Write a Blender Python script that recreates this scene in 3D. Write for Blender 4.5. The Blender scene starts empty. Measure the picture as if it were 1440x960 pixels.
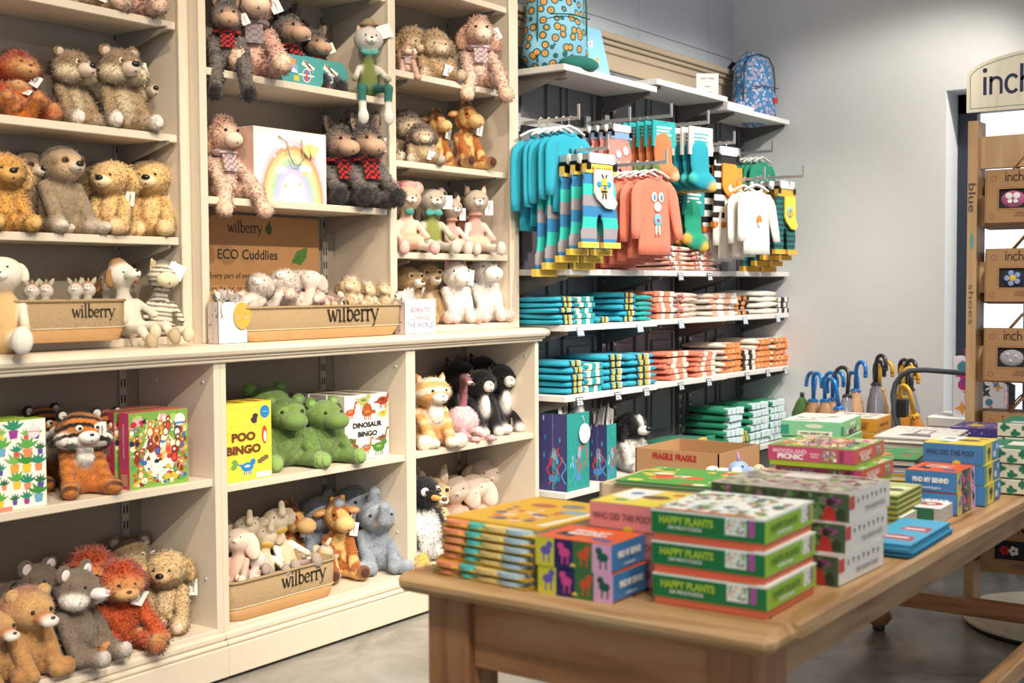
import bpy, math, random
import numpy as np
from mathutils import Vector, Matrix, Euler
random.seed(7)
RNG = np.random.default_rng(7)
SC = bpy.context.scene
COL = SC.collection
PI = math.pi

# ------------------------------------------------------------------ camera
EYE = 1.20
F_PX, PITCH, ROLL, YAW = 1753.095, -0.0436372581, -0.00565780806, 0.630422890
fw = Vector((math.cos(PITCH)*math.cos(YAW), math.cos(PITCH)*math.sin(YAW), math.sin(PITCH)))
rt0 = Vector((math.sin(YAW), -math.cos(YAW), 0)); up0 = rt0.cross(fw)
RT = math.cos(ROLL)*rt0 + math.sin(ROLL)*up0
UP = -math.sin(ROLL)*rt0 + math.cos(ROLL)*up0
cam_data = bpy.data.cameras.new('camera'); cam = bpy.data.objects.new('camera', cam_data); COL.objects.link(cam)
m = Matrix((RT, UP, -fw)).transposed().to_4x4(); m.translation = (0, 0, EYE); cam.matrix_world = m
cam_data.sensor_width = 36; cam_data.lens = F_PX/1440*36; cam_data.clip_start = 0.05
cam_data.dof.use_dof = True; cam_data.dof.focus_distance = 4.4; cam_data.dof.aperture_fstop = 3.8
SC.camera = cam

# ------------------------------------------------------------------ light and exposure
SC.view_settings.view_transform = 'Standard'; SC.view_settings.look = 'None'
SC.view_settings.gamma = 1; SC.view_settings.use_curve_mapping = False
SC.view_settings.exposure = 0.28
W = bpy.data.worlds.new('daylight'); SC.world = W; W.use_nodes = True
W.node_tree.nodes['Background'].inputs[0].default_value = (0.80, 0.90, 1.0, 1)
W.node_tree.nodes['Background'].inputs[1].default_value = 1.2

def spot(loc, to, power, ang=70, blend=0.5, col=(1, 0.86, 0.70), r=0.035):
    d = bpy.data.lights.new('spot_lamp', 'SPOT'); d.energy = power; d.spot_size = math.radians(ang); d.spot_blend = blend
    d.color = col; d.shadow_soft_size = r
    o = bpy.data.objects.new('spot_lamp', d); COL.objects.link(o); o.location = loc
    o.rotation_euler = (Vector(to)-Vector(loc)).to_track_quat('-Z', 'Y').to_euler()
for (x, tx) in ((0.7, 1.9), (1.9, 2.9), (3.0, 3.8)):          # near track: washes the upper bookcases
    spot((x, 1.35, 3.2), (tx, 3.1, 1.55), 105, 75, 0.6, col=(1, .83, .64))
for (x, tx) in ((0.4, 1.9), (1.6, 2.9), (2.7, 3.8)):          # far track: reaches into the lower cabinets
    spot((x, -0.7, 3.2), (tx, 3.05, .50), 240, 40, 0.7)
for (x, tx) in ((4.1, 4.7), (5.0, 5.4), (5.8, 6.1)):          # clothes wall
    spot((x, .9, 3.2), (tx, 2.95, 1.05), 165, 64, col=(1, 0.94, 0.86))
for x, y in ((1.7, 0.9), (3.0, 1.1), (3.9, 1.2)):              # added lamps from the camera side, to brighten the display table
    spot((x-1.1, y-.9, 3.2), (x, y, 0.7), 120, 70, col=(1, 0.94, 0.85))
spot((5.0, .3, 3.2), (6.5, 1.9, .6), 90, 55, 1.0, col=(1, 0.95, 0.9))  # added lamp, soft fill that brightens the white back wall

# ------------------------------------------------------------------ helpers
def lin(h):
    if not isinstance(h, str): return tuple(h)
    h = h.lstrip('#'); v = [int(h[i:i+2], 16)/255 for i in (0, 2, 4)]
    return tuple(c/12.92 if c <= 0.04045 else ((c+0.055)/1.055)**2.4 for c in v)

MATS = {}
def mat(name, col='#ffffff', rough=0.6, vary=0.0, vscale=20, bump=0.0, bscale=80, attr=False, metal=0.0, sheen=0.0, trans=0.0, coat=0.0, alpha=1.0):
    if name in MATS: return MATS[name]
    M = bpy.data.materials.new(name); M.use_nodes = True; nt = M.node_tree; b = nt.nodes['Principled BSDF']
    c = (*lin(col), 1)
    b.inputs['Roughness'].default_value = rough; b.inputs['Metallic'].default_value = metal
    b.inputs['Transmission Weight'].default_value = trans; b.inputs['Coat Weight'].default_value = coat
    b.inputs['Alpha'].default_value = alpha
    if sheen: b.inputs['Sheen Weight'].default_value = sheen; b.inputs['Sheen Roughness'].default_value = 0.4
    b.inputs['Base Color'].default_value = c
    tc = nt.nodes.new('ShaderNodeTexCoord')
    src = None
    if attr:
        a = nt.nodes.new('ShaderNodeVertexColor'); a.layer_name = 'Col'; src = a.outputs[0]
        nt.links.new(src, b.inputs['Base Color'])
    if vary:
        n = nt.nodes.new('ShaderNodeTexNoise'); n.inputs['Scale'].default_value = vscale; n.inputs['Detail'].default_value = 4
        nt.links.new(tc.outputs['Object'], n.inputs['Vector'])
        hs = nt.nodes.new('ShaderNodeHueSaturation')
        mr = nt.nodes.new('ShaderNodeMapRange'); mr.inputs[1].default_value = 0.3; mr.inputs[2].default_value = 0.7
        mr.inputs[3].default_value = 1-vary; mr.inputs[4].default_value = 1+vary
        nt.links.new(n.outputs[0], mr.inputs[0]); nt.links.new(mr.outputs[0], hs.inputs['Value'])
        if src: nt.links.new(src, hs.inputs['Color'])
        else: hs.inputs['Color'].default_value = c
        nt.links.new(hs.outputs[0], b.inputs['Base Color'])
    if bump:
        n = nt.nodes.new('ShaderNodeTexNoise'); n.inputs['Scale'].default_value = bscale; n.inputs['Detail'].default_value = 3
        nt.links.new(tc.outputs['Object'], n.inputs['Vector'])
        bp = nt.nodes.new('ShaderNodeBump'); bp.inputs['Strength'].default_value = bump; bp.inputs['Distance'].default_value = 0.01
        nt.links.new(n.outputs[0], bp.inputs['Height']); nt.links.new(bp.outputs[0], b.inputs['Normal'])
    MATS[name] = M
    return M

def ramp_mat(name, stops, build, rough=0.8, bump=0.0):
    """material whose colour is a ColorRamp over a factor made by build(nt, texcoord)"""
    if name in MATS: return MATS[name]
    M = bpy.data.materials.new(name); M.use_nodes = True; nt = M.node_tree; b = nt.nodes['Principled BSDF']
    b.inputs['Roughness'].default_value = rough
    tc = nt.nodes.new('ShaderNodeTexCoord')
    f = build(nt, tc)
    r = nt.nodes.new('ShaderNodeValToRGB'); r.color_ramp.interpolation = stops[0]
    e = r.color_ramp.elements
    for i, (p, c) in enumerate(stops[1]):
        el = e[i] if i < 2 else e.new(p)
        el.position = p; el.color = (*lin(c), 1)
    nt.links.new(f, r.inputs[0]); nt.links.new(r.outputs[0], b.inputs['Base Color'])
    if bump:
        bp = nt.nodes.new('ShaderNodeBump'); bp.inputs['Strength'].default_value = bump; bp.inputs['Distance'].default_value = 0.004
        nt.links.new(f, bp.inputs['Height']); nt.links.new(bp.outputs[0], b.inputs['Normal'])
    MATS[name] = M
    return M

def tag(o, label=None, cat=None, group=None, kind=None):
    if label: o['label'] = label
    if cat: o['category'] = cat
    if group: o['group'] = group
    if kind: o['kind'] = kind
    return o
def empty(name, loc=(0, 0, 0), rz=0, label=None, cat=None, group=None, parent=None, scale=1):
    o = bpy.data.objects.new(name, None); COL.objects.link(o); o.empty_display_size = 0.02
    o.location = loc; o.rotation_euler = (0, 0, math.radians(rz)); o.parent = parent
    o.scale = (scale,)*3 if not hasattr(scale, '__len__') else scale
    return tag(o, label, cat, group)
def link(name, me, parent=None, loc=None, rot=None, scale=None):
    o = bpy.data.objects.new(name, me); COL.objects.link(o); o.parent = parent
    if loc: o.location = loc
    if rot: o.rotation_euler = rot
    if scale: o.scale = scale
    return o
KIDS = {}
def kids(o):
    return [c for c in COL.objects if c.parent == o]
def dup(root, loc=None, rz=None, label=None, group=None, scale=None, rot=None):
    def cp(o, par):
        c = o.copy(); COL.objects.link(c); c.parent = par
        for k in o.get('_k', '').split('|') if False else list(o.children): cp(k, c)
        return c
    r = cp(root, None)
    if loc: r.location = loc
    if rot is not None: r.rotation_euler = rot
    elif rz is not None: r.rotation_euler = (0, 0, math.radians(rz))
    if scale is not None: r.scale = (scale,)*3 if not hasattr(scale, '__len__') else scale
    return tag(r, label, None, group)

def mesh_np(name, V, F, C=None, mat_=None, smooth=True, parent=None, polys=None):
    me = bpy.data.meshes.new(name); me.from_pydata([tuple(v) for v in V], [], [tuple(f) for f in F])
    if C is not None:
        a = me.color_attributes.new('Col', 'FLOAT_COLOR', 'POINT')
        buf = np.ones((len(V), 4), np.float32); buf[:, :3] = C; a.data.foreach_set('color', buf.ravel())
    me.polygons.foreach_set('use_smooth', np.full(len(me.polygons), smooth))
    if mat_: me.materials.append(mat_)
    me.update()
    return me

class MB:
    """collects shapes with a colour per face and links them as one mesh object"""
    def __init__(s): s.v = []; s.f = []; s.c = []; s.sm = []; s.T = Matrix.Identity(4)
    def add(s, vs, fs, col=(1, 1, 1), smooth=False):
        n = len(s.v); col = lin(col)
        s.v += [tuple(s.T @ Vector(v)) for v in vs]
        for f in fs: s.f.append([n+i for i in f]); s.c.append(col); s.sm.append(smooth)
        return s
    def box(s, x0, x1, y0, y1, z0, z1, col='#ffffff', r=0.0):
        if r <= 0:
            vs = [(x, y, z) for x in (x0, x1) for y in (y0, y1) for z in (z0, z1)]
            return s.add(vs, [(0, 1, 3, 2), (4, 6, 7, 5), (0, 4, 5, 1), (2, 3, 7, 6), (0, 2, 6, 4), (1, 5, 7, 3)], col)
        lo = (x0, y0, z0); hi = (x1, y1, z1); vs = []; ix = {}
        for sx in (0, 1):
            for sy in (0, 1):
                for sz in (0, 1):
                    sg = (sx, sy, sz)
                    for k in range(3):
                        p = []
                        for a in range(3):
                            e = hi[a] if sg[a] else lo[a]
                            if a != k: e += -r if sg[a] else r
                            p.append(e)
                        ix[(sg, k)] = len(vs); vs.append(p)
        fs = []
        def sgn(a, va, b, vb, c, vc):
            t = [0, 0, 0]; t[a] = va; t[b] = vb; t[c] = vc; return tuple(t)
        for k in range(3):
            a, b = [i for i in range(3) if i != k]
            for q in (0, 1):
                fs.append([ix[(sgn(k, q, a, i, b, j), k)] for i, j in ((0, 0), (1, 0), (1, 1), (0, 1))])
                for w in (0, 1):   # edges parallel to k
                    fs.append([ix[(sgn(k, 0, a, q, b, w), a)], ix[(sgn(k, 1, a, q, b, w), a)], ix[(sgn(k, 1, a, q, b, w), b)], ix[(sgn(k, 0, a, q, b, w), b)]])
        for sx in (0, 1):
            for sy in (0, 1):
                for sz in (0, 1): fs.append([ix[((sx, sy, sz), k)] for k in range(3)])
        ctr = Vector([(lo[i]+hi[i])/2 for i in range(3)])
        out = []
        for f in fs:
            P = [Vector(vs[i]) for i in f]; nrm = (P[1]-P[0]).cross(P[2]-P[0])
            out.append(f if nrm.dot(sum(P, Vector())/len(P)-ctr) > 0 else f[::-1])
        return s.add(vs, out, col)
    def prism(s, pts, d, col='#ffffff', o=(0, 0, 0), U=(1, 0, 0), V=(0, 0, 1)):
        """outline pts (u,v) in the U,V plane at o, thickened along U x V by d (centred)"""
        U = Vector(U); V = Vector(V); N = U.cross(V); o = Vector(o); n = len(pts)
        vs = [o+U*p[0]+V*p[1]+N*(d/2) for p in pts]+[o+U*p[0]+V*p[1]-N*(d/2) for p in pts]
        fs = [list(range(n)), list(range(2*n-1, n-1, -1))]+[[i, i+n, (i+1) % n+n, (i+1) % n] for i in range(n)]
        return s.add(vs, fs, col)
    def flat(s, pts, col, o, U, V):
        o = Vector(o); U = Vector(U); V = Vector(V)
        return s.add([o+U*p[0]+V*p[1] for p in pts], [list(range(len(pts)))], col)
    def lathe(s, prof, n=20, col='#ffffff', c=(0, 0, 0), smooth=True):
        vs = []; fs = []
        for r, z in prof:
            for i in range(n):
                a = 2*PI*i/n; vs.append((c[0]+r*math.cos(a), c[1]+r*math.sin(a), c[2]+z))
        for j in range(len(prof)-1):
            for i in range(n): fs.append((j*n+i, j*n+(i+1) % n, (j+1)*n+(i+1) % n, (j+1)*n+i))
        fs.append(list(range(n))[::-1]); fs.append([(len(prof)-1)*n+i for i in range(n)])
        return s.add(vs, fs, col, smooth)
    def tube(s, path, r, n=8, col='#ffffff', smooth=True, flat=1.0):
        P = [Vector(p) for p in path]; vs = []; fs = []; m_ = len(P)
        rr = r if hasattr(r, '__len__') else [r]*m_
        up = Vector((0.137, 0.291, 0.947))
        for i, p in enumerate(P):
            t = (P[min(i+1, m_-1)]-P[max(i-1, 0)]).normalized()
            a = t.cross(up)
            if a.length < 1e-4: a = t.cross(Vector((1, 0, 0)))
            a.normalize(); b = t.cross(a).normalized()
            for k in range(n):
                an = 2*PI*k/n; vs.append(p+a*(math.cos(an)*rr[i])+b*(math.sin(an)*rr[i]*flat))
        for i in range(m_-1):
            for k in range(n): fs.append((i*n+k, i*n+(k+1) % n, (i+1)*n+(k+1) % n, (i+1)*n+k))
        fs.append(list(range(n))[::-1]); fs.append([(m_-1)*n+k for k in range(n)])
        return s.add(vs, fs, col, smooth)
    def ell(s, c, r, col='#ffffff', rot=(0, 0, 0), nu=14, nv=8):
        R = Euler([math.radians(a) for a in rot]).to_matrix(); vs = []; fs = []; c = Vector(c)
        r = r if hasattr(r, '__len__') else (r, r, r)
        for j in range(1, nv):
            th = PI*j/nv
            for i in range(nu):
                ph = 2*PI*i/nu
                vs.append(c+R @ Vector((r[0]*math.sin(th)*math.cos(ph), r[1]*math.sin(th)*math.sin(ph), r[2]*math.cos(th))))
        t = len(vs); vs.append(c+R @ Vector((0, 0, r[2]))); vs.append(c-R @ Vector((0, 0, r[2])))
        for j in range(nv-2):
            for i in range(nu): fs.append((j*nu+i, (j+1)*nu+i, (j+1)*nu+(i+1) % nu, j*nu+(i+1) % nu))
        for i in range(nu): fs.append((t, i, (i+1) % nu)); fs.append((t+1, (nv-2)*nu+(i+1) % nu, (nv-2)*nu+i))
        return s.add(vs, fs, col, True)
    def mesh(s, name, mat_):
        me = bpy.data.meshes.new(name); me.from_pydata(s.v, [], s.f)
        a = me.color_attributes.new('Col', 'FLOAT_COLOR', 'CORNER'); buf = []
        for f, c in zip(s.f, s.c): buf += [c[0], c[1], c[2], 1.0]*len(f)
        a.data.foreach_set('color', buf)
        me.polygons.foreach_set('use_smooth', s.sm); me.materials.append(mat_); me.update()
        return me
    def build(s, name, mat_, parent=None, label=None, **kw):
        o = link(name, s.mesh(name, mat_), parent, **kw)
        if label: o['label'] = label
        return o

def column(px, y, z):
    """x on the straight line (y, z) whose point stands in picture column px"""
    k = (px-720)/F_PX; q = Vector((0, y, z-EYE))
    return (k*fw.dot(q)-RT.dot(q))/(RT.x-k*fw.x)
def size_at(npx, x, y, z=1.0):
    return npx*fw.dot(Vector((x, y, z-EYE)))/F_PX

TEXTS = {}
def text_mesh(s, bold=0.0, space=1.0):
    key = (s, bold, space)
    if key in TEXTS: return TEXTS[key]
    cu = bpy.data.curves.new('lettering', 'FONT'); cu.body = s; cu.align_x = 'CENTER'; cu.align_y = 'CENTER'; cu.offset = bold
    cu.space_character = space; cu.resolution_u = 3
    o = bpy.data.objects.new('lettering', cu); COL.objects.link(o)
    dg = bpy.context.evaluated_depsgraph_get(); dg.update()
    me = bpy.data.meshes.new_from_object(o.evaluated_get(dg)); me.name = 'lettering'
    COL.objects.unlink(o); bpy.data.objects.remove(o)
    co = np.zeros(len(me.vertices)*3); me.vertices.foreach_get('co', co); co = co.reshape(-1, 3)
    w = np.ptp(co[:, 0]); h = np.ptp(co[:, 1]); ctr = (co.max(0)+co.min(0))/2
    co -= ctr; me.vertices.foreach_set('co', co.ravel()); me.update()
    TEXTS[key] = (me, w, h)
    return TEXTS[key]
def frame(o, U, V):
    U = Vector(U).normalized(); V = Vector(V).normalized(); N = U.cross(V)
    M = Matrix((U, V, N)).transposed().to_4x4(); M.translation = o
    return M
def text(s, parent, o, U, V, width, mat_, height=None, bold=0.0, name='lettering', lift=0.0006, space=1.0):
    """flat printed words of a given width, centred at o in the plane U, V"""
    me, w, h = text_mesh(s, bold, space)
    me2 = me.copy(); me2.materials.clear(); me2.materials.append(mat_)
    sx = width/w; sy = (height/h) if height else sx
    ob = link(name, me2, parent)
    M = frame(Vector(o), U, V); ob.matrix_basis = M @ Matrix.Translation((0, 0, lift)) @ Matrix.Diagonal((sx, sy, 1, 1))
    return ob
# hand-drawn slab lettering: strokes as ribbons with serifs
def ribbon(mb, pts, w, col, o, U, V):
    o = Vector(o); U = Vector(U); V = Vector(V)
    P = [Vector((p[0], p[1])) for p in pts]; L = []; R = []
    for i, p in enumerate(P):
        t = (P[min(i+1, len(P)-1)]-P[max(i-1, 0)]).normalized(); n = Vector((-t.y, t.x))*w/2
        L.append(p+n); R.append(p-n)
    vs = [o+U*q.x+V*q.y for q in L]+[o+U*q.x+V*q.y for q in R]; k = len(P)
    mb.add(vs, [(i, i+k, i+1+k, i+1) for i in range(k-1)], col)
def arc(cx, cy, r, a0, a1, n=10, ry=None):
    ry = ry or r
    return [(cx+r*math.cos(math.radians(a0+(a1-a0)*i/n)), cy+ry*math.sin(math.radians(a0+(a1-a0)*i/n))) for i in range(n+1)]
WIL = {'w': (1.25, [([(0, 1), (.32, 0)], .2), ([(.32, 0), (.62, .95)], .12), ([(.55, .95), (.85, 0)], .2), ([(.85, 0), (1.15, 1)], .12), ([(-.14, 1), (.18, 1)], .1), ([(1.0, 1), (1.28, 1.02)], .1)]),
       'i': (.5, [([(.2, 0), (.2, 1)], .2), ([(0, 1), (.22, .98)], .1), ([(0, 0), (.42, 0)], .1), ([(.1, 1.4), (.3, 1.4)], .2)]),
       'l': (.5, [([(.2, 0), (.2, 1.75)], .2), ([(0, 1.75), (.22, 1.72)], .1), ([(0, 0), (.42, 0)], .1)]),
       'b': (.98, [([(.2, 0), (.2, 1.75)], .2), ([(0, 1.75), (.22, 1.72)], .1), (arc(.45, .5, .38, 150, -150, 14, .47), .17)]),
       'e': (.85, [(arc(.4, .5, .36, 5, 315, 14, .47), .17), ([(.08, .52), (.76, .58)], .1)]),
       'r': (.72, [([(.2, 0), (.2, 1)], .2), ([(0, 1), (.22, .98)], .1), ([(0, 0), (.42, 0)], .1), (arc(.5, .62, .32, 160, 40, 8, .36), .17)]),
       'y': (1.0, [([(.05, 1), (.45, .02)], .2), ([(.85, 1), (.45, .02), (.3, -.4), (.05, -.5)], .13), ([(-.1, 1), (.2, 1)], .1), ([(.7, 1), (1.0, 1)], .1)])}
def wilberry(parent, o, U, V, width, mat_, lift=0.001, name='lettering'):
    mb = MB(); x = 0; U = Vector(U).normalized(); V = Vector(V).normalized(); N = U.cross(V)
    tot = sum(WIL[c][0] for c in 'wilberry'); s = width/tot
    org = Vector(o)-U*width/2-V*0.5*s+N*lift
    for c in 'wilberry':
        w, st = WIL[c]
        for pts, t in st: ribbon(mb, [((x+p[0])*s, p[1]*s) for p in pts], t*s, '#000000', org, U, V)
        x += w
    return mb.build(name, mat_, parent)

INK = mat('printed_ink', '#2a241f', 0.7)
WHITE_INK = mat('white_ink', '#f2eee6', 0.6)
CARD = mat('printed_card', rough=0.42, attr=True)
PAPER = mat('matte_paper', rough=0.75, attr=True)
TAGM = mat('tag_card', '#e9e4da', 0.6)
FUR = mat('plush_fur', rough=0.95, attr=True, vary=0.16, vscale=14, bump=0.55, bscale=60, sheen=0.25)
SMOOTHFUR = mat('velour', rough=0.9, attr=True, vary=0.07, vscale=20, bump=0.25, bscale=110, sheen=0.3)
KNIT = mat('knit_cotton', rough=0.95, attr=True, vary=0.08, vscale=50, bump=0.5, bscale=120)
CLOTH = mat('jersey_cloth', rough=0.9, attr=True, vary=0.05, vscale=30, bump=0.15, bscale=160, sheen=0.15)
CHROME = mat('bright_metal', '#d6d6d4', 0.3, metal=0.75)
GLOSS = mat('glossy_plastic', rough=0.25, attr=True, coat=0.4)
MATTE = mat('matte_paint', rough=0.55, attr=True)
# ------------------------------------------------------------------ room
XB, YD = 6.53, 3.134
WALLW = mat('white_wall_paint', '#dcdcda', 0.7, vary=0.015, vscale=3)
PLANK = mat('grey_white_boards', '#c9d0d7', 0.6, vary=0.02, vscale=4)
CREAM = mat('cream_cabinet_paint', '#d8ccb8', 0.42, vary=0.02, vscale=6)
BACKP = mat('greige_back_panel', '#9a8d7e', 0.6, vary=0.03, vscale=5)
DARK = mat('charcoal_panelling', '#707074', 0.5, vary=0.05, vscale=6)
TAUPE = mat('taupe_cornice_paint', '#a3937d', 0.5)
def structure(o): o['kind'] = 'structure'; return o
def concrete(nt, tc):
    n1 = nt.nodes.new('ShaderNodeTexNoise'); n1.inputs['Scale'].default_value = 2.6; n1.inputs['Detail'].default_value = 9; n1.inputs['Distortion'].default_value = 1.2; n1.inputs['Roughness'].default_value = 0.65
    nt.links.new(tc.outputs['Object'], n1.inputs['Vector']); return n1.outputs[0]
FLOORM = ramp_mat('polished_concrete', ('LINEAR', [(0.3, '#706c65'), (0.5, '#93918b'), (0.72, '#a9a8a2')]), concrete, 0.26)
mb = MB(); mb.box(-1.6, 6.85, -4.1, 3.5, -0.1, 0.0); structure(mb.build('floor', FLOORM))
mb = MB(); mb.box(-1.6, 6.85, -4.1, 3.5, 3.3, 3.4); structure(mb.build('ceiling', mat('ceiling_paint', '#e8e6e1', 0.8)))
# left wall behind the cabinets, boards above the panelling
mb = MB(); mb.box(-1.6, 4.28, 3.42, 3.5, 0, 3.3); mb.box(4.28, XB, 3.27, 3.5, 0, 3.3); wl = structure(mb.build('wall_left', PLANK))
joints_x = [4.24, 4.9, 5.475, 6.229, XB]
for z0, z1 in ((2.365, 2.50), (2.503, 3.29)):
    pass
def board(x0, x1, z0, z1):
    b = MB(); b.box(x0+.0015, x1-.0015, 3.20, 3.268, z0+.0015, z1-.0015, r=.0015); b.build('board', PLANK, wl)
for i in range(3):
    board((4.24, 5.475, 6.229)[i], (5.475, 6.229, XB)[i], 2.485, 3.2)
board(4.24, 5.475, 2.36, 2.485); board(5.475, 6.229, 2.36, 2.485); board(6.229, XB, 2.36, 2.485)
# back wall with the window opening
WY, WT = 1.995, 2.195
mb = MB(); mb.box(XB, XB+.32, WY, 3.5, 0, 3.3); mb.box(XB, XB+.32, -4.0, WY, WT, 3.3); mb.box(XB, XB+.32, -4.0, WY, 0, 0.42); mb.box(XB, XB+.32, -4.0, -1.2, .42, WT)
wb = structure(mb.build('wall_back', WALLW))
mb = MB(); mb.box(-1.6, -1.5, -4.0, 3.5, 2.5, 3.3); mb.box(-1.6, -1.5, -4.0, 3.5, 0, .3); mb.box(-1.6, -1.5, 1.6, 3.5, .3, 2.5); mb.box(-1.6, -1.5, -4.0, -3.2, .3, 2.5); structure(mb.build('wall_rear_unseen', WALLW))  # unseen wall behind the camera, added to shape the daylight; its gap lets fill in
mb = MB(); mb.box(-1.6, XB+.32, -4.1, -4.0, 2.6, 3.3); mb.box(-1.6, XB+.32, -4.1, -4.0, 0, .3); mb.box(-1.6, 1.2, -4.1, -4.0, .3, 2.6); mb.box(4.6, XB+.32, -4.1, -4.0, .3, 2.6); structure(mb.build('wall_right_unseen', WALLW))  # unseen wall, added to hold back sky light from the open side
mb = MB()
fx = XB+.2
mb.box(fx, fx+.06, WY-.10, WY, .42, WT); mb.box(fx, fx+.06, -1.2, WY, WT-.10, WT); mb.box(fx, fx+.06, -1.2, WY, .42, .50)
for y in (1.62, .35): mb.box(fx, fx+.06, y-.035, y+.035, .5, WT-.1)
win = structure(mb.build('window_1', mat('navy_window_frame', '#27313d', 0.4)))
mb = MB(); mb.box(fx+.025, fx+.033, -1.2, WY-.1, .5, WT-.1)
pane = mb.build('pane', mat('window_glass', '#ffffff', 0.0, trans=1.0), win); 
for n in pane.data.materials[0].node_tree.nodes:
    if n.type == 'BSDF_PRINCIPLED': n.inputs['IOR'].default_value = 1.02
mb = MB(); mb.box(XB-.03, XB+.2, -1.2, WY, .40, .43, r=.006); structure(mb.build('trim_1', WALLW))

# dark panelled wall behind the clothes
mb = MB(); mb.box(4.24, XB, YD, 3.27, 0.0, 2.36); dk = structure(mb.build('wall_panelling', DARK)); dk.name = 'trim_2'
xs = [4.26, 4.62, 5.0, 5.38, 5.76, 6.14, 6.52]
for i in range(6):
    for z0, z1 in ((.42, .98), (1.06, 1.62), (1.70, 2.18)):
        b = MB(); x0, x1 = xs[i]+.05, xs[i+1]-.05
        for (a0, a1, c0, c1) in ((x0, x1, z0, z0+.018), (x0, x1, z1-.018, z1), (x0, x0+.018, z0, z1), (x1-.018, x1, z0, z1)):
            b.box(a0, a1, YD-.014, YD, c0, c1, r=.004)
        b.box(x0+.05, x1-.05, YD-.010, YD, z0+.05, z1-.05, r=.006)
        b.build('panel', DARK, dk)
b = MB()
for (z0, z1, d) in ((2.355, 2.385, .05), (2.335, 2.355, .034), (2.30, 2.335, .018), (2.22, 2.235, .012)): b.box(4.24, XB, YD-d, YD+.06, z0, z1, r=.004)
b.box(4.24, XB, YD-.006, YD, 2.235, 2.30)
b.build('cornice', TAUPE, dk)

# ------------------------------------------------------------------ cream bookcase: lower cabinets, worktop, upper cases
YF, YU, YUA, ZC = 2.949, 3.03, 3.078, 1.031
YBK = 3.318
def standards(parent, xs_, z0, z1, ybk):
    for x in xs_:
        b = MB(); b.box(x-.013, x+.013, ybk-.012, ybk, z0, z1)
        n = int((z1-z0)/.05)
        for i in range(n):
            for dx in (-.006, .006): b.box(x+dx-.0022, x+dx+.0022, ybk-.0128, ybk-.006, z0+.012+i*.05, z0+.037+i*.05, '#2a2522')
        for f, c in enumerate(b.c):
            if c == (1, 1, 1): b.c[f] = lin('#bdb8af')
        b.build('slotted_standard', mat('painted_steel', rough=0.35, attr=True, metal=0.6), parent)
def bracket(parent, x, yb, z, depth, col='#8d857a'):
    b = MB(); b.prism([(0, 0), (-depth, 0), (-depth, -.012), (0, -.07)], .004, col, (x, yb, z), (0, 1, 0), (0, 0, 1))
    b.box(x-.006, x+.006, yb-depth, yb, z-.003, z, col); b.build('shelf_bracket', MATTE, parent)
def lower_case(x0, x1, divs, label, shelf_z):
    r = empty('lower_cabinet', (0, 0, 0), 0, label, 'cabinet')
    b = MB(); b.box(x0, x1, YF-.022, YF+.02, 0.012, .105, r=.003); b.build('plinth', CREAM, r)
    b = MB(); b.box(x0, x1, YF-.018, YF+.05, .105, .122, r=.006); b.box(x0, x1, YF-.010, YF+.05, .122, .146, r=.006); b.build('base_moulding', CREAM, r)
    b = MB(); b.box(x0, x1, YF+.002, YBK, .128, .160, r=.003); b.build('base_board', CREAM, r)
    b = MB(); b.box(x0, x1, YBK-.004, YBK+.02, .1, ZC-.05); b.box(x0, x1, YBK-.0055, YBK-.003, .885, .888)
    b.build('back_panel', BACKP, r)
    edges = divs
    for (a, c) in edges:
        b = MB(); b.box(a, c, YF, YBK-.004, .146, ZC-.055, r=.003)
        b.build('side_panel', CREAM, r)
    for i in range(len(edges)-1):
        a, c = edges[i][1], edges[i+1][0]
        z = shelf_z[i]
        b = MB(); b.box(a+.002, c-.002, YF+.010, YBK-.014, z-.023, z, r=.002); b.build('shelf', CREAM, r)
        standards(r, [c-.066, a+.10], .18, .96, YBK-.004)
        for x in (c-.066, a+.10): bracket(r, x, YBK-.016, z-.023, .27)
        for (yy, zz) in ((3.0, .31), (3.0, .915), (3.22, .915)):
            b = MB(); b.ell((c-.001, yy, zz), .005, nu=8, nv=6); b.build('screw', CHROME, r)
    return r
LA = lower_case(1.45, 2.536, [(1.45, 1.476), (2.510, 2.536)], 'cream painted lower cabinet at the far left holding the lion, koala and puzzle boxes', [.622])
LB = lower_case(2.537, 4.229, [(2.537, 2.558), (3.396, 3.446), (4.205, 4.229)], 'cream painted two-bay lower cabinet with the bingo boxes and black cats', [.596, .597])
# worktop with a rounded nose and stepped moulding
r = empty('worktop', (0, 0, 0), 0, 'long cream worktop with moulded edge between lower cabinets and upper bookcases', 'worktop')
b = MB(); prof = [(3.315, ZC), (2.945, ZC), (2.930, ZC-.003), (2.918, ZC-.010), (2.913, ZC-.020), (2.917, ZC-.030), (2.926, ZC-.035), (2.926, ZC-.035), (3.315, ZC-.035)]
b.prism([(p[0], p[1]) for p in prof], 4.262-1.45, o=((4.262+1.45)/2, 0, 0), U=(0, 1, 0), V=(0, 0, 1)); b.build('top_board', CREAM, r)
b = MB(); b.box(1.45, 4.252, 2.930, 3.31, ZC-.044, ZC-.035, r=.003); b.box(1.45, 4.244, 2.938, 3.31, ZC-.056, ZC-.044, r=.003); b.build('edge_moulding', CREAM, r)

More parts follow.
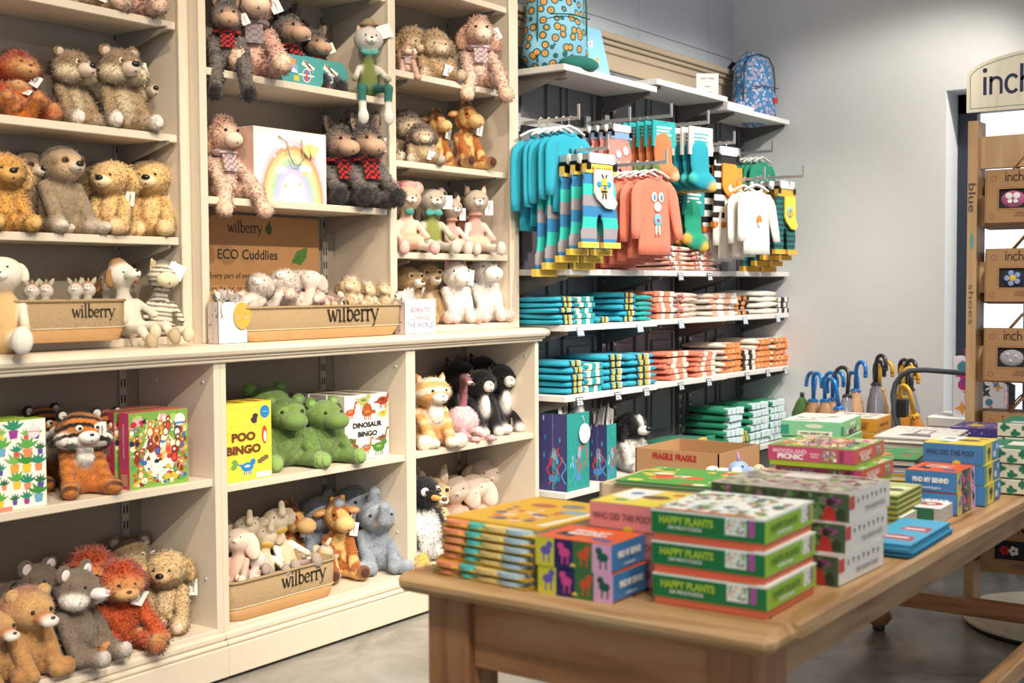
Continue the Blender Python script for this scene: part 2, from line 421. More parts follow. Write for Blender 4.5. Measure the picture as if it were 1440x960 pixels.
def upper_case(xl, xr, yf, label, shelves, panels, thick=.024):
    r = empty('upper_bookcase', (0, 0, 0), 0, label, 'bookcase')
    b = MB(); b.box(xl, xr, YBK-.004, YBK+.018, ZC, 2.62); b.box(xl, xr, YBK-.0055, YBK-.003, 1.70, 1.703); b.build('back_panel', BACKP, r)
    for (a, c) in panels:
        b = MB(); b.box(a, c, yf+.012, YBK-.004, ZC, 2.62); b.box(a-.004 if a > xl else a, c, yf, yf+.012, ZC, 2.62, r=.003); b.build('side_panel', CREAM, r)
    for (a, c), zs in zip(zip([p[1] for p in panels[:-1]], [p[0] for p in panels[1:]]), shelves):
        b = MB(); b.box(a, c, yf+.002, YBK-.004, ZC, ZC+.024, r=.002); b.build('bottom_rail', CREAM, r)
        for z in zs:
            b = MB(); b.box(a+.002, c-.006, yf+.014, YBK-.014, z-thick, z, r=.002); b.build('shelf', CREAM, r)
            for x in (c-.066, a+.10): bracket(r, x, YBK-.016, z-thick, .24)
        standards(r, [c-.066, a+.10], ZC+.03, 2.6, YBK-.004)
    return r
UA = upper_case(1.45, 2.541, YUA, 'cream upper bookcase at the far left with wolves, sloths and honey puppies', [[1.358, 1.671, 2.013, 2.34]], [(1.45, 1.475), (2.509, 2.541)])
UB = upper_case(2.542, 4.207, YU, 'cream upper bookcase of two bays with grey donkeys, rainbow box and giraffes',
                [[1.487, 1.884, 2.254], [1.331, 1.668, 1.997, 2.34]], [(2.542, 2.570), (3.414, 3.446), (4.152, 4.207)])

# ------------------------------------------------------------------ display table
ZT = .648
PINE = None
def wood_mat(name, stops, sc=(1.2, 14, 14), rough=0.5):
    def bld(nt, tc):
        mp = nt.nodes.new('ShaderNodeMapping'); mp.inputs['Scale'].default_value = sc
        n = nt.nodes.new('ShaderNodeTexNoise'); n.inputs['Scale'].default_value = 2.2; n.inputs['Detail'].default_value = 7; n.inputs['Distortion'].default_value = .6
        nt.links.new(tc.outputs['Object'], mp.inputs[0]); nt.links.new(mp.outputs[0], n.inputs['Vector']); return n.outputs[0]
    return ramp_mat(name, ('LINEAR', stops), bld, rough, 0.25)
WST = [(0.25, '#77522f'), (0.42, '#a87f52'), (0.58, '#bb9466'), (0.78, '#d0b28a')]
PINEX = wood_mat('waxed_pine_long', WST, rough=.4)
PINEY = wood_mat('waxed_pine_cross', WST, (14, 1.2, 14))
PINEZ = wood_mat('waxed_pine_upright', [(0.28, '#70482c'), (0.5, '#94643e'), (0.75, '#a97c52')], (14, 14, 1.2))
PINED = wood_mat('waxed_pine_apron', [(0.28, '#80522f'), (0.5, '#a87246'), (0.75, '#b98a5c')], (14, 1.2, 14))
PINEDX = wood_mat('waxed_pine_apron_long', [(0.28, '#74492c'), (0.5, '#a27a50'), (0.75, '#b8946a')], (1.2, 14, 14))
t = empty('display_table', (3.05, 1.2, 0), 0, 'long waxed pine farmhouse table with turned legs covered in puzzles and books', 'table')
t.location = (0, 0, 0)
TX0, TX1, TY0, TY1 = 1.80, 4.33, .815, 1.60
def slab(x0, x1, y0, y1, m_, nm, r=.011):
    b = MB(); b.box(x0, x1, y0, y1, ZT-.036, ZT, r=r); b.build(nm, m_, t)
slab(TX0, TX0+.115, TY0, TY1, PINEY, 'end_board', .013); slab(TX1-.115, TX1, TY0, TY1, PINEY, 'end_board', .013)
n = 6
for i in range(n):
    y0 = TY0+(TY1-TY0)*i/n; y1 = TY0+(TY1-TY0)*(i+1)/n
    b = MB(); b.box(TX0+.116, TX1-.116, y0+.0012, y1-.0012, ZT-.036, ZT-.0015+.0009*(i%2), r=.003 if 0 < i < n-1 else .006); b.build('plank', PINEX, t)
def leg(x, y):
    b = MB(); b.box(x-.05, x+.05, y-.05, y+.05, .40, ZT-.036, r=.004)
    prof = [(.046, .40), (.05, .39), (.048, .376), (.038, .370), (.047, .355), (.056, .32), (.052, .27), (.044, .2), (.036, .13), (.033, .11), (.044, .10), (.046, .088), (.034, .078), (.042, .06), (.046, .045), (.03, .022), (.022, .018)]
    b.lathe([(r_, z) for r_, z in prof[::-1]], 20, c=(x, y, 0)); l = b.build('leg', PINEZ, t)
    b = MB(); b.lathe([(.018, 0), (.021, .004), (.021, .02)], 14, '#1a1613', c=(x, y, 0)); b.build('caster', MATTE, l)
lx0, lx1, ly0, ly1 = TX0+.095, TX1-.11, TY0+.085, TY1-.095
for x in (lx0, lx1):
    for y in (ly0, ly1): leg(x, y)
for x in (lx0-.03, lx1+.005):
    b = MB(); b.box(x, x+.024, ly0+.05, ly1-.05, .472, ZT-.036, r=.002); b.build('apron', PINED, t)
for y in (ly0-.03, ly1+.005):
    b = MB(); b.box(lx0+.05, lx1-.05, y, y+.024, .53, ZT-.036, r=.002); b.build('apron', PINEDX, t)
b = MB(); b.box(lx1-.022, lx1+.022, ly0, ly1, .10, .155, r=.003); b.build('stretcher', PINED, t)
for y in (ly0, ly1): b = MB(); b.box(lx0, lx1, y-.022, y+.022, .10, .155, r=.003); b.build('stretcher', PINEDX, t)

# ------------------------------------------------------------------ clothes wall: white shelves on slotted uprights
SHW = mat('white_shelf_laminate', '#dedbd6', 0.45, vary=0.015, vscale=8)
GREYST = mat('grey_steel', '#8d8b88', 0.35, metal=0.7)
YS = 2.845
segs = [(4.27, 5.035), (5.037, 5.752), (5.754, 6.515)]
up = empty('slotted_upright_set', (0, 0, 0), 0, 'row of slotted steel uprights on the charcoal wall carrying white shelves', 'uprights')
for x in (4.30, 4.99, 5.09, 5.74, 5.85, 6.47):
    b = MB(); b.box(x-.014, x+.014, YD-.028, YD-.004, .30, 2.2, '#77736e')
    for i in range(36): b.box(x-.004, x+.004, YD-.0288, YD-.02, .33+i*.05, .362+i*.05, '#1d1b1a')
    for i in range(36): b.box(x-.007, x+.007, YD-.0284, YD-.02, .322+i*.05, .330+i*.05, '#d7d5d2')
    b.build('upright', mat('upright_steel', rough=0.35, attr=True, metal=0.5), up)
TH = {0: [2.110, 2.149, 2.112], 1: [1.273, 1.273, 1.275], 2: [1.041, 1.047, 1.048], 3: [.748, .752, .755], 4: [.345, .345, .345]}
names = {0: 'top', 1: 'upper', 2: 'middle', 3: 'lower', 4: 'bottom'}
pos = {0: 'left', 1: 'centre', 2: 'right'}
over = {0: ['under the lion backpack', 'under the small shoe sign', 'under the blue floral backpack'],
        1: ['under the striped trousers', 'holding the coral folded tops', 'under the white shirts'],
        2: ['with the turquoise folded tops', 'with coral and white folded tops', 'with white and black striped folded tops'],
        3: ['with turquoise bee-print piles', 'with coral and orange piles', 'with orange fox-print piles'],
        4: ['with gift bags and dog', 'behind the fragile carton', 'with green folded clothes']}
for k, zs in TH.items():
    for i, z in enumerate(zs):
        x0, x1 = segs[i]
        r = empty('wall_shelf', (0, 0, 0), 0, 'white %s wall shelf %s' % (names[k], over[k][i]), 'shelf', 'white shelves on the clothes wall')
        b = MB(); b.box(x0, x1, YS, YD-.03, z-.026, z, r=.002); b.build('board', SHW, r)
        for x in ((4.30, 4.99), (5.09, 5.72), (5.85, 6.47))[i]:
            b = MB(); b.prism([(0, 0), (-.25, 0), (-.25, -.014), (0, -.085)], .005, '#6f6b66', (x, YD-.03, z-.026), (0, 1, 0), (0, 0, 1)); b.build('shelf_bracket', mat('bracket_steel', rough=0.4, attr=True, metal=0.3), r)
# ------------------------------------------------------------------ soft bodies: smooth union of rounded shapes turned into one skin
def _n3(P, s, seed):
    r = np.random.default_rng(seed); out = 0
    for i in range(5):
        d = r.normal(size=3); d /= np.linalg.norm(d); out = out+np.sin(P @ (d*s*(.7+.6*r.random()))+r.random()*6.28)
    return out/5
def E_(c, r, col, rot=None, fur=1, k=.05): return dict(t='e', c=c, r=r, col=lin(col), rot=rot, fur=fur, k=k)
def C_(a, b, ra, rb, col, fur=1, k=.04, sc=None): return dict(t='c', a=a, b=b, ra=ra, rb=rb, col=lin(col), fur=fur, k=k, sc=sc)
def _d(p, P):
    if p['t'] == 'e':
        q = P-np.array(p['c'])
        if p['rot']: q = q @ np.array(Euler([math.radians(a) for a in p['rot']]).to_matrix())
        r = np.array(p['r'], float); k0 = np.linalg.norm(q/r, axis=-1); k1 = np.linalg.norm(q/(r*r), axis=-1)
        return k0*(k0-1)/np.maximum(k1, 1e-6)
    a = np.array(p['a'], float); b = np.array(p['b'], float); Q = P
    if p['sc']: s = np.array(p['sc'], float); Q = P/s; a = a/s; b = b/s
    ab = b-a; t = np.clip(((Q-a) @ ab)/(ab @ ab), 0, 1)
    d = np.linalg.norm(Q-a-t[..., None]*ab, axis=-1)-(p['ra']+(p['rb']-p['ra'])*t)
    if p['sc']: d = d*min(p['sc'])
    return d
def skin(name, prims, material, res=52, wob=(0, 20), tuft=None, paint=None, seed=1, tau=.012, smooth=True):
    lo = np.array([9.]*3); hi = -lo
    for p in prims:
        if p['t'] == 'e': m_ = max(p['r']); a, b = np.array(p['c'])-m_, np.array(p['c'])+m_
        else:
            s_ = np.array(p['sc'] or (1, 1, 1)); m_ = max(p['ra'], p['rb'])*s_
            a = np.minimum(p['a'], p['b'])-m_; b = np.maximum(p['a'], p['b'])+m_
        lo = np.minimum(lo, a); hi = np.maximum(hi, b)
    lo -= .05; hi += .05; h = (hi-lo).max()/res
    n = np.ceil((hi-lo)/h).astype(int)+1
    ax = [lo[i]+h*np.arange(n[i]) for i in range(3)]
    G = np.stack(np.meshgrid(*ax, indexing='ij'), -1)
    F = None
    for p in prims:
        d = _d(p, G)
        if F is None: F = d
        else:
            k = p['k']; q = np.clip(.5+.5*(d-F)/k, 0, 1); F = d*(1-q)+F*q-k*q*(1-q)
    if wob[0]: F = F+wob[0]*_n3(G, wob[1], seed)
    S = F < 0
    A = np.zeros(tuple(x-1 for x in n), np.int8)
    sl = lambda o: tuple(slice(o[i], n[i]-1+o[i]) for i in range(3))
    cs = [(i, j, k) for i in (0, 1) for j in (0, 1) for k in (0, 1)]
    for c in cs: A += S[sl(c)]
    act = (A > 0) & (A < 8); idx = -np.ones(A.shape, int); idx[act] = np.arange(act.sum())
    ii = np.argwhere(act); acc = np.zeros((len(ii), 3)); cnt = np.zeros(len(ii))
    for a in cs:
        for axn in range(3):
            if a[axn]: continue
            b = list(a); b[axn] = 1
            fa = F[tuple((ii+a).T)]; fb = F[tuple((ii+b).T)]; mk = (fa < 0) != (fb < 0)
            t = np.where(mk, fa/np.where(mk, fa-fb, 1), 0)
            pt = np.tile(np.array(a, float), (len(ii), 1)); pt[:, axn] = t
            acc += np.where(mk[:, None], pt, 0); cnt += mk
    V = lo+h*(ii+acc/np.maximum(cnt, 1)[:, None])
    Q = []
    for axn in range(3):
        u, v = (axn+1) % 3, (axn+2) % 3
        s0 = [slice(None)]*3; s1 = [slice(None)]*3; s0[axn] = slice(0, -1); s1[axn] = slice(1, None)
        ch = S[tuple(s0)] != S[tuple(s1)]
        e = np.argwhere(ch); e = e[(e[:, u] > 0) & (e[:, v] > 0) & (e[:, u] < n[u]-1) & (e[:, v] < n[v]-1)]
        g = []
        for du, dv in ((-1, -1), (0, -1), (0, 0), (-1, 0)):
            w = e.copy(); w[:, u] += du; w[:, v] += dv; g.append(idx[tuple(w.T)])
        g = np.stack(g, 1); fl = ~S[tuple(e.T)]
        g[fl] = g[fl][:, ::-1]; Q.append(g)
    Q = np.concatenate(Q)
    D = np.stack([_d(p, V) for p in prims], 1); D = D-D.min(1, keepdims=True); w = np.exp(-D/tau); w /= w.sum(1, keepdims=True)
    Cc = w @ np.array([p['col'] for p in prims]); fur = w @ np.array([p['fur'] for p in prims], float)
    Nn = np.zeros_like(V); fn = np.cross(V[Q[:, 1]]-V[Q[:, 0]], V[Q[:, 2]]-V[Q[:, 0]])
    for i in range(4): np.add.at(Nn, Q[:, i], fn)
    Nn /= np.maximum(np.linalg.norm(Nn, axis=1, keepdims=True), 1e-9)
    if paint is not None: Cc = paint(V, Nn, Cc)
    faces = [tuple(q) for q in Q.tolist()]
    NA = Nn
    if tuft:
        nt_, L, wd = tuft[:3]; curl = tuft[3] if len(tuft) > 3 else .35
        r = np.random.default_rng(seed+5)
        pr = fur/fur.sum(); sel = r.choice(len(V), nt_, p=pr)
        base = V[sel]+r.normal(size=(nt_, 3))*h*.5; nn = Nn[sel]
        dr = nn+np.array([0, 0, -.45])+r.normal(size=(nt_, 3))*curl; dr /= np.linalg.norm(dr, axis=1, keepdims=True)
        sd = np.cross(dr, r.normal(size=(nt_, 3))); sd /= np.linalg.norm(sd, axis=1, keepdims=True); s2 = np.cross(dr, sd)
        ln = L*(.6+.8*r.random((nt_, 1)))*np.clip(fur[sel][:, None], .3, 1.5)
        b0 = base-nn*.006
        T = np.stack([b0+sd*wd, b0-sd*wd*.5+s2*wd*.87, b0-sd*wd*.5-s2*wd*.87, base+dr*ln], 1).reshape(-1, 3)
        NA = np.concatenate([Nn, np.repeat(nn+dr*.3, 4, 0)])
        c3 = np.repeat(Cc[sel]*(.88+.26*r.random((nt_, 1))), 4, 0)
        k0 = len(V); V = np.concatenate([V, T]); Cc = np.concatenate([Cc, c3])
        for i in range(k0, k0+4*nt_, 4): faces += [(i, i+1, i+3), (i+1, i+2, i+3), (i+2, i, i+3)]
    me = mesh_np(name, V, faces, Cc, material, smooth)
    if tuft: me.normals_split_custom_set_from_vertices((NA/np.maximum(np.linalg.norm(NA, axis=1, keepdims=True), 1e-9)).tolist())
    return me

def mix(a, b, t): return a*(1-t)+np.array(lin(b))*t
def stripes(col, freq=26, th=.35, axis=(0, .35, 1), warp=.9, mask=None, seed=3):
    def f(V, N, C):
        p = V @ np.array(axis)*freq+warp*2*_n3(V, 9, seed); t = np.clip((np.sin(p)-th)*6, 0, 1)
        t = t*np.clip(1.15+1.2*_n3(V, 7, seed+1), 0, 1)
        if mask: t = t*mask(V)
        return mix(C, col, t[:, None])
    return f
def patches(col, freq=30, th=.1, seed=4, mask=None):
    def f(V, N, C):
        t = np.clip((_n3(V, freq, seed)-th)*14, 0, 1)
        if mask: t = t*mask(V)
        return mix(C, col, t[:, None])
    return f
def ball(root, name, c, r, col, rot=(0, 0, 0), m_=None, nu=12, nv=8, label=None):
    b = MB(); b.ell((0, 0, 0), r, col, rot, nu, nv); return b.build(name, m_ or SMOOTHFUR, root, label, loc=c)
EYEM = None
def hang_tag(root, at, rot=(0, 0, 0), size=(.11, .17), words=True):
    b = MB(); w, h = size; b.box(-w/2, w/2, -.003, .003, -h, 0, '#ece8e0')
    b.tube([(0, 0, -.01), (-.01, .02, .05), (-.03, .04, .09)], .003, 4, '#b8b0a4')
    R = [math.radians(a) for a in rot]
    o = b.build('hang_tag', PAPER, root, loc=at, rot=R)
    if words:
        text('wilberry', o, (-.0, -.003, -h*.5), (0, 0, -1), (1, 0, 0), h*.62, INK, bold=.02)
    return o

def sitter(name, o):
    """a seated plush animal facing -y, about one unit tall; every option in o"""
    g = lambda k, d: o.get(k, d)
    c = o['col']; belly = g('belly', c); hc = g('head', c); ac = g('arm', c); lc = g('leg', c); fc = g('foot', c); pc = g('paw', c)
    root = empty(name); fur = g('fur', 1)
    tw, th = g('torso', (.20, .30)); hz = g('hz', .74)-.02; hr = tuple(q*o.get('hk', 1.13) for q in g('hr', (.20, .195, .18))); hy = g('hy', -.04)
    P = [E_((0, .02, th*.95), (tw, tw*.92, th), c, fur=fur)]
    if belly != c: P.append(E_((0, -tw*.32, th*.92), (tw*.66, tw*.66, th*.72), belly, fur=fur*.8, k=.02))
    P.append(C_((0, .0, th*1.7), (0, hy*.6, hz-hr[2]*.6), tw*.42, hr[0]*.5, g('neck', c), fur=fur, k=.05))
    P.append(E_((0, hy, hz), hr, hc, fur=fur, k=.04))
    if 'cheek' in o: 
        for s in (-1, 1): P.append(E_((s*hr[0]*.62, hy-hr[1]*.35, hz-hr[2]*.45), (hr[0]*.6, hr[1]*.6, hr[2]*.5), o['cheek'], fur=1.3, k=.03))
    if 'mask' in o:
        P.append(E_((0, hy-hr[1]*.42, hz-.01), (hr[0]*.8, hr[1]*.68, hr[2]*.72), o['mask'], fur=.3, k=.02))
    sw = g('shoulder', tw*.85); al = g('arm_end', (tw*1.05, -.24, .10)); ar = g('arm_r', (.075, .07)); sz = g('sz', th*1.55)
    for s in (-1, 1):
        e = (s*al[0], al[1], al[2])
        if g('arms', True): P += [C_((s*sw, -.03, sz), e, ar[0], ar[1], ac, fur=fur, k=.03), E_(e, (ar[1]*1.1, ar[1]*1.15, ar[1]), pc, fur=fur*.7, k=.02)]
        lo_ = g('leg_end', (tw*1.25, -.36, .085)); lr = g('leg_r', (.105, .08))
        P += [C_((s*tw*.62, -.06, .12), (s*lo_[0], lo_[1], lo_[2]), lr[0], lr[1], lc, fur=fur, k=.04)]
        if 'shin' in o:   # legs that bend and hang down
            q = o['shin']; P += [C_((s*lo_[0], lo_[1], lo_[2]), (s*q[0], q[1], q[2]), lr[1], lr[1]*.9, lc, fur=fur, k=.03)]
            lo_ = q
        fr = g('foot_r', (.085, .075, .11)); P += [E_((s*lo_[0], lo_[1]-.03, lo_[2]+g('foot_up', .02)), fr, fc, fur=fur*.7, k=.02)]
    if 'crown' in o: P.append(E_((0, hy+.02, hz+hr[2]*.85), (hr[0]*.6, hr[1]*.6, .09), o['crown'], fur=1.4, k=.04))
    if 'mane' in o: P.append(E_((0, hy+.09, hz), (hr[0]*1.25, hr[1]*.85, hr[2]*1.25), o['mane'], fur=1.6, k=.03))
    if g('tail', None): P.append(C_((.05, .17, .08), o['tail'][0], .05, .04, o['tail'][1], fur=fur))
    P += o.get('extra', [])
    M_ = o.get('mat', FUR)
    me = skin('body', P, M_, g('res', 50), g('wob', (.006, 26)), g('tuft', (3500, .035, .006)), o.get('paint'), g('seed', 3), smooth=True)
    link('body', me, root)
    # muzzle, nose, eyes, ears
    if 'muzzle' in o:
        (mw, my, mz), mc, off = o['muzzle']
        mp = [E_((0, 0, 0), (mw, my, mz), mc, fur=.5, k=.02)]+o.get('muz_extra', [])
        me = skin('muzzle', mp, SMOOTHFUR, 22, (0, 1), None, None, 2); link('muzzle', me, root, loc=(0, hy-hr[1]*.92+off[0], hz+off[1]))
        nz = g('nose_r', .035); ny = hy-hr[1]*.92+off[0]-my*g('nose_f', .9)
        if nz: ball(root, 'nose', (0, ny, hz+off[1]+mz*g('nose_h', .45)), (nz*1.15, nz*.8, nz*.85), g('nose', '#17110f'), m_=GLOSS)
        if g('smile', True):
            b = MB(); w = mw*.55; zz = hz+off[1]-mz*.15
            pts = [(x, ny+my*.06+abs(x)*.55, zz-mz*.42+ (x/w)**2*mz*.35) for x in np.linspace(-w, w, 7)]
            b.tube(pts, .006, 5, '#3a2a22'); b.tube([(0, ny+.004, zz+mz*.3), (0, ny+.0, zz-mz*.42)], .005, 5, '#3a2a22'); b.build('stitched_mouth', MATTE, root)
    ex, ey, ez, er = g('eye', (.095, 0, .05, .022))
    for s in (-1, 1):
        q = math.sqrt(max(.05, 1-(ex/hr[0])**2-(ez/hr[2])**2)); yy = hy-hr[1]*q*g('eye_out', .98)+ey
        ec = o.get('eye_ring')
        if ec: ball(root, 'eye_patch', (s*ex, yy+er*.5, hz+ez), (er*2.2, er*1.2, er*2.0), ec)
        ball(root, 'eye', (s*ex, yy-(er*.5 if ec else 0), hz+ez), er, '#120c08', m_=GLOSS)
    et = g('ear', None)
    if et:
        kind, ecx, inner, sz_ = et
        for s in (-1, 1):
            if kind == 'round': P2 = [E_((0, 0, 0), (sz_, sz_*.4, sz_), ecx, fur=.6)]; loc = (s*hr[0]*.72, hy+.02, hz+hr[2]*.86); ri = (sz_*.62, sz_*.2, sz_*.62); ro = (0, 0, 0); io = (0, -sz_*.3, -sz_*.05)
            elif kind == 'flop': P2 = [E_((0, 0, -sz_*.8), (sz_*.55, sz_*.28, sz_), ecx, (0, s*-14, 0), fur=1)]; loc = (s*hr[0]*.88, hy-.01, hz+hr[2]*.55); ri = None; ro = (0, s*-6, 0)
            elif kind == 'tall': P2 = [E_((0, 0, sz_*.8), (sz_*.38, sz_*.24, sz_), ecx, (0, s*16, 0), fur=.7)]; loc = (s*hr[0]*.5, hy+.03, hz+hr[2]*.7); ri = (sz_*.2, sz_*.1, sz_*.7); ro = (0, s*10, 0); io = (s*sz_*.2, -sz_*.2, sz_*.8)
            elif kind == 'point': P2 = [C_((0, 0, 0), (s*sz_*.3, 0, sz_), sz_*.55, sz_*.12, ecx, sc=(1, .5, 1), fur=.6)]; loc = (s*hr[0]*.6, hy+.02, hz+hr[2]*.7); ri = (sz_*.3, sz_*.12, sz_*.5); ro = (0, 0, 0); io = (s*sz_*.1, -sz_*.22, sz_*.3)
            elif kind == 'side': P2 = [E_((s*sz_*.75, 0, 0), (sz_, sz_*.3, sz_*.5), ecx, (0, s*12, 0), fur=.8)]; loc = (s*hr[0]*.8, hy+.03, hz+hr[2]*.35); ri = (sz_*.6, sz_*.12, sz_*.28); ro = (0, 0, 0); io = (s*sz_*.8, -sz_*.22, 0)
            elif kind == 'fan': P2 = [E_((s*sz_*.7, 0, -sz_*.2), (sz_*.85, sz_*.16, sz_), ecx, (0, 0, s*-30), fur=.5)]; loc = (s*hr[0]*.8, hy+.04, hz+hr[2]*.25); ri = (sz_*.6, sz_*.05, sz_*.72); ro = (0, 0, 0); io = (s*sz_*.7, -sz_*.14, -sz_*.2)
            tf = o.get('ear_tuft')
            me = skin('ear', P2, M_, 20, (0, 1), tf, o.get('paint') if g('ear_paint', False) else None, 5)
            eo = link('ear', me, root, loc=loc, rot=[math.radians(a) for a in ro])
            if ri and inner:
                b = MB(); b.ell((0, 0, 0), ri, inner, nu=12, nv=8, rot=(0, 0, s*-30) if kind == 'fan' else (0, 0, 0)); b.build('inner_ear', SMOOTHFUR, eo, loc=io)
    if 'pad' in o:
        lo_ = o.get('shin', g('leg_end', (tw*1.25, -.36, .085))); fr = g('foot_r', (.085, .075, .11))
        for s in (-1, 1): ball(root, 'foot_pad', (s*lo_[0], lo_[1]-.03-fr[1]*.72, lo_[2]+g('foot_up', .02)), (fr[0]*.7, fr[1]*.4, fr[2]*.7), o['pad'])
    if 'scarf' in o:
        b = MB(); sc1, sc2 = o['scarf']; n = 28; R0 = tw*.72; z = hz-hr[2]*.95
        for i in range(n):
            for j in range(3):
                a0, a1 = 2*PI*i/n, 2*PI*(i+1)/n; r0, r1 = R0+.05*math.sin(PI*j/3), R0+.05*math.sin(PI*(j+1)/3); z0, z1 = z-.045+.03*j, z-.045+.03*(j+1)
                b.add([(r0*math.cos(a0), r0*math.sin(a0)+hy*.5, z0), (r0*math.cos(a1), r0*math.sin(a1)+hy*.5, z0), (r1*math.cos(a1), r1*math.sin(a1)+hy*.5, z1), (r1*math.cos(a0), r1*math.sin(a0)+hy*.5, z1)], [(0, 1, 2, 3)], sc1 if (i//2+j) % 2 else sc2)
        for s, tx in ((1, .04), (1, -.05)):
            for j in range(6):
                for i in range(3):
                    x0 = tx+.03*i-.045; z0 = z-.03-.035*j; y0 = -R0-.045-.012*j
                    b.box(x0, x0+.03, y0-.008, y0+.008, z0-.035, z0, sc1 if (i+j) % 2 else sc2)
        b.build('scarf', CLOTH, root)
    if 'tagat' in o: hang_tag(root, *o['tagat'])
    return root

PROTO = {}
def proto(key, fn):
    PROTO[key] = [fn, None]
PLACED = []
def put(key, px, y, z, hpx, rz, label, cat='soft toy', group=None, tilt=0, roll=0, wide=1.0, lift=0.0, unit=1.0, thin=1.0):
    """stand a copy of a plush on its shelf: y depth, z shelf height, size from its height"""
    x = column(px, y, z+.06); h = size_at(hpx, x, y, z+.1)/unit
    fn, r = PROTO[key]
    if r is None: r = fn(); PROTO[key][1] = r
    else: r = dup(r)
    r.location = (x, y, z+lift*h); r.rotation_euler = Euler((math.radians(tilt), math.radians(roll), math.radians(rz)), 'XYZ')
    if tilt or roll:
        r.rotation_euler = (Euler((0, 0, math.radians(rz))).to_matrix() @ Euler((math.radians(tilt), math.radians(roll), 0)).to_matrix()).to_euler()
    r.scale = (h*wide, h*wide*thin, h)
    for k in ('group',):
        if k in r.keys(): del r[k]
    tag(r, label, cat, group)
    PLACED.append(r)
    return r
# ------------------------------------------------------------------ the soft toy kinds
T_LONG = (6000, .036, .007); T_MID = (4200, .03, .006); T_SHORT = (3000, .014, .005); T_CURL = (5200, .032, .010, .9)
K = {}
K['orangutan'] = dict(col='#c2552a', head='#b84a24', mask='#c4935c', foot='#c08a55', paw='#c08a55', tuft=T_LONG, hr=(.21, .19, .18), hz=.76, crown='#b84a24',
    muzzle=((.115, .10, .085), '#c99c68', (.01, -.07)), nose_r=.022, nose='#5a3a22', eye=(.07, -.015, .035, .018), arm_end=(.30, -.27, .12), leg_end=(.22, -.36, .08), foot_r=(.07, .05, .12), tagat=((.17, -.17, .66), (0, 25, 0)))
K['orange_orangutan'] = dict(K['orangutan'], col='#e08038', head='#cf6a2c', crown='#cf6a2c', leg='#e88c3c', arm='#d86f2c')
K['wolf'] = dict(col='#a08868', belly='#c4b394', head='#937c5e', cheek='#dccbab', foot='#e2d8cc', paw='#e2d8cc', tuft=T_MID, hr=(.21, .2, .185), hz=.76, muzzle=((.10, .13, .085), '#d9c9b8', (-.03, -.04)), nose_r=.045,
    ear=('round', '#937c5e', '#d8c0b0', .085), eye=(.09, 0, .05, .017), eye_ring='#e3d5b8', tagat=((.2, -.16, .8), (0, -14, 0)), foot_r=(.08, .07, .09), pad='#e6d8d2', ear_tuft=(200, .03, .006))
K['sloth'] = dict(col='#94836a', head='#8f7c64', mask='#cdae8a', foot='#d3c7b8', paw='#d3c7b8', tuft=T_SHORT, hr=(.20, .2, .19), hz=.79, torso=(.21, .33), muzzle=((.085, .10, .065), '#cdc0ae', (-.01, -.03)), nose_r=.04,
    eye=(.09, -.01, .035, .022), eye_ring='#5a3826', extra=[E_((s*.13, -.165, .80), (.075, .05, .028), '#5a3826', (0, s*28, 0), fur=.2, k=.01) for s in (-1, 1)], arm_end=(.2, -.26, .10), arm_r=(.085, .07), leg_end=(.26, -.34, .07), foot_r=(.07, .10, .06))
K['pup'] = dict(col='#dfb878', head='#e2bd82', foot='#e8c894', belly='#e4c086', tuft=T_MID, hr=(.22, .20, .19), hz=.74, muzzle=((.10, .10, .08), '#eed8ae', (-.01, -.05)), nose_r=.042, ear=('flop', '#e0b97c', None, .19), ear_tuft=(700, .035, .006),
    eye=(.085, 0, .03, .018), leg_end=(.2, -.33, .09), foot_r=(.09, .09, .10), pad='#e8c496', tagat=((.26, -.10, .55), (0, 6, 0), (.11, .18)))
K['beige_dog'] = dict(K['pup'], col='#d3b588', head='#d2b484', belly='#dcc29a', foot='#d8bc92', tuft=T_CURL, muzzle=((.10, .10, .08), '#c9a67a', (-.01, -.05)), pad='#e6c9b4', ear=('flop', '#caa773', None, .16), tagat=((.30, -.05, .60), (0, 0, 0), (.09, .2)))
K['honey_curly'] = dict(K['pup'], col='#cf9a4c', head='#d39f52', belly='#d39f52', foot='#d7a657', tuft=T_CURL, muzzle=((.11, .11, .09), '#d9a85c', (-.01, -.05)), pad='#d9ac66')
K['honey_curly'].pop('tagat')
_tm = lambda V: np.clip((V[:, 1]*1.0+.2)*8+1.0*(V[:, 2] > .5)*0+np.abs(V[:, 0])*6, 0, 1)
K['tiger'] = dict(col='#c3742f', belly='#c3742f', head='#c8782f', foot='#bd7230', tuft=T_SHORT, hr=(.23, .20, .19), hz=.76, cheek='#ece7de', paint=stripes('#221611', 42, .0, (.3, .8, 1), 1.2, None), muzzle=((.115, .09, .075), '#f1ece6', (-.01, -.06)), nose_r=.022, nose='#2a1a1a',
    ear=('round', '#1d1613', '#e8e2da', .075), eye=(.095, -.01, .045, .02), eye_ring='#f0ead8', leg_end=(.24, -.30, .08), foot_r=(.09, .10, .085),
    extra=[E_((0, -.155, .46), (.10, .07, .13), '#f0ebe2', fur=.6, k=.02)], tagat=((.15, -.24, .84), (0, 0, 0), (.10, .22)))
K['lion'] = dict(col='#b98a55', head='#c59a66', mane='#a7745a', foot='#ad7c48', tuft=T_SHORT, hr=(.21, .2, .18), hz=.75, muzzle=((.10, .15, .075), '#b97636', (-.03, -.05)), muz_extra=[E_((0, -.10, -.012), (.095, .075, .066), '#efe8e0', k=.01)], nose_r=.022, nose='#3a2430', nose_f=1.05,
    ear=('round', '#c09864', '#c9a374', .085), eye=(.10, -.012, .03, .022), arm_end=(.15, -.26, .09), arm_r=(.085, .085), leg_end=(.26, -.24, .08))
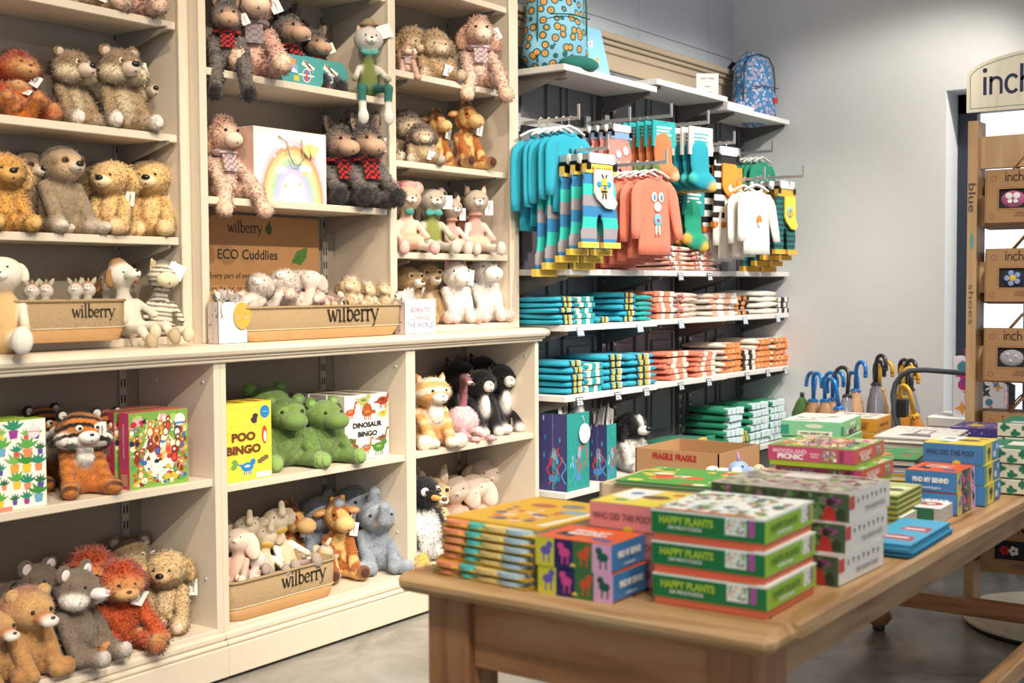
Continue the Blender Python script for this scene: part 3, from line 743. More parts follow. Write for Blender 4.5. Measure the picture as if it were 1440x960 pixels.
K['koala'] = dict(col='#77695a', head='#746657', belly='#7b6d5e', foot='#cbbfb6', tuft=T_SHORT, hr=(.19, .2, .18), hz=.78, cheek='#e6dfd6', torso=(.23, .32), muzzle=((.07, .12, .06), '#efe6e2', (-.05, -.03)), nose_r=.026, nose='#e3b9bb', ear=('round', '#6b5e51', '#e4d8d4', .10), eye=(.1, 0, .05, .016), leg_end=(.16, -.44, .10), foot_r=(.075, .06, .09))
K['donkey'] = dict(col='#6d6663', head='#5f5855', belly='#79716c', mask='#c09a80', foot='#121116', paw='#15141a', tuft=T_CURL, hr=(.17, .2, .18), hz=.80, muzzle=((.13, .12, .10), '#c4a086', (-.05, -.05)), nose_r=0, ear=('tall', '#5d5653', '#8d7464', .16), ear_tuft=(500, .03, .008), eye=(.075, -.02, .07, .02),
    crown='#574f4b', arm_end=(.2, -.33, .20), leg_end=(.2, -.42, .10), leg_r=(.10, .085), foot_r=(.10, .085, .105), scarf=('#b01f22', '#2a1416'), tagat=((.2, -.1, .86), (0, -25, 0), (.11, .16)))
K['donkey_dangling'] = dict(K['donkey'], shin=(.22, -.50, -.36), foot_r=(.095, .09, .11), leg_end=(.17, -.40, .10))
K['pink_donkey'] = dict(K['donkey'], col='#d3a493', head='#cf9f8e', belly='#dcb4a4', mask='#e3c3ab', foot='#e2c0a8', paw='#dfb6a2', crown='#cc9c8c', ear=('tall', '#cfa090', '#e6c8b8', .14), muzzle=((.13, .12, .10), '#e3c3ab', (-.05, -.05)), scarf=('#6f6a70', '#8e7d80'))
K['pink_rabbit'] = dict(K['pink_donkey'], col='#e3bda9', head='#dcae98', belly='#ecccba', foot='#e6bfa6', ear=('flop', '#cfa086', None, .2), scarf=('#8d7f85', '#c9aeb0'), tuft=T_CURL, shin=(.26, -.50, -.16), muzzle=((.11, .1, .09), '#ead2bd', (-.04, -.05)))
K['sheep'] = dict(col='#c2a27a', head='#bd9c72', belly='#c9ab84', foot='#dcc2a8', mask='#d8c2a4', tuft=(6500, .05, .013, 1.0), wob=(.014, 34), hr=(.24, .22, .2), hz=.66, torso=(.26, .28), muzzle=((.10, .09, .08), '#dcc8ac', (-.03, -.08)), nose_r=.0, ear=('flop', '#b3936a', None, .15), ear_tuft=(800, .045, .010), eye=(.1, -.02, .03, .018), crown='#c4a47c', tagat=((.17, -.27, .30), (0, 14, 0), (.15, .2)))
K['mop_sheep'] = dict(K['sheep'], head='#6f5f52', crown='#6a5a4e', belly='#cdb592', col='#c4a987', foot='#d8c8b2', ear=('flop', '#7a6a5c', None, .15))
K['giraffe'] = dict(col='#e6ba74', head='#e2b46c', leg='#e6ba74', foot='#6d3d22', tuft=T_SHORT, torso=(.17, .32), hr=(.16, .17, .15), hz=.80, paint=None, muzzle=((.125, .13, .105), '#dcb478', (-.06, -.06)), nose_r=0, ear=('side', '#c78c42', '#dcb07c', .10), eye=(.105, -.005, .05, .02), crown='#6b3a1f', arm_end=(.14, -.27, .10), leg_end=(.2, -.35, .10), foot_r=(.085, .075, .085), pad='#4d2a18', tagat=((.2, -.12, .7), (0, 10, 0)))
K['giraffe']['paint'] = patches('#a35f28', 38, -.02, 4, lambda V: ((V[:, 1] > -.34) | (V[:, 2] > .4))*(V[:, 2] > .13)*1.0)
K['giraffe']['extra'] = [C_((s*.06, -.02, .92), (s*.075, -.02, 1.02), .026, .034, '#d09a50', fur=.3, k=.01) for s in (-1, 1)]
K['dino'] = dict(col='#63803f', head='#6c8a47', belly='#708c4c', foot='#7f9a5c', tuft=T_SHORT, torso=(.23, .30), hr=(.21, .22, .18), hz=.72, muzzle=((.15, .16, .12), '#6c8a47', (-.05, -.07)), nose_r=.0, smile=False, ear=('round', '#6c8a47', '#7fa65c', .085), eye=(.12, -.012, .05, .022), arm_end=(.26, -.28, .13), leg_end=(.27, -.38, .09), foot_r=(.10, .07, .12), pad='#86a85e',
    extra=[E_((0, -.40, .72), (.02, .03, .035), '#8fae66', fur=0, k=.01), C_((0, .2, .12), (.12, .46, .14), .12, .05, '#63803f')])
K['elephant'] = dict(col='#8d97a3', head='#929ca8', foot='#98a1ab', tuft=T_SHORT, torso=(.21, .30), hr=(.21, .2, .19), hz=.74, nose_r=0, eye=(.13, -.01, .05, .02), ear=('fan', '#8a929d', '#a8a0a2', .19), arm_end=(.15, -.28, .10), arm_r=(.09, .085), leg_end=(.27, -.30, .09), foot_r=(.095, .095, .10),
    extra=[C_((0, -.20, .70), (0, -.36, .72), .095, .075, '#929ca8', k=.03), C_((0, -.36, .72), (.0, -.40, .90), .075, .062, '#929ca8', k=.03)]+[C_((s*.07, -.24, .66), (s*.08, -.33, .67), .022, .014, '#eee8e0', fur=0, k=.006) for s in (-1, 1)], tagat=((.25, -.05, .86), (0, 0, 0), (.09, .22)))
K['ginger_cat'] = dict(col='#d49a5c', head='#d9a367', foot='#eee6dc', paw='#eee6dc', tuft=T_SHORT, hr=(.22, .2, .185), hz=.76, paint=stripes('#eedfc6', 30, .2, (.1, .5, 1), 1.0), muzzle=((.10, .085, .075), '#f2ece4', (-.01, -.06)), nose_r=.02, nose='#d99a8c', ear=('point', '#d49a5c', '#e9c4a8', .12), eye=(.09, 0, .04, .02), arm_end=(.12, -.30, .07), leg_end=(.25, -.28, .07), extra=[E_((0, -.15, .46), (.10, .08, .16), '#f2ece4', fur=.6, k=.02)])
K['tuxedo_cat'] = dict(col='#0e0d0f', head='#0e0d0f', foot='#efeae2', paw='#efeae2', tuft=T_SHORT, hr=(.21, .2, .185), hz=.78, torso=(.22, .31), muzzle=((.085, .08, .085), '#ece2d4', (-.01, -.03)), nose_r=.024, nose='#d9a79a', ear=('point', '#0e0d0f', '#4a3a3a', .11), eye=(.1, -.005, .04, .02), eye_out=1.02, arm_end=(.12, -.33, .06), leg_end=(.26, -.32, .07), foot_r=(.075, .085, .07), extra=[E_((0, -.165, .44), (.075, .06, .17), '#efe9e0', fur=.5, k=.015)])
K['unicorn'] = dict(col='#ece6de', head='#eee8e1', foot='#e9b7ae', paw='#e9b7ae', tuft=T_SHORT, torso=(.21, .32), hr=(.19, .19, .17), hz=.76, muzzle=((.14, .12, .11), '#f0eae4', (-.05, -.05)), nose_r=0, ear=('point', '#ece6de', '#e08f90', .11), eye=(.12, -.01, .06, .014), arm_end=(.12, -.27, .08), leg_end=(.26, -.26, .08), foot_r=(.09, .09, .085), extra=[E_((0, 0, .92), (.12, .1, .05), '#e9b3ae', fur=1, k=.02)], tagat=((.27, -.04, .82), (0, 6, 0), (.10, .24)))
K['deer'] = dict(col='#c3a377', head='#c6a678', belly='#e5d7bd', foot='#b48f63', tuft=T_SHORT, torso=(.17, .30), hr=(.19, .2, .18), hz=.76, muzzle=((.09, .11, .07), '#f0e6d4', (-.04, -.06)), nose_r=.034, nose='#6d4a36', ear=('side', '#bb9a6c', '#dcc4a4', .12), eye=(.10, -.01, .06, .026), eye_ring='#e3c79c')
K['sheepdog'] = dict(col='#e9e6df', head='#111013', extra=[E_((0, -.2, .80), (.05, .08, .16), '#f2efe8', fur=.3, k=.01)], foot='#eae6de', tuft=T_LONG, torso=(.24, .32), hr=(.2, .2, .19), hz=.76, muzzle=((.10, .12, .08), '#f3f0ea', (-.03, -.05)), nose_r=.055, ear=('flop', '#0e0d10', None, .2), ear_tuft=(900, .05, .008), eye=(.13, 0, .05, .014))
K['bunny'] = dict(col='#d9b4a2', head='#ecd8c6', foot='#ecd8c6', paw='#ecd8c6', mat=KNIT, tuft=None, torso=(.17, .28), hr=(.19, .18, .16), hz=.74, nose_r=0, eye=(.08, 0, .03, .012), ear=('flop', '#ecd6c4', None, .22), muzzle=((.05, .03, .04), '#f0ddcc', (0, -.03)), arm_r=(.05, .045), leg_r=(.07, .055), foot_r=(.06, .06, .08), res=42)
K['penguin'] = dict(col='#efede8', head='#131214', arm='#131214', foot='#e0a84a', tuft=T_MID, torso=(.26, .34), hr=(.18, .18, .17), hz=.82, muzzle=((.04, .10, .035), '#e3a04a', (-.02, -.03)), nose_r=0, smile=False, eye=(.09, 0, .04, .026), eye_ring='#f4f2ee')
K['small_giraffe'] = dict(K['deer'], col='#d9c08c', head='#dcc394', ear=('point', '#cdb89a', '#e6d6c0', .2), belly='#d9c08c', mat=KNIT, tuft=None)
for k in ('knit_dog', 'knit_zebra', 'knit_bunny', 'cat_doll', 'pink_cat_doll', 'mouse_doll', 'beige_elephant', 'hat_cat'): pass
DOLL = dict(mat=KNIT, tuft=None, wob=(.003, 20), torso=(.145, .27), hz=.77, hk=1.2, hr=(.15, .14, .135), arm_r=(.042, .04), leg_r=(.06, .05), foot_r=(.07, .06, .10), nose_r=.016, muzzle=((.07, .05, .05), '#e8e2d8', (0, -.03)), eye=(.065, 0, .03, .012), leg_end=(.16, -.40, .07), arm_end=(.2, -.2, .22))
K['knit_dog'] = dict(DOLL, col='#e8dfce', head='#ece5d6', arm='#ddd2bf', foot='#c6b08c', leg='#e6dccb', crown='#9c7448', ear=('flop', '#9a734a', None, .12), muzzle=((.085, .12, .07), '#ece5d6', (-.04, -.02)), nose_r=.02, torso=(.16, .27), shin=(.15, -.50, -.10), hr=(.13, .14, .125))
K['knit_zebra'] = dict(DOLL, col='#e6decd', head='#e6decd', foot='#e3d6b4', leg='#e6decd', torso=(.16, .27), paint=None, ear=('point', '#d8cba6', '#b8a888', .11), muzzle=((.13, .10, .10), '#e4d8b6', (-.03, -.05)), nose_r=0, crown='#6f6a60', shin=(.19, -.50, .0), tagat=((.14, -.16, .92), (0, 18, 0), (.19, .20), False))
K['knit_zebra']['paint'] = lambda V, N, C: mix(C, '#6a635a', (np.clip((np.sin(V[:, 2]*105)-.1)*6, 0, 1)*((V[:, 2] > .15) | (V[:, 1] > -.3))*(C.mean(1) > .55))[:, None])
K['knit_bunny'] = dict(DOLL, col='#d6b27e', head='#eae2d2', arm='#e8dfce', leg='#e9e1d2', foot='#ece6da', torso=(.19, .30), leg_end=(.2, -.44, .07), leg_r=(.08, .07), foot_r=(.09, .08, .13), ear=('flop', '#e8dfce', None, .1), eye=(.06, 0, .05, .012))
K['hat_cat'] = dict(DOLL, col='#6f7a42', head='#c9c6c2', arm='#d5d2cc', leg='#2f6e66', foot='#d9d6d0', shin=(.15, -.40, -.32), torso=(.135, .25), ear=('point', '#c4c0bb', '#d9a8a0', .08), tagat=((.15, -.12, .93), (0, -20, 0), (.17, .17), False),
    extra=[E_((0, -.09, .58), (.035, .035, .03), '#58b7b2', k=.01)]+[E_((s*.065, -.10, .585), (.055, .03, .045), '#58b7b2', k=.008) for s in (-1, 1)]+[E_((0, -.02, .93), (.15, .13, .022), '#8a7a5c', k=.005), E_((0, -.02, .97), (.085, .08, .06), '#93835f', k=.005)],
    paint=lambda V, N, C: mix(C, '#d8d5cf', ((V[:, 2] < -.10)*(V[:, 1] < -.3)*1.0)[:, None]))
K['green_cat_doll'] = dict(DOLL, col='#8b944c', head='#b3a99a', arm='#cfc6b6', leg='#c9c2b8', foot='#d7d0c6', ear=('round', '#b09f90', '#c9b0a4', .05), extra=[E_((s*.06, -.12, .57), (.06, .035, .05), '#4fa59c', k=.008) for s in (-1, 1)], tagat=((.18, -.1, .82), (0, 0, 0), (.13, .19), False))
K['pink_cat_doll'] = dict(DOLL, col='#dfa398', head='#b8a896', arm='#d9d3c8', leg='#d6d0c6', foot='#d3cdc3', ear=('point', '#b09f8e', '#d9b8a4', .12), leg_end=(.24, -.40, .06), extra=[E_((0, -.03, .56), (.12, .11, .03), '#b58a78', k=.006), E_((0, -.05, .16), (.24, .2, .12), '#e3bda4', k=.01)], tagat=((.19, -.06, .76), (0, 0, 0), (.12, .2)))
K['rust_cat_doll'] = dict(K['pink_cat_doll'], col='#c8825c', head='#a8988a')
K['mouse_doll'] = dict(DOLL, col='#e6c3ae', head='#c9ab94', arm='#e6cdba', leg='#e9d0bf', foot='#eab9b2', ear=('round', '#d99a90', '#e0a8a0', .10), leg_end=(.2, -.46, .04), extra=[E_((0, 0, .93), (.15, .13, .07), '#dd9a90', k=.01), E_((0, -.06, .16), (.22, .2, .12), '#e3b89c', k=.01), E_((0, -.12, .56), (.07, .04, .05), '#3f8f86', k=.01)])
K['beige_elephant'] = dict(DOLL, col='#cdbf9f', head='#cbbda4', arm='#efebe4', leg='#b9a89c', foot='#a8988e', ear=('fan', '#c3b49c', '#b5a48e', .12), nose_r=0, muzzle=((.03, .03, .03), '#cbbda4', (.03, -.02)), smile=False, eye=(.09, 0, .03, .012), extra=[C_((0, -.12, .78), (0, -.25, .80), .065, .05, '#cbbda4', k=.02), C_((0, -.25, .80), (0, -.30, .92), .05, .04, '#cbbda4', k=.02), E_((0, -.06, .60), (.11, .10, .05), '#c9a03a', k=.01)])
K['fluffy_kitten'] = dict(col='#d9c7b8', head='#d6cbc0', belly='#eadfd4', arm='#e3cfc4', foot='#e6c4b8', tuft=T_MID, hr=(.23, .21, .19), hz=.72, torso=(.22, .28), ear=('point', '#a5988c', '#d9b8b0', .12), muzzle=((.09, .07, .07), '#efe8e0', (-.01, -.05)), nose_r=.02, nose='#dba9a4', eye=(.1, 0, .03, .016))
K['tiny_bunny'] = dict(K['bunny'], col='#e3c7bb', head='#e6dbd2', ear=('flop', '#c4bab2', None, .2))
K['tiny_sheep'] = dict(K['sheep'], col='#e0d0b4', head='#d6bd94', crown='#ece2d0', tuft=(1500, .05, .012, 1), res=34, mask='#dcc6a0')
K['tiny_sheep'].pop('tagat')
K['dragon'] = dict(DOLL, col='#b5b09a', head='#d9cfc4', arm='#c9c4a8', leg='#c9b89c', foot='#c9b89c', torso=(.2, .3), ear=('tall', '#b3ae92', None, .14), extra=[C_((x, .0, .9), (x*1.4, .02, 1.08), .035, .02, '#b0ab90', k=.01) for x in (-.1, 0, .1)], crown='#a8705a')
LONGUE = None
def flamingo():
    r = empty('flamingo_plush')
    P = [E_((0, .02, .26), (.26, .24, .24), '#e5b9bd', k=.03), C_((.0, -.02, .42), (.02, -.02, .95), .06, .055, '#a2646c', k=.03), C_((.02, -.02, .95), (-.04, -.2, .93), .06, .06, '#a2646c', k=.03)]
    P += [C_((s*.1, -.15, .12), (s*.14, -.5, .03), .035, .03, '#e3aeb0', k=.02) for s in (-1, 1)]+[E_((s*.14, -.56, .04), (.07, .08, .05), '#e5b2b2', k=.02) for s in (-1, 1)]
    link('body', skin('body', P, FUR, 50, (.004, 24), T_SHORT, None, 4), r)
    b = MB(); b.ell((0, 0, 0), (.035, .08, .035), '#e8ddd0'); b.build('beak', SMOOTHFUR, r, loc=(-.05, -.29, .90))
    b = MB(); b.ell((0, 0, 0), (.03, .045, .03), '#5a3a30'); b.build('beak_tip', SMOOTHFUR, r, loc=(-.055, -.37, .885))
    for s in (-1, 1): ball(r, 'eye', (-.02+s*.055, -.2, .96), .014, '#111111', m_=GLOSS)
    b = MB()
    for i in range(9): b.ell((math.cos(i*.7)*.07, -.02+math.sin(i*.7)*.06, .47), (.05, .05, .035), '#f0e6e4')
    b.build('feather_collar', FUR, r)
    return r
proto('flamingo', flamingo)
SPN = dict(orangutan='orangutan_plush', orange_orangutan='orangutan_plush', wolf='wolf_plush', sloth='sloth_plush', pup='puppy_plush', beige_dog='dog_plush', honey_curly='dog_plush', donkey_dangling='donkey_plush', pink_donkey='donkey_plush', pink_rabbit='rabbit_plush', mop_sheep='sheep_plush', tuxedo_cat='cat_plush', ginger_cat='cat_plush', sheepdog='dog_plush',
           knit_dog='knitted_dog', knit_zebra='knitted_zebra', knit_bunny='knitted_rabbit', hat_cat='cat_doll', green_cat_doll='cat_doll', rust_cat_doll='cat_doll', pink_cat_doll='cat_doll', mouse_doll='mouse_doll', beige_elephant='elephant_doll', bunny='rabbit_doll', tiny_bunny='rabbit_doll', tiny_sheep='sheep_plush', small_giraffe='fawn_doll', fluffy_kitten='kitten_plush', dragon='dragon_plush')
for _k in K:
    if K[_k].get('tuft') in (T_CURL,): K[_k].setdefault('wob', (.012, 42)); K[_k].setdefault('res', 62)
    proto(_k, (lambda kk: (lambda: sitter(SPN.get(kk, kk+'_plush'), K[kk])))(_k))
# ------------------------------------------------------------------ soft toys on the bookcases
A1, A2, A3, WK = 2.013, 1.671, 1.358, 1.055
B2, B3, C2, C3, C4 = 1.884, 1.487, 1.997, 1.668, 1.331
LS, LSA, LB0 = .597, .622, .160
ROWS = [
 # far left upper bookcase
 ('sheep', 118, 3.20, A1, 110, -10, 'beige woolly toy on the top left shelf, only its feet showing'),
 ('pink_donkey', 178, 3.19, A1, 120, -20, 'pink curly toy on the top left shelf with its white tag hanging over the edge'),
 ('orangutan', 22, 3.24, A2, 104, -5, 'dark orange orangutan toy leaning at the back left beside the wolves'),
 ('orange_orangutan', 30, 3.15, A2, 84, -25, 'bright orange orangutan toy lying in front at the left end of the wolf shelf'),
 ('wolf', 98, 3.235, A2, 116, 10, 'brown wolf toy with cream cheeks, left of the wolf pair, half hidden by its twin'),
 ('wolf', 168, 3.185, A2, 122, -8, 'brown wolf toy with cream cheeks sitting in front with a white tag at its nose'),
 ('wolf', 203, 3.272, A2, 92, -10, 'small brown wolf toy tucked behind the front wolf against the side panel'),
 ('honey_curly', 2, 3.17, A3, 118, -10, 'curly honey coloured toy cut off by the left edge beside the sloths'),
 ('sloth', 38, 3.265, A3, 118, 0, 'grey brown sloth toy at the back left behind the curly honey toy'),
 ('sloth', 84, 3.19, A3, 126, 2, 'grey brown sloth toy with dark eye patches sitting in front beside the honey puppies'),
 ('sloth', 122, 3.275, A3, 98, 5, 'sloth toy in shadow behind the left honey puppy'),
 ('pup', 150, 3.282, A3, 112, -10, 'honey puppy toy at the back, mostly hidden by the front puppies'),
 ('pup', 160, 3.175, A3, 112, -62, 'honey puppy toy with floppy ears, left of the front pair, tag hanging at its ear'),
 ('pup', 214, 3.205, A3, 116, -48, 'honey puppy toy, right of the front pair, beside the side panel'),
 # worktop below
 ('knit_bunny', 4, 3.02, ZC, 150, -38, 'knitted tan rabbit with long white feet on the worktop at the left edge'),
 ('knit_dog', 152, 3.23, WK, 98, 0, 'knitted brown-headed dog at the back behind the white knitted dog'),
 ('knit_dog', 186, 3.10, WK, 118, 0, 'white knitted dog with brown crown sitting in front beside the burlap basket'),
 ('knit_zebra', 222, 3.11, WK, 112, -22, 'knitted striped zebra with a big white tag on its ear beside the upright'),
 # lower left cabinet
 ('tiger', 58, 3.26, LSA, 118, 10, 'tiger toy at the back left lying behind the plant puzzle'),
 ('tiger', 112, 3.06, LSA, 122, -12, 'orange tiger toy sitting in front beside the plant puzzle box'),
 ('tiger', 146, 3.13, LSA, 112, 8, 'orange tiger toy half hidden behind the front tiger, beside the woodland puzzles'),
 ('lion', -8, 3.03, LB0, 112, 0, 'tan lion toy cut off by the left edge on the bottom shelf'),
 ('lion', 40, 3.01, LB0, 130, 0, 'tan lion toy with white muzzle sitting in front beside the grey koala'),
 ('koala', 52, 3.21, LB0, 128, 10, 'grey koala toy lying at the back behind the lions with its tag showing'),
 ('koala', 104, 3.03, LB0, 136, 16, 'grey koala toy with white cheeks seen from the side between lion and orangutan'),
 ('orangutan', 126, 3.14, LB0, 136, -6, 'dark red orangutan toy behind the front orangutan'),
 ('orangutan', 168, 3.05, LB0, 122, -20, 'red orangutan toy sitting in front with tan face and feet'),
 ('wolf', 182, 3.265, LB0, 122, -20, 'brown furry toy lying at the back behind the beige dogs'),
 ('beige_dog', 188, 3.17, LB0, 112, -25, 'beige curly dog toy, left of the two dogs, head leaning behind the orangutan'),
 ('beige_dog', 236, 3.10, LB0, 116, -52, 'beige curly dog toy sitting upright against the cabinet divider'),
 # upper middle bay
 ('donkey_dangling', 318, 3.11, B2, 98, -34, 'grey donkey toy with black feet dangling over the shelf edge'),
 ('pink_donkey', 352, 3.13, B2, 132, -30, 'pink curly donkey toy with checked scarf and pale nose'),
 ('donkey', 402, 3.225, B2, 106, -5, 'grey donkey toy with red scarf at the back behind the teal suitcases'),
 ('donkey', 442, 3.225, B2, 88, -18, 'brown grey donkey toy with red scarf lying low behind the right teal suitcase'),
 ('hat_cat', 518, 3.095, B2, 108, -36, 'grey cat doll in hat, bow tie and green waistcoat with legs hanging off the shelf'),
 ('pink_rabbit', 312, 3.16, B3, 112, -12, 'pink curly rabbit toy leaning at the left of the rainbow gift box'),
 ('donkey', 474, 3.17, B3, 112, -18, 'grey donkey toy with red check scarf half hidden by the rainbow gift box'),
 ('donkey', 512, 3.11, B3, 114, -22, 'grey donkey toy with black hooves over the shelf edge, right of its twin'),
 # upper right bay
 ('sheep', 578, 3.235, C2, 84, -15, 'brown woolly sheep toy at the back left on the shelf of curly sheep'),
 ('sheep', 610, 3.15, C2, 78, -28, 'curly golden sheep toy slumped in the middle of the shelf'),
 ('pink_rabbit', 572, 3.10, C2, 42, -40, 'small pink curly toy lying at the left of the curly sheep'),
 ('pink_rabbit', 672, 3.105, C2, 98, -40, 'pink curly rabbit toy with long legs hanging over the shelf edge'),
 ('mop_sheep', 568, 3.23, C3, 84, -15, 'shaggy dark-topped sheep toy at the back beside the giraffes'),
 ('mop_sheep', 592, 3.12, C3, 62, -35, 'shaggy cream and brown sheep toy slumped in front of the giraffes'),
 ('giraffe', 612, 3.22, C3, 84, -15, 'giraffe toy at the back, left of the two on its shelf'),
 ('giraffe', 654, 3.14, C3, 94, -15, 'giraffe toy sitting in front at the right on its shelf'),
 ('mouse_doll', 572, 3.12, C4, 102, -30, 'mouse doll in pink bonnet and dress at the left of the doll shelf'),
 ('green_cat_doll', 606, 3.155, C4, 100, -30, 'cat doll in green waistcoat with turquoise bow tie'),
 ('pink_cat_doll', 634, 3.15, C4, 86, -20, 'cat doll in pink top, second from right, behind the green cat'),
 ('rust_cat_doll', 650, 3.235, C4, 92, -20, 'cat doll in rust red dress at the back between the pink cats'),
 ('pink_cat_doll', 668, 3.125, C4, 100, -34, 'cat doll in pink top and floral skirt at the right with its tag showing'),
 ('deer', 572, 3.19, WK, 86, -10, 'fawn toy at the left behind the birthday gift bag'),
 ('deer', 600, 3.215, WK, 90, -25, 'fawn toy with wide eyes beside the white unicorn'),
 ('unicorn', 640, 3.125, WK, 92, -24, 'white unicorn toy with pink hooves, left of the front pair'),
 ('unicorn', 664, 3.245, WK, 96, -20, 'white unicorn toy in shadow behind the front pair'),
 ('unicorn', 680, 3.14, WK, 98, -22, 'white unicorn toy with pink bow, right of the front pair'),
 # lower middle bay
 ('dino', 372, 3.20, LS, 122, -10, 'dark green dragon toy at the back behind the yellow bingo box'),
 ('dino', 400, 3.11, LS, 106, -22, 'green dragon toy beside the yellow bingo box, tag on its head'),
 ('dino', 452, 3.06, LS, 98, -8, 'green dragon toy sitting in front of the white bingo boxes'),
 ('giraffe', 404, 3.235, LB0, 112, 15, 'giraffe toy at the back behind the burlap basket'),
 ('giraffe', 474, 3.13, LB0, 112, -24, 'giraffe toy sitting in front beside the burlap basket'),
 ('elephant', 448, 3.235, LB0, 116, -10, 'blue grey elephant toy at the back left behind the front giraffe'),
 ('elephant', 500, 3.22, LB0, 122, -16, 'blue grey elephant toy at the back between giraffe and front elephant'),
 ('elephant', 530, 3.09, LB0, 108, -34, 'blue grey elephant toy sitting in front with its trunk raised and tag at its ear'),
 # lower right bay
 ('ginger_cat', 604, 3.05, LS, 102, -20, 'ginger striped cat toy at the left beside the pink flamingo'),
 ('flamingo', 650, 3.10, LS, 88, -18, 'pink flamingo toy with plum neck and feet over the shelf edge'),
 ('tuxedo_cat', 642, 3.22, LS, 106, -10, 'black cat toy at the back behind the flamingo'),
 ('tuxedo_cat', 676, 3.225, LS, 106, -14, 'black cat toy at the back in the middle of the cats'),
 ('tuxedo_cat', 674, 3.12, LS, 94, -20, 'black and white cat toy, left of the front pair'),
 ('tuxedo_cat', 704, 3.13, LS, 96, -24, 'black and white cat toy, right of the front pair, beside the side panel'),
 ('penguin', 588, 3.06, LB0, 122, -5, 'black and white penguin toy at the left of the bottom right bay'),
 ('small_giraffe', 606, 3.17, LB0, 108, -25, 'small pale fawn doll with striped ears behind the penguin'),
 ('bunny', 638, 3.19, LB0, 104, -40, 'linen rabbit doll in pink, leftmost of the row behind the yellow books'),
 ('bunny', 664, 3.17, LB0, 100, -40, 'linen rabbit doll leaning in the middle of the rabbit row'),
 ('bunny', 680, 3.23, LB0, 112, -30, 'linen rabbit doll at the back of the rabbit row with hanging ears'),
 ('bunny', 704, 3.19, LB0, 100, -45, 'linen rabbit doll at the right end of the rabbit row'),
]
LEAN = {3: (-50, 0), 2: (-10, 6), 7: (0, 0), 14: (-6, 0), 16: (-8, -8), 17: (-4, 6)}
for i, (k, px, y, z, hp, rz, lab) in enumerate(ROWS):
    grp = 'soft toys on the cream bookcase'
    tl, rl = LEAN.get(i, (0, 0))
    put(k, px, y, z, hp, rz, lab, 'soft toy', grp, tilt=tl, roll=rl, wide={'orangutan': 1.28, 'elephant': 1.08, 'wolf': 1.0, 'giraffe': 1.0, 'dino': 1.15, 'ginger_cat': 1.15, 'tuxedo_cat': 1.02, 'pink_cat_doll': 1.0, 'unicorn': 1.0, 'green_cat_doll': 1.15}.get(k, 1.08))

# ------------------------------------------------------------------ burlap baskets and what is in them
BURLAP = ramp_mat('burlap_weave', ('LINEAR', [(0.3, '#8a7352'), (0.7, '#b59d78')]), lambda nt, tc: (lambda n: (n.inputs.__getitem__('Scale').__setattr__('default_value', 420), nt.links.new(tc.outputs['Object'], n.inputs['Vector']), n.outputs[0])[-1])(nt.nodes.new('ShaderNodeTexNoise')), 0.9, 0.4)
LEATHER = mat('tan_leatherette', '#b48a5a', 0.55, vary=0.05, vscale=15)
def rrect(w, d, r, n=5):
    pts = []
    for cx, cy, a in ((w/2-r, d/2-r, 0), (-w/2+r, d/2-r, 90), (-w/2+r, -d/2+r, 180), (w/2-r, -d/2+r, 270)):
        pts += arc(cx, cy, r, a, a+90, n)
    return pts
def basket(x, y, z, w, d, h, rz, label, lw):
    r = empty('storage_basket', (x, y, z), rz, label, 'basket', 'burlap baskets lettered wilberry')
    def band(z0, z1, s0, s1, m_, nm, t=.006):
        b = MB(); o0 = rrect(w*s0, d*s0, .045); o1 = rrect(w*s1, d*s1, .045); n = len(o0)
        vs = [(p[0], p[1], z0) for p in o0]+[(p[0], p[1], z1) for p in o1]+[(p[0]*(1-2*t/w), p[1]*(1-2*t/d), z1) for p in o1]+[(p[0]*(1-2*t/w), p[1]*(1-2*t/d), z0) for p in o0]
        fs = []
        for k in range(3): fs += [(k*n+i, k*n+(i+1) % n, (k+1)*n+(i+1) % n, (k+1)*n+i) for i in range(n)]
        b.add(vs, fs, '#ffffff', True); 
        return b.build(nm, m_, r)
    band(.002, h*.32, .93, 1.0, LEATHER, 'leather_band'); band(h*.325, h, 1.0, 1.02, BURLAP, 'burlap_wall')
    b = MB(); o = rrect(w*.92, d*.92, .045); b.prism(o, .006, '#b48a5a', (0, 0, .005), (1, 0, 0), (0, 1, 0)); b.build('bottom', LEATHER, r)
    b = MB(); o1 = rrect(w*1.03, d*1.03, .047); b.tube([(p[0], p[1], h-.004) for p in o1+o1[:1]], .0045, 6, '#a89274'); b.build('hem', BURLAP, r)
    b = MB(); b.tube([(p[0]*1.004, p[1]*1.004, h*.33) for p in rrect(w*1.0, d*1.0, .046)+rrect(w*1.0, d*1.0, .046)[:1]], .002, 4, '#d8c6a4'); b.build('stitching', KNIT, r)
    b = MB(); b.box(-w/2-.006, -w/2-.001, -.02, .02, h*.45, h*.68, '#b48a5a', r=.002); b.build('side_tab', LEATHER, r)
    wilberry(r, (w*.16, -d/2*1.012-.001, h*.68), (1, 0, 0), (0, 0, 1), lw, INK, .002)
    return r
def fill(key, px, y, z, hp, rz, lab, tilt=-55, roll=0, cat='soft toy'):
    return put(key, px, y, z, hp, rz, lab, cat, 'small toys in the burlap baskets', tilt=tilt, roll=roll)
def span(px0, px1, y, z): a, c = column(px0, y, z), column(px1, y, z); return (a+c)/2, c-a
xc, w = span(22, 180, 2.99, 1.08)
basket(xc, 3.055, WK, w, .15, .118, 0, 'burlap basket with tan base on the worktop below the honey puppies', w*.39)
for i, (px, lab) in enumerate([(42, 'small spiny dragon toy at the left in the left worktop basket'), (62, 'small spiny dragon toy second from left in the left worktop basket'), (104, 'small spiny dragon toy with red muzzle in the left worktop basket'), (122, 'small spiny dragon toy at the right in the left worktop basket')]):
    fill('dragon', px, 3.06+.02*(i % 2), WK+.055, 62, -40, lab, tilt=-25)
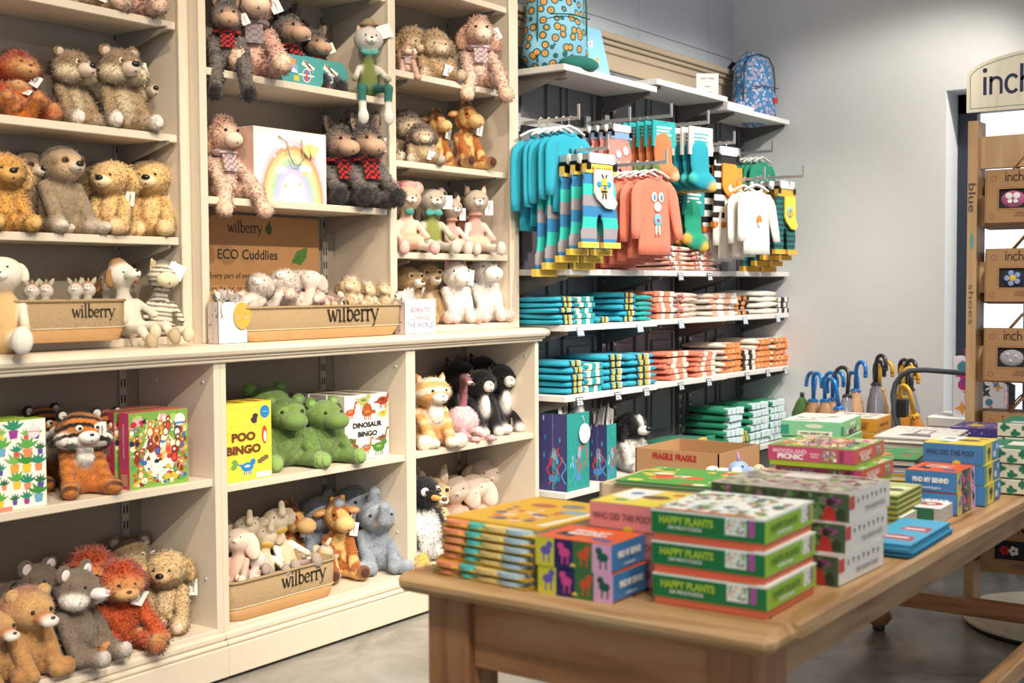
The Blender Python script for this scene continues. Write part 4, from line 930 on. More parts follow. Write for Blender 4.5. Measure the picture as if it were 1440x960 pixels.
xc, w = span(338, 566, 2.965, 1.08)
basket(xc, 3.045, ZC, w, .17, .112, 0, 'burlap basket with tan base on the worktop below the brown kraft poster', w*.33)
for i, (k, px, y, hp, rz, tl, rl, lab) in enumerate([('fluffy_kitten', 338, 3.10, 74, -70, -50, 20, 'striped kitten toy lying at the left end of the middle worktop basket'), ('fluffy_kitten', 388, 3.07, 84, -60, -62, 0, 'pale fluffy kitten toy lying on its back in the middle worktop basket'), ('fluffy_kitten', 420, 3.11, 80, -40, -60, 10, 'cream kitten toy with paws up behind the pink rabbit in the basket'),
     ('tiny_bunny', 432, 3.06, 74, -55, -45, 0, 'pink rabbit doll with grey ears lying in the middle worktop basket'), ('tiny_bunny', 466, 3.08, 66, -10, -60, -20, 'grey rabbit doll with legs up in the middle worktop basket'), ('tiny_sheep', 492, 3.06, 56, -50, -30, 0, 'small tan sheep toy, leftmost of three at the right of the basket'), ('tiny_sheep', 515, 3.05, 48, -50, -30, 0, 'small cream sheep toy, middle of three at the right of the basket'), ('tiny_sheep', 540, 3.05, 46, -50, -30, 0, 'small cream sheep toy, rightmost of three at the right of the basket')]):
    fill(k, px, y, ZC+.075, hp*1.08, rz, lab, tl*.75, rl)
xc, w = span(322, 473, 2.968, .22)
basket(xc, 3.035, LB0, w, .155, .128, 0, 'burlap basket with tan base on the bottom shelf full of elephants', w*.42)
for i, (k, px, y, hp, rz, tl, rl, lab) in enumerate([('bunny', 330, 3.07, 92, -60, -20, 0, 'cream rabbit doll in red at the left end of the lower basket'), ('beige_elephant', 352, 3.10, 100, -30, -18, 0, 'beige elephant doll at the back left in the lower basket'), ('beige_elephant', 374, 3.05, 88, -25, -30, 10, 'beige elephant doll with striped sleeves in the middle of the lower basket'), ('beige_elephant', 410, 3.06, 104, -10, -22, -6, 'beige elephant doll with raised trunk at the front of the lower basket'), ('beige_elephant', 432, 3.04, 62, -70, -62, 20, 'beige elephant doll with grey feet sticking out at the right of the lower basket'), ('tiny_bunny', 352, 3.03, 62, -60, -40, 0, 'small pink toy lying low at the left front of the lower basket')]):
    fill(k, px, y, LB0+.068, hp*1.05, rz, lab, tl, rl)
# ------------------------------------------------------------------ printed boxes, bags and cards
def depth_at(px, x, z):
    """y on the line (x, z) standing in picture column px"""
    k = (px-720)/F_PX; q = Vector((x, 0, z-EYE)); return (k*fw.dot(q)-RT.dot(q))/(RT.y-k*fw.y)
def circ(cx, cy, rx, ry=None, n=12, a0=0): 
    ry = ry or rx; return [(cx+rx*math.cos(2*PI*i/n+a0), cy+ry*math.sin(2*PI*i/n+a0)) for i in range(n)]
def star(cx, cy, r, n=5, q=.45): return [(cx+(r if i % 2 == 0 else r*q)*math.sin(PI*i/n), cy+(r if i % 2 == 0 else r*q)*math.cos(PI*i/n)) for i in range(2*n)]
def heart(cx, cy, r): return [(cx+r*.06*16*math.sin(t)**3, cy+r*.06*(13*math.cos(t)-5*math.cos(2*t)-2*math.cos(3*t)-math.cos(4*t))) for t in np.linspace(0, 2*PI, 18, endpoint=False)]
def rect(x0, y0, x1, y1): return [(x0, y0), (x1, y0), (x1, y1), (x0, y1)]
class Face:
    """flat print on one face: shapes in metres from the face's lower left corner, each a hair above the last"""
    def __init__(s, mb, o, U, V, W=None, H=None): s.mb = mb; s.o = Vector(o); s.U = Vector(U); s.V = Vector(V); s.N = s.U.cross(s.V); s.k = 0.0005; s.W = W; s.H = H
    def __call__(s, pts, col):
        if s.W:   # keep the print inside its face
            for ax, lim, sg in ((0, 0.0, 1), (0, s.W, -1), (1, 0.0, 1), (1, s.H, -1)):
                out = []
                for i, q in enumerate(pts):
                    p = pts[i-1]; a, b = (p[ax]-lim)*sg, (q[ax]-lim)*sg
                    if (a < 0) != (b < 0): t = a/(a-b); out.append((p[0]+(q[0]-p[0])*t, p[1]+(q[1]-p[1])*t))
                    if b >= 0: out.append(q)
                pts = out
            if len(pts) < 3: return
        s.mb.flat(pts, col, s.o+s.N*s.k, s.U, s.V); s.k += .000003
    def critter(s, x, y, r, col, col2='#2a2522', kind=0):
        L = lambda p, c=col: s(p, c)
        for q in (-.5, -.2, .25, .55): L(rect(x+q*r-.07*r, y-1.0*r, x+q*r+.09*r, y-.3*r))
        L(circ(x, y, r, r*.55))
        if kind == 0: L(circ(x+r*.9, y+r*.55, r*.45, r*.38)); L([(x-r*.9, y), (x-r*1.7, y+r*.5), (x-r*.8, y+r*.35)])
        elif kind == 1: L([(x+r*.5, y), (x+r*1.0, y+r*1.5), (x+r*1.3, y+r*1.5), (x+r*.95, y)]); L(circ(x+r*1.3, y+r*1.5, r*.35, r*.22)); L([(x-r*.9, y+r*.1), (x-r*1.9, y-r*.2), (x-r*.8, y-r*.3)])
        elif kind == 2: L([(x-r, y+.1*r), (x-r*.6, y+r*1.0), (x, y+r*1.2), (x+r*.6, y+r), (x+r, y+.1*r)]); L(circ(x+r*1.2, y, r*.35, r*.28))
        s(circ(x, y+r*.1, r*.5, r*.16), col2)
    def plant(s, x, y, h, pot, leaf):
        s([(x-h*.22, y+h*.35), (x+h*.22, y+h*.35), (x+h*.16, y), (x-h*.16, y)], pot)
        for a in (-60, -30, 0, 30, 60):
            t = math.radians(a); cx, cy = x+math.sin(t)*h*.3, y+h*.35+math.cos(t)*h*.32
            s([(x, y+h*.34), (cx-math.cos(t)*h*.08, cy+math.sin(t)*h*.08), (x+math.sin(t)*h*.6, y+h*.35+math.cos(t)*h*.6), (cx+math.cos(t)*h*.08, cy-math.sin(t)*h*.08)], leaf)
    def confetti(s, w, h, n, pal, r0, r1, rg, x0=0, y0=0):
        for i in range(n):
            x, y, r = x0+rg.uniform(0.04, .96)*w, y0+rg.uniform(.05, .95)*h, rg.uniform(r0, r1); x = min(max(x, x0+r), x0+w-r); y = min(max(y, y0+r), y0+h-r)
            k = rg.random()
            s(circ(x, y, r, r*rg.uniform(.4, 1), 8, rg.random()*6) if k < .6 else star(x, y, r, 5) if k < .7 else [(x-r*.6, y-r*.5), (x+r*.7, y-r*.4), (x+r*.2, y+r*.9)], rg.choice(pal))
def faces(w, d, h, mb):
    return dict(left=Face(mb, (-w/2, d/2, 0), (0, -1, 0), (0, 0, 1), d, h), front=Face(mb, (-w/2, -d/2, 0), (1, 0, 0), (0, 0, 1), w, h), top=Face(mb, (-w/2, d/2, h), (0, -1, 0), (1, 0, 0), d, w))
def carton(name, w, d, h, cols, label=None, cat='box', group=None, lid=None, art=None, words=(), mat_=None):
    """a closed box with coloured sides: cols = body, left, front, top; lid = (fraction, base colour)"""
    r = empty(name, (0, 0, 0), 0, label, cat, group)
    b = MB(); z0 = 0
    if lid:
        b2 = MB(); q = .0025; b2.box(-w/2+q, w/2-q, -d/2+q, d/2-q, 0, h*.6, lid[1], r=.0015); b2.build('tray', mat_ or CARD, r); z0 = h*lid[0]
    n0 = len(b.f); b.box(-w/2, w/2, -d/2, d/2, z0, h, cols[0], r=.0012)
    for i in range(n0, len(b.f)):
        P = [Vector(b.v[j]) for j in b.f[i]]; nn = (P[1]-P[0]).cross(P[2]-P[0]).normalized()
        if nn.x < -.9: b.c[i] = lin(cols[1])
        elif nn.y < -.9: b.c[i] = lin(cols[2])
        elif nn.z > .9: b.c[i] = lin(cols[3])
    b.build('lid' if lid else 'carton', mat_ or CARD, r)
    if art:
        a = MB(); art(faces(w, d, h, a), w, d, h, z0); a.build('printed_picture', mat_ or CARD, r)
    F = dict(left=((-w/2, d/2, 0), (0, -1, 0), (0, 0, 1), d), front=((-w/2, -d/2, 0), (1, 0, 0), (0, 0, 1), w), top=((-w/2, d/2, h), (0, -1, 0), (1, 0, 0), d))
    for s_, face, u, v, wd, ink, *ex in words:
        o, U, V, W_ = F[face]; o = Vector(o)+Vector(U)*u*W_+Vector(V)*v*(h if face != 'top' else w)
        text(s_, r, o, U, V, wd*W_, ink, bold=ex[0] if ex else .015, lift=.0021, height=ex[1]*h if len(ex) > 1 else None)
    return r
def ink(h): return mat('ink_'+h.strip('#'), h, 0.6)
def place(r, x, y, z, rz=0, label=None):
    r.location = (x, y, z); r.rotation_euler = (0, 0, math.radians(rz))
    if label: r['label'] = label
    return r
def rgen(s): return random.Random(s)

PLANTC = ['#3f8f3c', '#2f6f46', '#5aa64e', '#7db35c', '#2c8a6a']; POTC = ['#5a4ea0', '#e0a23a', '#d9534f', '#9a3f92', '#f0c23c', '#e98a5c', '#6aa6c8']
def plants_art(F, w, d, h, z0):
    g = rgen(4)
    for f, W_, H_ in ((F['front'], w, h),):
        f.confetti(W_*.9, H_*.25, 40, ['#7fae5c', '#c9d08a', '#88b0a0'], .001, .003, g, W_*.05, H_*.72)
        for i in range(6):
            for j in range(5):
                f.plant(W_*(.10+.16*i+.03*(j % 2)+g.uniform(-.02, .02)), H_*(.04+.185*j+g.uniform(-.02, .02)), H_*g.uniform(.13, .28), g.choice(POTC), g.choice(PLANTC))
        f(circ(W_*.84, H_*.86, .018), '#f3d9dc')
        f(rect(0, 0, W_*.55, .012), '#e98a72')
p = carton('puzzle_box', .23, .052, .236, ('#8fb043', '#8fb043', '#f2eee4', '#9cbf3c'), cat='puzzle box', group='puzzle boxes on the tiger shelf', art=plants_art, words=[('500 PIECE PUZZLE', 'front', .83, .86, .15, ink('#b0447a'))])
x66 = column(66, 2.97, .73)
place(p, x66-.115, 2.998, LSA, 0, 'white puzzle box printed with potted plants in front at the left edge')
place(dup(p), x66-.135, 3.062, LSA, 0, 'potted plants puzzle box standing behind the front one, its green top edge showing')
WOODC = ['#d94a3a', '#f0b64a', '#3a6fb0', '#f2ede0', '#e88aa0', '#7a3f24', '#f7e9c8', '#b8323a', '#58a05a', '#2f2a4a']
def woodland_art(f, W_, H_, g, n=1.0):
    f(rect(0, 0, W_, H_), '#7ba64a'); f.confetti(W_, H_*.3, int(26*n), ['#a8c86a', '#5f9440', '#e8a8b8', '#dfe8b0'], .006, .02, g, 0, H_*.68)
    f(circ(W_*.5, H_*.42, W_*.3, H_*.3, 18), '#f3e9de'); f.confetti(W_, H_*.95, int(230*n), WOODC, .003, .012, g)
    for i in range(int(24*n)):
        x, y, r = g.uniform(.1, .9)*W_, g.uniform(.12, .85)*H_, g.uniform(.008, .013); c = g.choice(['#b5532a', '#7a4a2c', '#4a4a52', '#c98a4a', '#8a2f2f']); f(circ(x, y, r, r*1.5, 10), c); f(circ(x, y+r*1.9, r*.9, r*.8, 10), c); f(circ(x, y-.2*r, r*.7, r*.9, 8), g.choice(WOODC)); f(circ(x, y+r*1.7, r*.4, r*.35, 8), '#f3e6d2')
PINKW = '#c8466f'
p = carton('puzzle_box', .205, .05, .222, (PINKW, PINKW, '#7ba64a', '#c85a5a'), cat='puzzle box', group='puzzle boxes on the tiger shelf',
    art=lambda F, w, d, h, z0: (woodland_art(F['front'], w, h, rgen(9)), F['front'](circ(w*.86, h*.86, .019), '#f4f0ea'), F['front'](rect(w*.78, h*.80, w*.94, h*.83), '#3f8fc0'), F['left'](rect(d*.2, h*.05, d*.8, h*.2), '#c9a07a')),
    words=[('500 PIECE PUZZLE', 'front', .86, .88, .13, ink('#c05a8a'))])
text('WOODLAND PICNIC', p, (-.1025-.0, .0, .14), (0, 0, 1), (0, 1, 0), .10, ink('#f3dbe2'), bold=.02, lift=.0012)
for c_ in p.children:
    if c_.name.startswith('lettering') and abs(c_.matrix_basis.translation.x+.1025) < .004: c_.matrix_basis = frame(Vector((-.1037, 0, .14)), (0, 0, -1), (0, -1, 0)) @ Matrix.Diagonal((.10/text_mesh('WOODLAND PICNIC', .02)[1],)*2+(1, 1))
xl = column(183, 2.985, .73)
for i, lab in enumerate(('woodland animals puzzle box with pink spine standing in front on the tiger shelf', 'second woodland puzzle box, behind the front one, pink spine showing', 'third woodland puzzle box at the back beside the tigers')):
    place(p if i == 0 else dup(p), xl+.1025-.004*i, 3.01+.062*i, LSA, -2, lab)
def poo_art(F, w, d, h, z0):
    f = F['front']; g = rgen(2); f(rect(0, 0, w, h), '#ecd548'); F['top'](rect(0, 0, d, w), '#e0c23a')
    for (x, y, c) in ((.12, .82, '#6a4630'), (.70, .78, '#3f3440'), (.85, .26, '#7a6440'), (.38, .22, '#6fa04a')):
        for k in range(4): f(circ(w*x+g.uniform(-.014, .014), h*y+g.uniform(-.01, .01), .012, .008, 10), c)
    for k in range(5): f(circ(w*(.08+.03*k), h*(.60+.02*(k % 3)), .012, .009), '#ece8e0' if k % 2 else '#2a2522')
    f.critter(w*.58, h*.17, .026, '#2f7fc0', '#bfe0f0'); f(circ(w*.88, h*.56, .012, .03), '#d4483a'); f(circ(w*.89, h*.54, .007, .018), '#f0e4d8')
    f(circ(w*.06, h*.12, .022, .034), '#e8e2da'); f(circ(w*.89, h*.86, .021), '#2a7fc0'); f(rect(w*.73, .004, w*.99, .02), '#f1eee4')
    for k in range(16): f(rect(w*(.1+.1*(k % 8)), h*(.93 if k < 8 else .70), w*(.14+.1*(k % 8)), h*(.935 if k < 8 else .705)), '#8a6a2c')
    t = F['top']
    for k in range(9): t(circ(d*(.1+.1*k), w*(.2+.3*(k % 3)), .02, .012), '#5a4024')
p = carton('game_box', .245, .10, .245, ('#e8cc3f', '#e8cc3f', '#ecd548', '#e0c23a'), 'yellow animal droppings bingo game box at the left of the lower middle shelf', 'game box', art=poo_art,
    words=[('POO', 'front', .52, .565, .40, ink('#6b3a1e'), .055, .115), ('BINGO', 'front', .52, .40, .58, ink('#6b3a1e'), .055, .115), ('MADE FOR YOU', 'front', .89, .86, .1, WHITE_INK)])
xr = column(383, 2.975, .72); place(p, xr-.1225, 3.03, LS)
def dino_art(F, w, d, h, z0):
    f = F['front']
    for (x, y, r, c, k, c2) in ((.12, .74, .018, '#d9522c', 1, '#e98a5c'), (.42, .90, .022, '#a8a860', 0, '#5a7a3c'), (.86, .88, .022, '#9a3a26', 1, '#6a2418'), (.5, .72, .022, '#a0522a', 2, '#d9802c'), (.86, .68, .016, '#d8b038', 1, '#a8802c'),
                                (.12, .28, .022, '#6a6a30', 1, '#4a4a20'), (.84, .30, .017, '#8a5a3c', 1, '#5a3a28'), (.47, .17, .018, '#e0602c', 1, '#3fa0a0'), (.20, .10, .024, '#8a4a34', 2, '#b85a30'), (.76, .16, .024, '#4a7a30', 0, '#7aa04a')):
        f.critter(w*x, h*y, r*1.25, c, c2, k)
    for k in range(12): f(rect(w*(.06+.3*(k % 3)), h*(.06+.24*(k//3)), w*(.14+.3*(k % 3)), h*(.064+.24*(k//3))), '#b8b0a0')
    f(rect(w*.17, h*.33, w*.83, h*.60), '#efeae2')
    l = F['left']; l(circ(d*.5, h*.78, d*.34, h*.13, 16), '#2a2420'); l(circ(d*.5, h*.77, d*.22, h*.08, 14), '#d6d0c4')
    t = F['top']
    for k in range(10): t([(d*(.1+.2*(k % 5)), w*(.1+.45*(k//5))), (d*(.25+.2*(k % 5)), w*(.2+.45*(k//5))), (d*(.12+.2*(k % 5)), w*(.42+.45*(k//5)))], '#4a3426')
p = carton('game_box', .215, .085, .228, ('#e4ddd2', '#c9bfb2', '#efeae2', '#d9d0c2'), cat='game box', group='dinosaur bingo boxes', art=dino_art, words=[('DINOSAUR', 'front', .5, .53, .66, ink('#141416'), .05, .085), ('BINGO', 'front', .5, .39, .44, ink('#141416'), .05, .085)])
xl = column(488, 3.0, .72)
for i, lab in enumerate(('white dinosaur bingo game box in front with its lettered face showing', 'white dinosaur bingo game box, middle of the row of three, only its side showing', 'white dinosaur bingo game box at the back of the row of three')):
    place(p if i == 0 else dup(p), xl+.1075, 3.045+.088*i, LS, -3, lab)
# rainbow gift box
x0, x1 = column(357, 3.06, 1.6), column(459, 3.06, 1.6); w = x1-x0; yb = depth_at(315, x0, 1.6); d = min(yb-3.06, .2); hh = size_at(104, x0, 3.06, 1.6)
def rainbow(F, w, d, h, z0):
    f = F['front']
    for i, c in enumerate(('#e6c4d2', '#e3a27a', '#ecc48c', '#eee0ac', '#b4cfae', '#b0bfe0', '#cbbfe0', '#f0ece8')): f(circ(w*.52, 0.0, w*(.47-.04*i), h*(.86-.066*i), 36)[:19], c)
    for (x, y, c) in ((.25, .22, '#a8c88a'), (.42, .22, '#e8c0a0'), (.5, .8, '#c8d4dc'), (.52, .50, '#c4cce0')): f(star(w*x, h*y, .012), c)
    for (x, y, r, c) in ((.68, .42, .016, '#ecc98c'), (.62, .26, .008, '#e8b89c'), (.27, .62, .01, '#f0c8cc')): f(heart(w*x, h*y, r), c)
    for (x, y) in ((.36, .43), (.7, .48), (.36, .78)):
        for k in range(3): f(circ(w*x+.014*(k-1), h*y+.004*(k % 2), .014, .011), '#eef0f2')
    l = F['left']
    l(rect(d*.45, 0, d*.47, h), '#b89a8c'); l.confetti(d, h, 60, ['#d9b8a8', '#e8cdbd', '#f0e0d6'], .001, .002, rgen(3))
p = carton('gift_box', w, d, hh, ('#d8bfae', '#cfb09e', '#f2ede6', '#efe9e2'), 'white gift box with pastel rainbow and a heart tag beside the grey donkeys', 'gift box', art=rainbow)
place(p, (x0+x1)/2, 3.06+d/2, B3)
b = MB(); pts = [(-w*.18, -d/2-.004, hh*.9), (-w*.10, -d/2-.012, hh*.82), (-w*.06, -d/2-.014, hh*.64), (0, -d/2-.014, hh*.52), (w*.07, -d/2-.014, hh*.52), (w*.14, -d/2-.014, hh*.62), (w*.12, -d/2-.008, hh*.88)]
b.tube(pts, .0022, 6, '#8a8378'); b.build('cord', MATTE, p)
b = MB()
for dx, a in ((-.018, 14), (.022, -14)): b.prism([(q[0]*1.0, q[1]*1.25) for q in heart(0, 0, .022)], .003, '#e8cf8c', (w*.22+dx*.6, -d/2-.014-(dx > 0)*.004, hh*.74), (math.cos(math.radians(a)), 0, math.sin(math.radians(a))), (-math.sin(math.radians(a)), 0, math.cos(math.radians(a))))
b.build('heart_tag', PAPER, p)
# teal tin suitcases
def suitcase(w, h, d):
    r = empty('toy_suitcase', (0, 0, 0), 0, cat='suitcase', group='teal toy suitcases')
    o = [(q[0], q[1]+h/2) for q in rrect(w, h, min(w, h)*.32, 6)]
    for nm, y0, dd in (('lid', -d*.25, d*.48), ('case', d*.25, d*.5)):
        b = MB(); b.prism(o, dd, '#4a9a9c', (0, y0, 0), (1, 0, 0), (0, 0, 1)); b.build(nm, MATTE, r)
    b = MB(); f = Face(b, (-w/2, -d/2, 0), (1, 0, 0), (0, 0, 1))
    f([(w*.48, h*.72), (w*.74, h*.50), (w*.80, h*.66), (w*.54, h*.90)], '#e9e6de'); f(circ(w*.60, h*.36, h*.21, h*.24, 16), '#e8e4dc'); f(circ(w*.60, h*.36, h*.18, h*.21, 16), '#5a78b0'); f(rect(w*.42, h*.34, w*.78, h*.40), '#e8e4dc'); f([(w*.57, h*.18), (w*.63, h*.18), (w*.62, h*.46), (w*.60, h*.54), (w*.58, h*.46)], '#d8503c')
    f(rect(w*.30, h*.12, w*.42, h*.30), '#e9b83c'); f(rect(w*.22, h*.40, w*.40, h*.66), '#7fa8d8'); f([(w*.22, h*.40), (w*.30, h*.56), (w*.40, h*.40)], '#e8eef4'); f(rect(w*.2, h*.64, w*.34, h*.86), '#e8945c'); b.build('stickers', CARD, r)
    text('wilberry', r, (w*.14, -d/2, h*.70), (math.cos(.65), 0, -math.sin(.65)), (math.sin(.65), 0, math.cos(.65)), w*.27, INK, bold=.03, lift=.0014)
    return r
x0, x1 = column(393, 3.075, 1.95), column(453, 3.075, 1.95); s = suitcase(x1-x0, .098, .06); place(s, (x0+x1)/2, 3.10, B2, 0, 'smaller teal suitcase tin, left of the two, with travel stickers')
x0, x1 = column(430, 3.10, 1.95), column(499, 3.10, 1.95); s = suitcase(x1-x0, .118, .06); place(s, (x0+x1)/2, 3.165, B2, 0, 'larger teal suitcase tin behind, beside the cat doll with a hat')
# gift bags on the worktop
def bag(name, w, d, h, cols, label, art, handle=None, tissue=None, cat='gift bag'):
    r = empty(name, (0, 0, 0), 0, label, cat); b = MB()
    t = .0015; q = .006
    for (x0, x1, y0, y1, c) in ((-w/2, w/2, -d/2, -d/2+t, cols[1]), (-w/2, w/2, d/2-t, d/2, cols[1]), (-w/2, -w/2+t, -d/2, d/2, cols[0]), (w/2-t, w/2, -d/2, d/2, cols[0])): b.box(x0, x1, y0, y1, 0, h, c)
    b.box(-w/2, w/2, -d/2, d/2, 0, t, cols[0]); b.build('bag_body', PAPER, r)
    a = MB(); F = dict(left=Face(a, (-w/2, d/2, 0), (0, -1, 0), (0, 0, 1), d, h), front=Face(a, (-w/2, -d/2, 0), (1, 0, 0), (0, 0, 1), w, h))
    F['left'](rect(d*.49, 0, d*.51, h), '#8a8078'); art(F, w, d, h); a.build('printed_picture', PAPER, r)
    if tissue:
        b = MB(); g = rgen(int(h*1000))
        for i in range(14):
            x, y = g.uniform(-.42, .42)*w, g.uniform(-.4, .4)*d; hh_ = g.uniform(.02, .05)*h/.12
            p0 = [(x+g.uniform(-.3, .3)*w*.5, y+g.uniform(-.3, .3)*d*.5, h-.01) for k in range(3)]; 
            tip = [(x+g.uniform(-.2, .2)*w, y+g.uniform(-.2, .2)*d, h+hh_*g.uniform(.5, 1)) for k in range(2)]
            b.add(p0+tip, [(0, 1, 3), (1, 2, 4, 3), (2, 0, 3, 4), (0, 3, 4)], tissue[i % len(tissue)])
        b.build('tissue_paper', PAPER, r)
    return r
def moon_art(F, w, d, h):
    F['front'].confetti(w, h*.3, 20, ['#e8c8cc', '#c8d0e0', '#e8dcb0'], .001, .0025, rgen(5)); F['left'].confetti(d, h, 16, ['#c9a9a0', '#8a8488'], .002, .006, rgen(6))
x0, x1 = column(307, 2.965, 1.08), column(348, 2.965, 1.08)
g1 = bag('gift_bag', x1-x0, .05, .128, ('#d2c4bc', '#ece9ea'), 'small white gift bag with a yellow moon tag beside the middle worktop basket', moon_art, tissue=['#b8b2ac', '#d6d0ca', '#9a948e']); place(g1, (x0+x1)/2, 2.99, ZC)
b = MB(); b.prism(circ(0, 0, .034, .042, 20), .002, '#d2a848', ((x1-x0)*.28, -.031, .085), (1, 0, 0), (0, 0, 1)); f = Face(b, ((x1-x0)*.28, -.032, .085), (1, 0, 0), (0, 0, 1)); f.k = .0004
f(circ(-.018, -.004, .006), '#e8a898'); f(circ(.016, -.006, .006), '#e8a898'); f(rect(-.016, .008, -.006, .0095), '#9a7a3c'); f(rect(.005, .007, .015, .0085), '#9a7a3c'); f(rect(-.004, -.014, .006, -.0125), '#b0705c'); b.build('moon_tag', PAPER, g1)
b = MB()
for k in range(10):
    g = rgen(k); b.tube([(g.uniform(-.03, .03), g.uniform(-.02, .02), .12), (g.uniform(-.04, .04), g.uniform(-.03, .03), .14), (g.uniform(-.05, .05), g.uniform(-.04, .0), .128)], .0025, 5, '#a8a29a')
b.tube([(-.045, -.025, .126), (-.05, -.03, .10), (-.048, -.032, .08)], .002, 5, '#a8a29a'); b.build('rope_handle', KNIT, g1)
x0, x1 = column(569, 2.955, 1.08), column(613, 2.955, 1.08)
g2 = bag('gift_bag', x1-x0, .05, .126, ('#cdbab0', '#ebe9ea'), 'small white gift bag printed born to change the world below the fawns', lambda F, w, d, h: (F['front'].confetti(w, h, 30, ['#d8b8c0', '#b8c0d8', '#c8c8c8'], .0006, .0014, rgen(7)), F['left'].confetti(d, h, 14, ['#8a7a80', '#b89aa0'], .002, .006, rgen(8))), tissue=['#d9d4cf', '#efece8', '#b8b3ae']); place(g2, (x0+x1)/2, 2.98, ZC)
for s_, v, wd, c in (('BORN TO', .70, .62, '#b87a94'), ('CHANGE', .48, .58, '#c99a9a'), ('THE WORLD', .26, .84, '#8a7aa8')): text(s_, g2, (0, -.025, .126*v), (1, 0, 0), (0, 0, 1), (x1-x0)*wd, ink(c), lift=.0016)
# kraft poster at the back
x0, x1 = 2.575, column(448, 3.296, 1.25); w = x1-x0; zt_ = 1.452
kp = empty('kraft_poster', ((x0+x1)/2, 3.296, WK+.001), 0, 'brown kraft poster about eco cuddly toys at the back of the middle bay', 'poster')
b = MB(); b.box(-w/2, w/2, -.002, .002, 0, zt_-WK); b.build('board', mat('kraft_card', '#b98a58', 0.75, vary=.04, vscale=12), kp)
H_ = zt_-WK; U_ = column(349, 3.294, 1.3)-(x0+x1)/2; w = column(448, 3.294, 1.3)-column(290, 3.294, 1.3)
wilberry(kp, (U_-w*.02, -.002, H_*.88), (1, 0, 0), (0, 0, 1), w*.30, ink('#33302a'))
b = MB(); f = Face(b, (U_+w*.11, -.002, 0), (1, 0, 0), (0, 0, 1)); f(circ(w*.075, H_*.885, w*.03, H_*.045), '#3f5a34'); f([(w*.06, H_*.92), (w*.085, H_*.97), (w*.09, H_*.92)], '#3f5a34'); f([(w*.28, H_*.60), (w*.33, H_*.70), (w*.43, H_*.74), (w*.42, H_*.64), (w*.36, H_*.57)], '#4a7a34'); f([(w*.27, H_*.57), (w*.275, H_*.57), (w*.36, H_*.66), (w*.355, H_*.665)], '#33502a'); b.build('leaf_print', PAPER, kp)['kind'] = 'stuff'
text('ECO Cuddlies', kp, (U_, -.002, H_*.66), (1, 0, 0), (0, 0, 1), w*.52, ink('#33302a'), bold=.01, lift=.0014)
for s_, v, wd, u in (('Every part of every toy is recycled!', .47, .70, .02), ('from the fur, to the thread, to the stuffing,', .36, .82, .05), ('even the labels', .25, .30, -.1)): text(s_, kp, (U_+w*u, -.002, H_*v), (1, 0, 0), (0, 0, 1), w*wd, ink('#33302a'), lift=.0014)
# ------------------------------------------------------------------ clothes: hanging on arms along the charcoal wall
def zstripe(nm, cols, period, off=0.0, rough=.9):
    def bld(nt, tc):
        sp = nt.nodes.new('ShaderNodeSeparateXYZ'); nt.links.new(tc.outputs['Object'], sp.inputs[0])
        a = nt.nodes.new('ShaderNodeMath'); a.operation = 'MULTIPLY_ADD'; a.inputs[1].default_value = 1/period; a.inputs[2].default_value = 50+off; nt.links.new(sp.outputs[2], a.inputs[0])
        f = nt.nodes.new('ShaderNodeMath'); f.operation = 'FRACT'; nt.links.new(a.outputs[0], f.inputs[0]); return f.outputs[0]
    return ramp_mat(nm, ('CONSTANT', [(i/len(cols), c) for i, c in enumerate(cols)]), bld, rough)
def folds(V): return 1
def hanger(root, z, col='#e9e6e0', wd=.2):
    b = MB(); b.tube([(-wd, 0, z-.10), (-wd*.5, 0, z-.05), (0, 0, z-.02), (wd*.5, 0, z-.05), (wd, 0, z-.10)], [.018, .022, .022, .022, .018], 8, col, flat=.6); h = b.build('hanger', MATTE, root)
    b = MB(); b.tube([(0, 0, z-.02), (0, 0, z+.05), (.02, 0, z+.085), (.045, 0, z+.075), (.05, 0, z+.05)], .006, 6); b.build('hook', CHROME, h)
def drape(b, rows, col, k=5, amp=.10, ph=0.0, n=26):
    """cloth tube through horizontal rings: rows of (x, y, z, half width, half depth), folds growing towards the hem"""
    vs = []; m_ = len(rows)
    for j, (x, y, z, hw, hd) in enumerate(rows):
        q = amp*(j/(m_-1))**.7
        for i in range(n):
            t = 2*PI*i/n; s = 1+q*math.sin(k*t+ph+j*.25); vs.append((x+hw*s*math.cos(t), y+hd*(1+(s-1)*2.6)*math.sin(t), z))
    fs = [((j+1)*n+i, (j+1)*n+(i+1) % n, j*n+(i+1) % n, j*n+i) for j in range(m_-1) for i in range(n)]
    fs.append([i for i in range(n)]); fs.append([(m_-1)*n+i for i in range(n)][::-1])
    b.add(vs, fs, col, True)
def shirt(nm, col, print_=None, cuff=None):
    r = empty(nm, cat='top'); b = MB()
    L = lambda a, c, n_: [tuple(a[i]+(c[i]-a[i])*q/n_ for i in range(5)) for q in range(n_)]
    drape(b, [(0, 0, .925, .075, .035), (0, 0, .91, .12, .04), (0, 0, .875, .185, .046)]+L((0, 0, .83, .195, .05), (0, -.005, .12, .205, .06), 6)+[(0, -.005, .12, .205, .06)], col, 6, .07)
    for s in (-1, 1): drape(b, [(s*.16, 0, .89, .05, .035), (s*.205, 0, .82, .075, .04)]+L((s*.23, -.01, .74, .075, .042), (s*.285, -.06, .30, .055, .036), 5)+[(s*.287, -.062, .28, .05, .034)], col, 3, .09, s)
    b.build('garment', CLOTH, r)
    b = MB(); b.tube([(math.cos(a)*.085, -.004+math.sin(a)*.036, .925+.018*math.cos(2*a)) for a in np.linspace(0, 2*PI, 18)], .013, 6, cuff or col); b.build('collar', CLOTH, r)
    if print_:
        b = MB(); print_(b); b.build('printed_motif', CLOTH, r)
    hanger(r, 1.03); return r
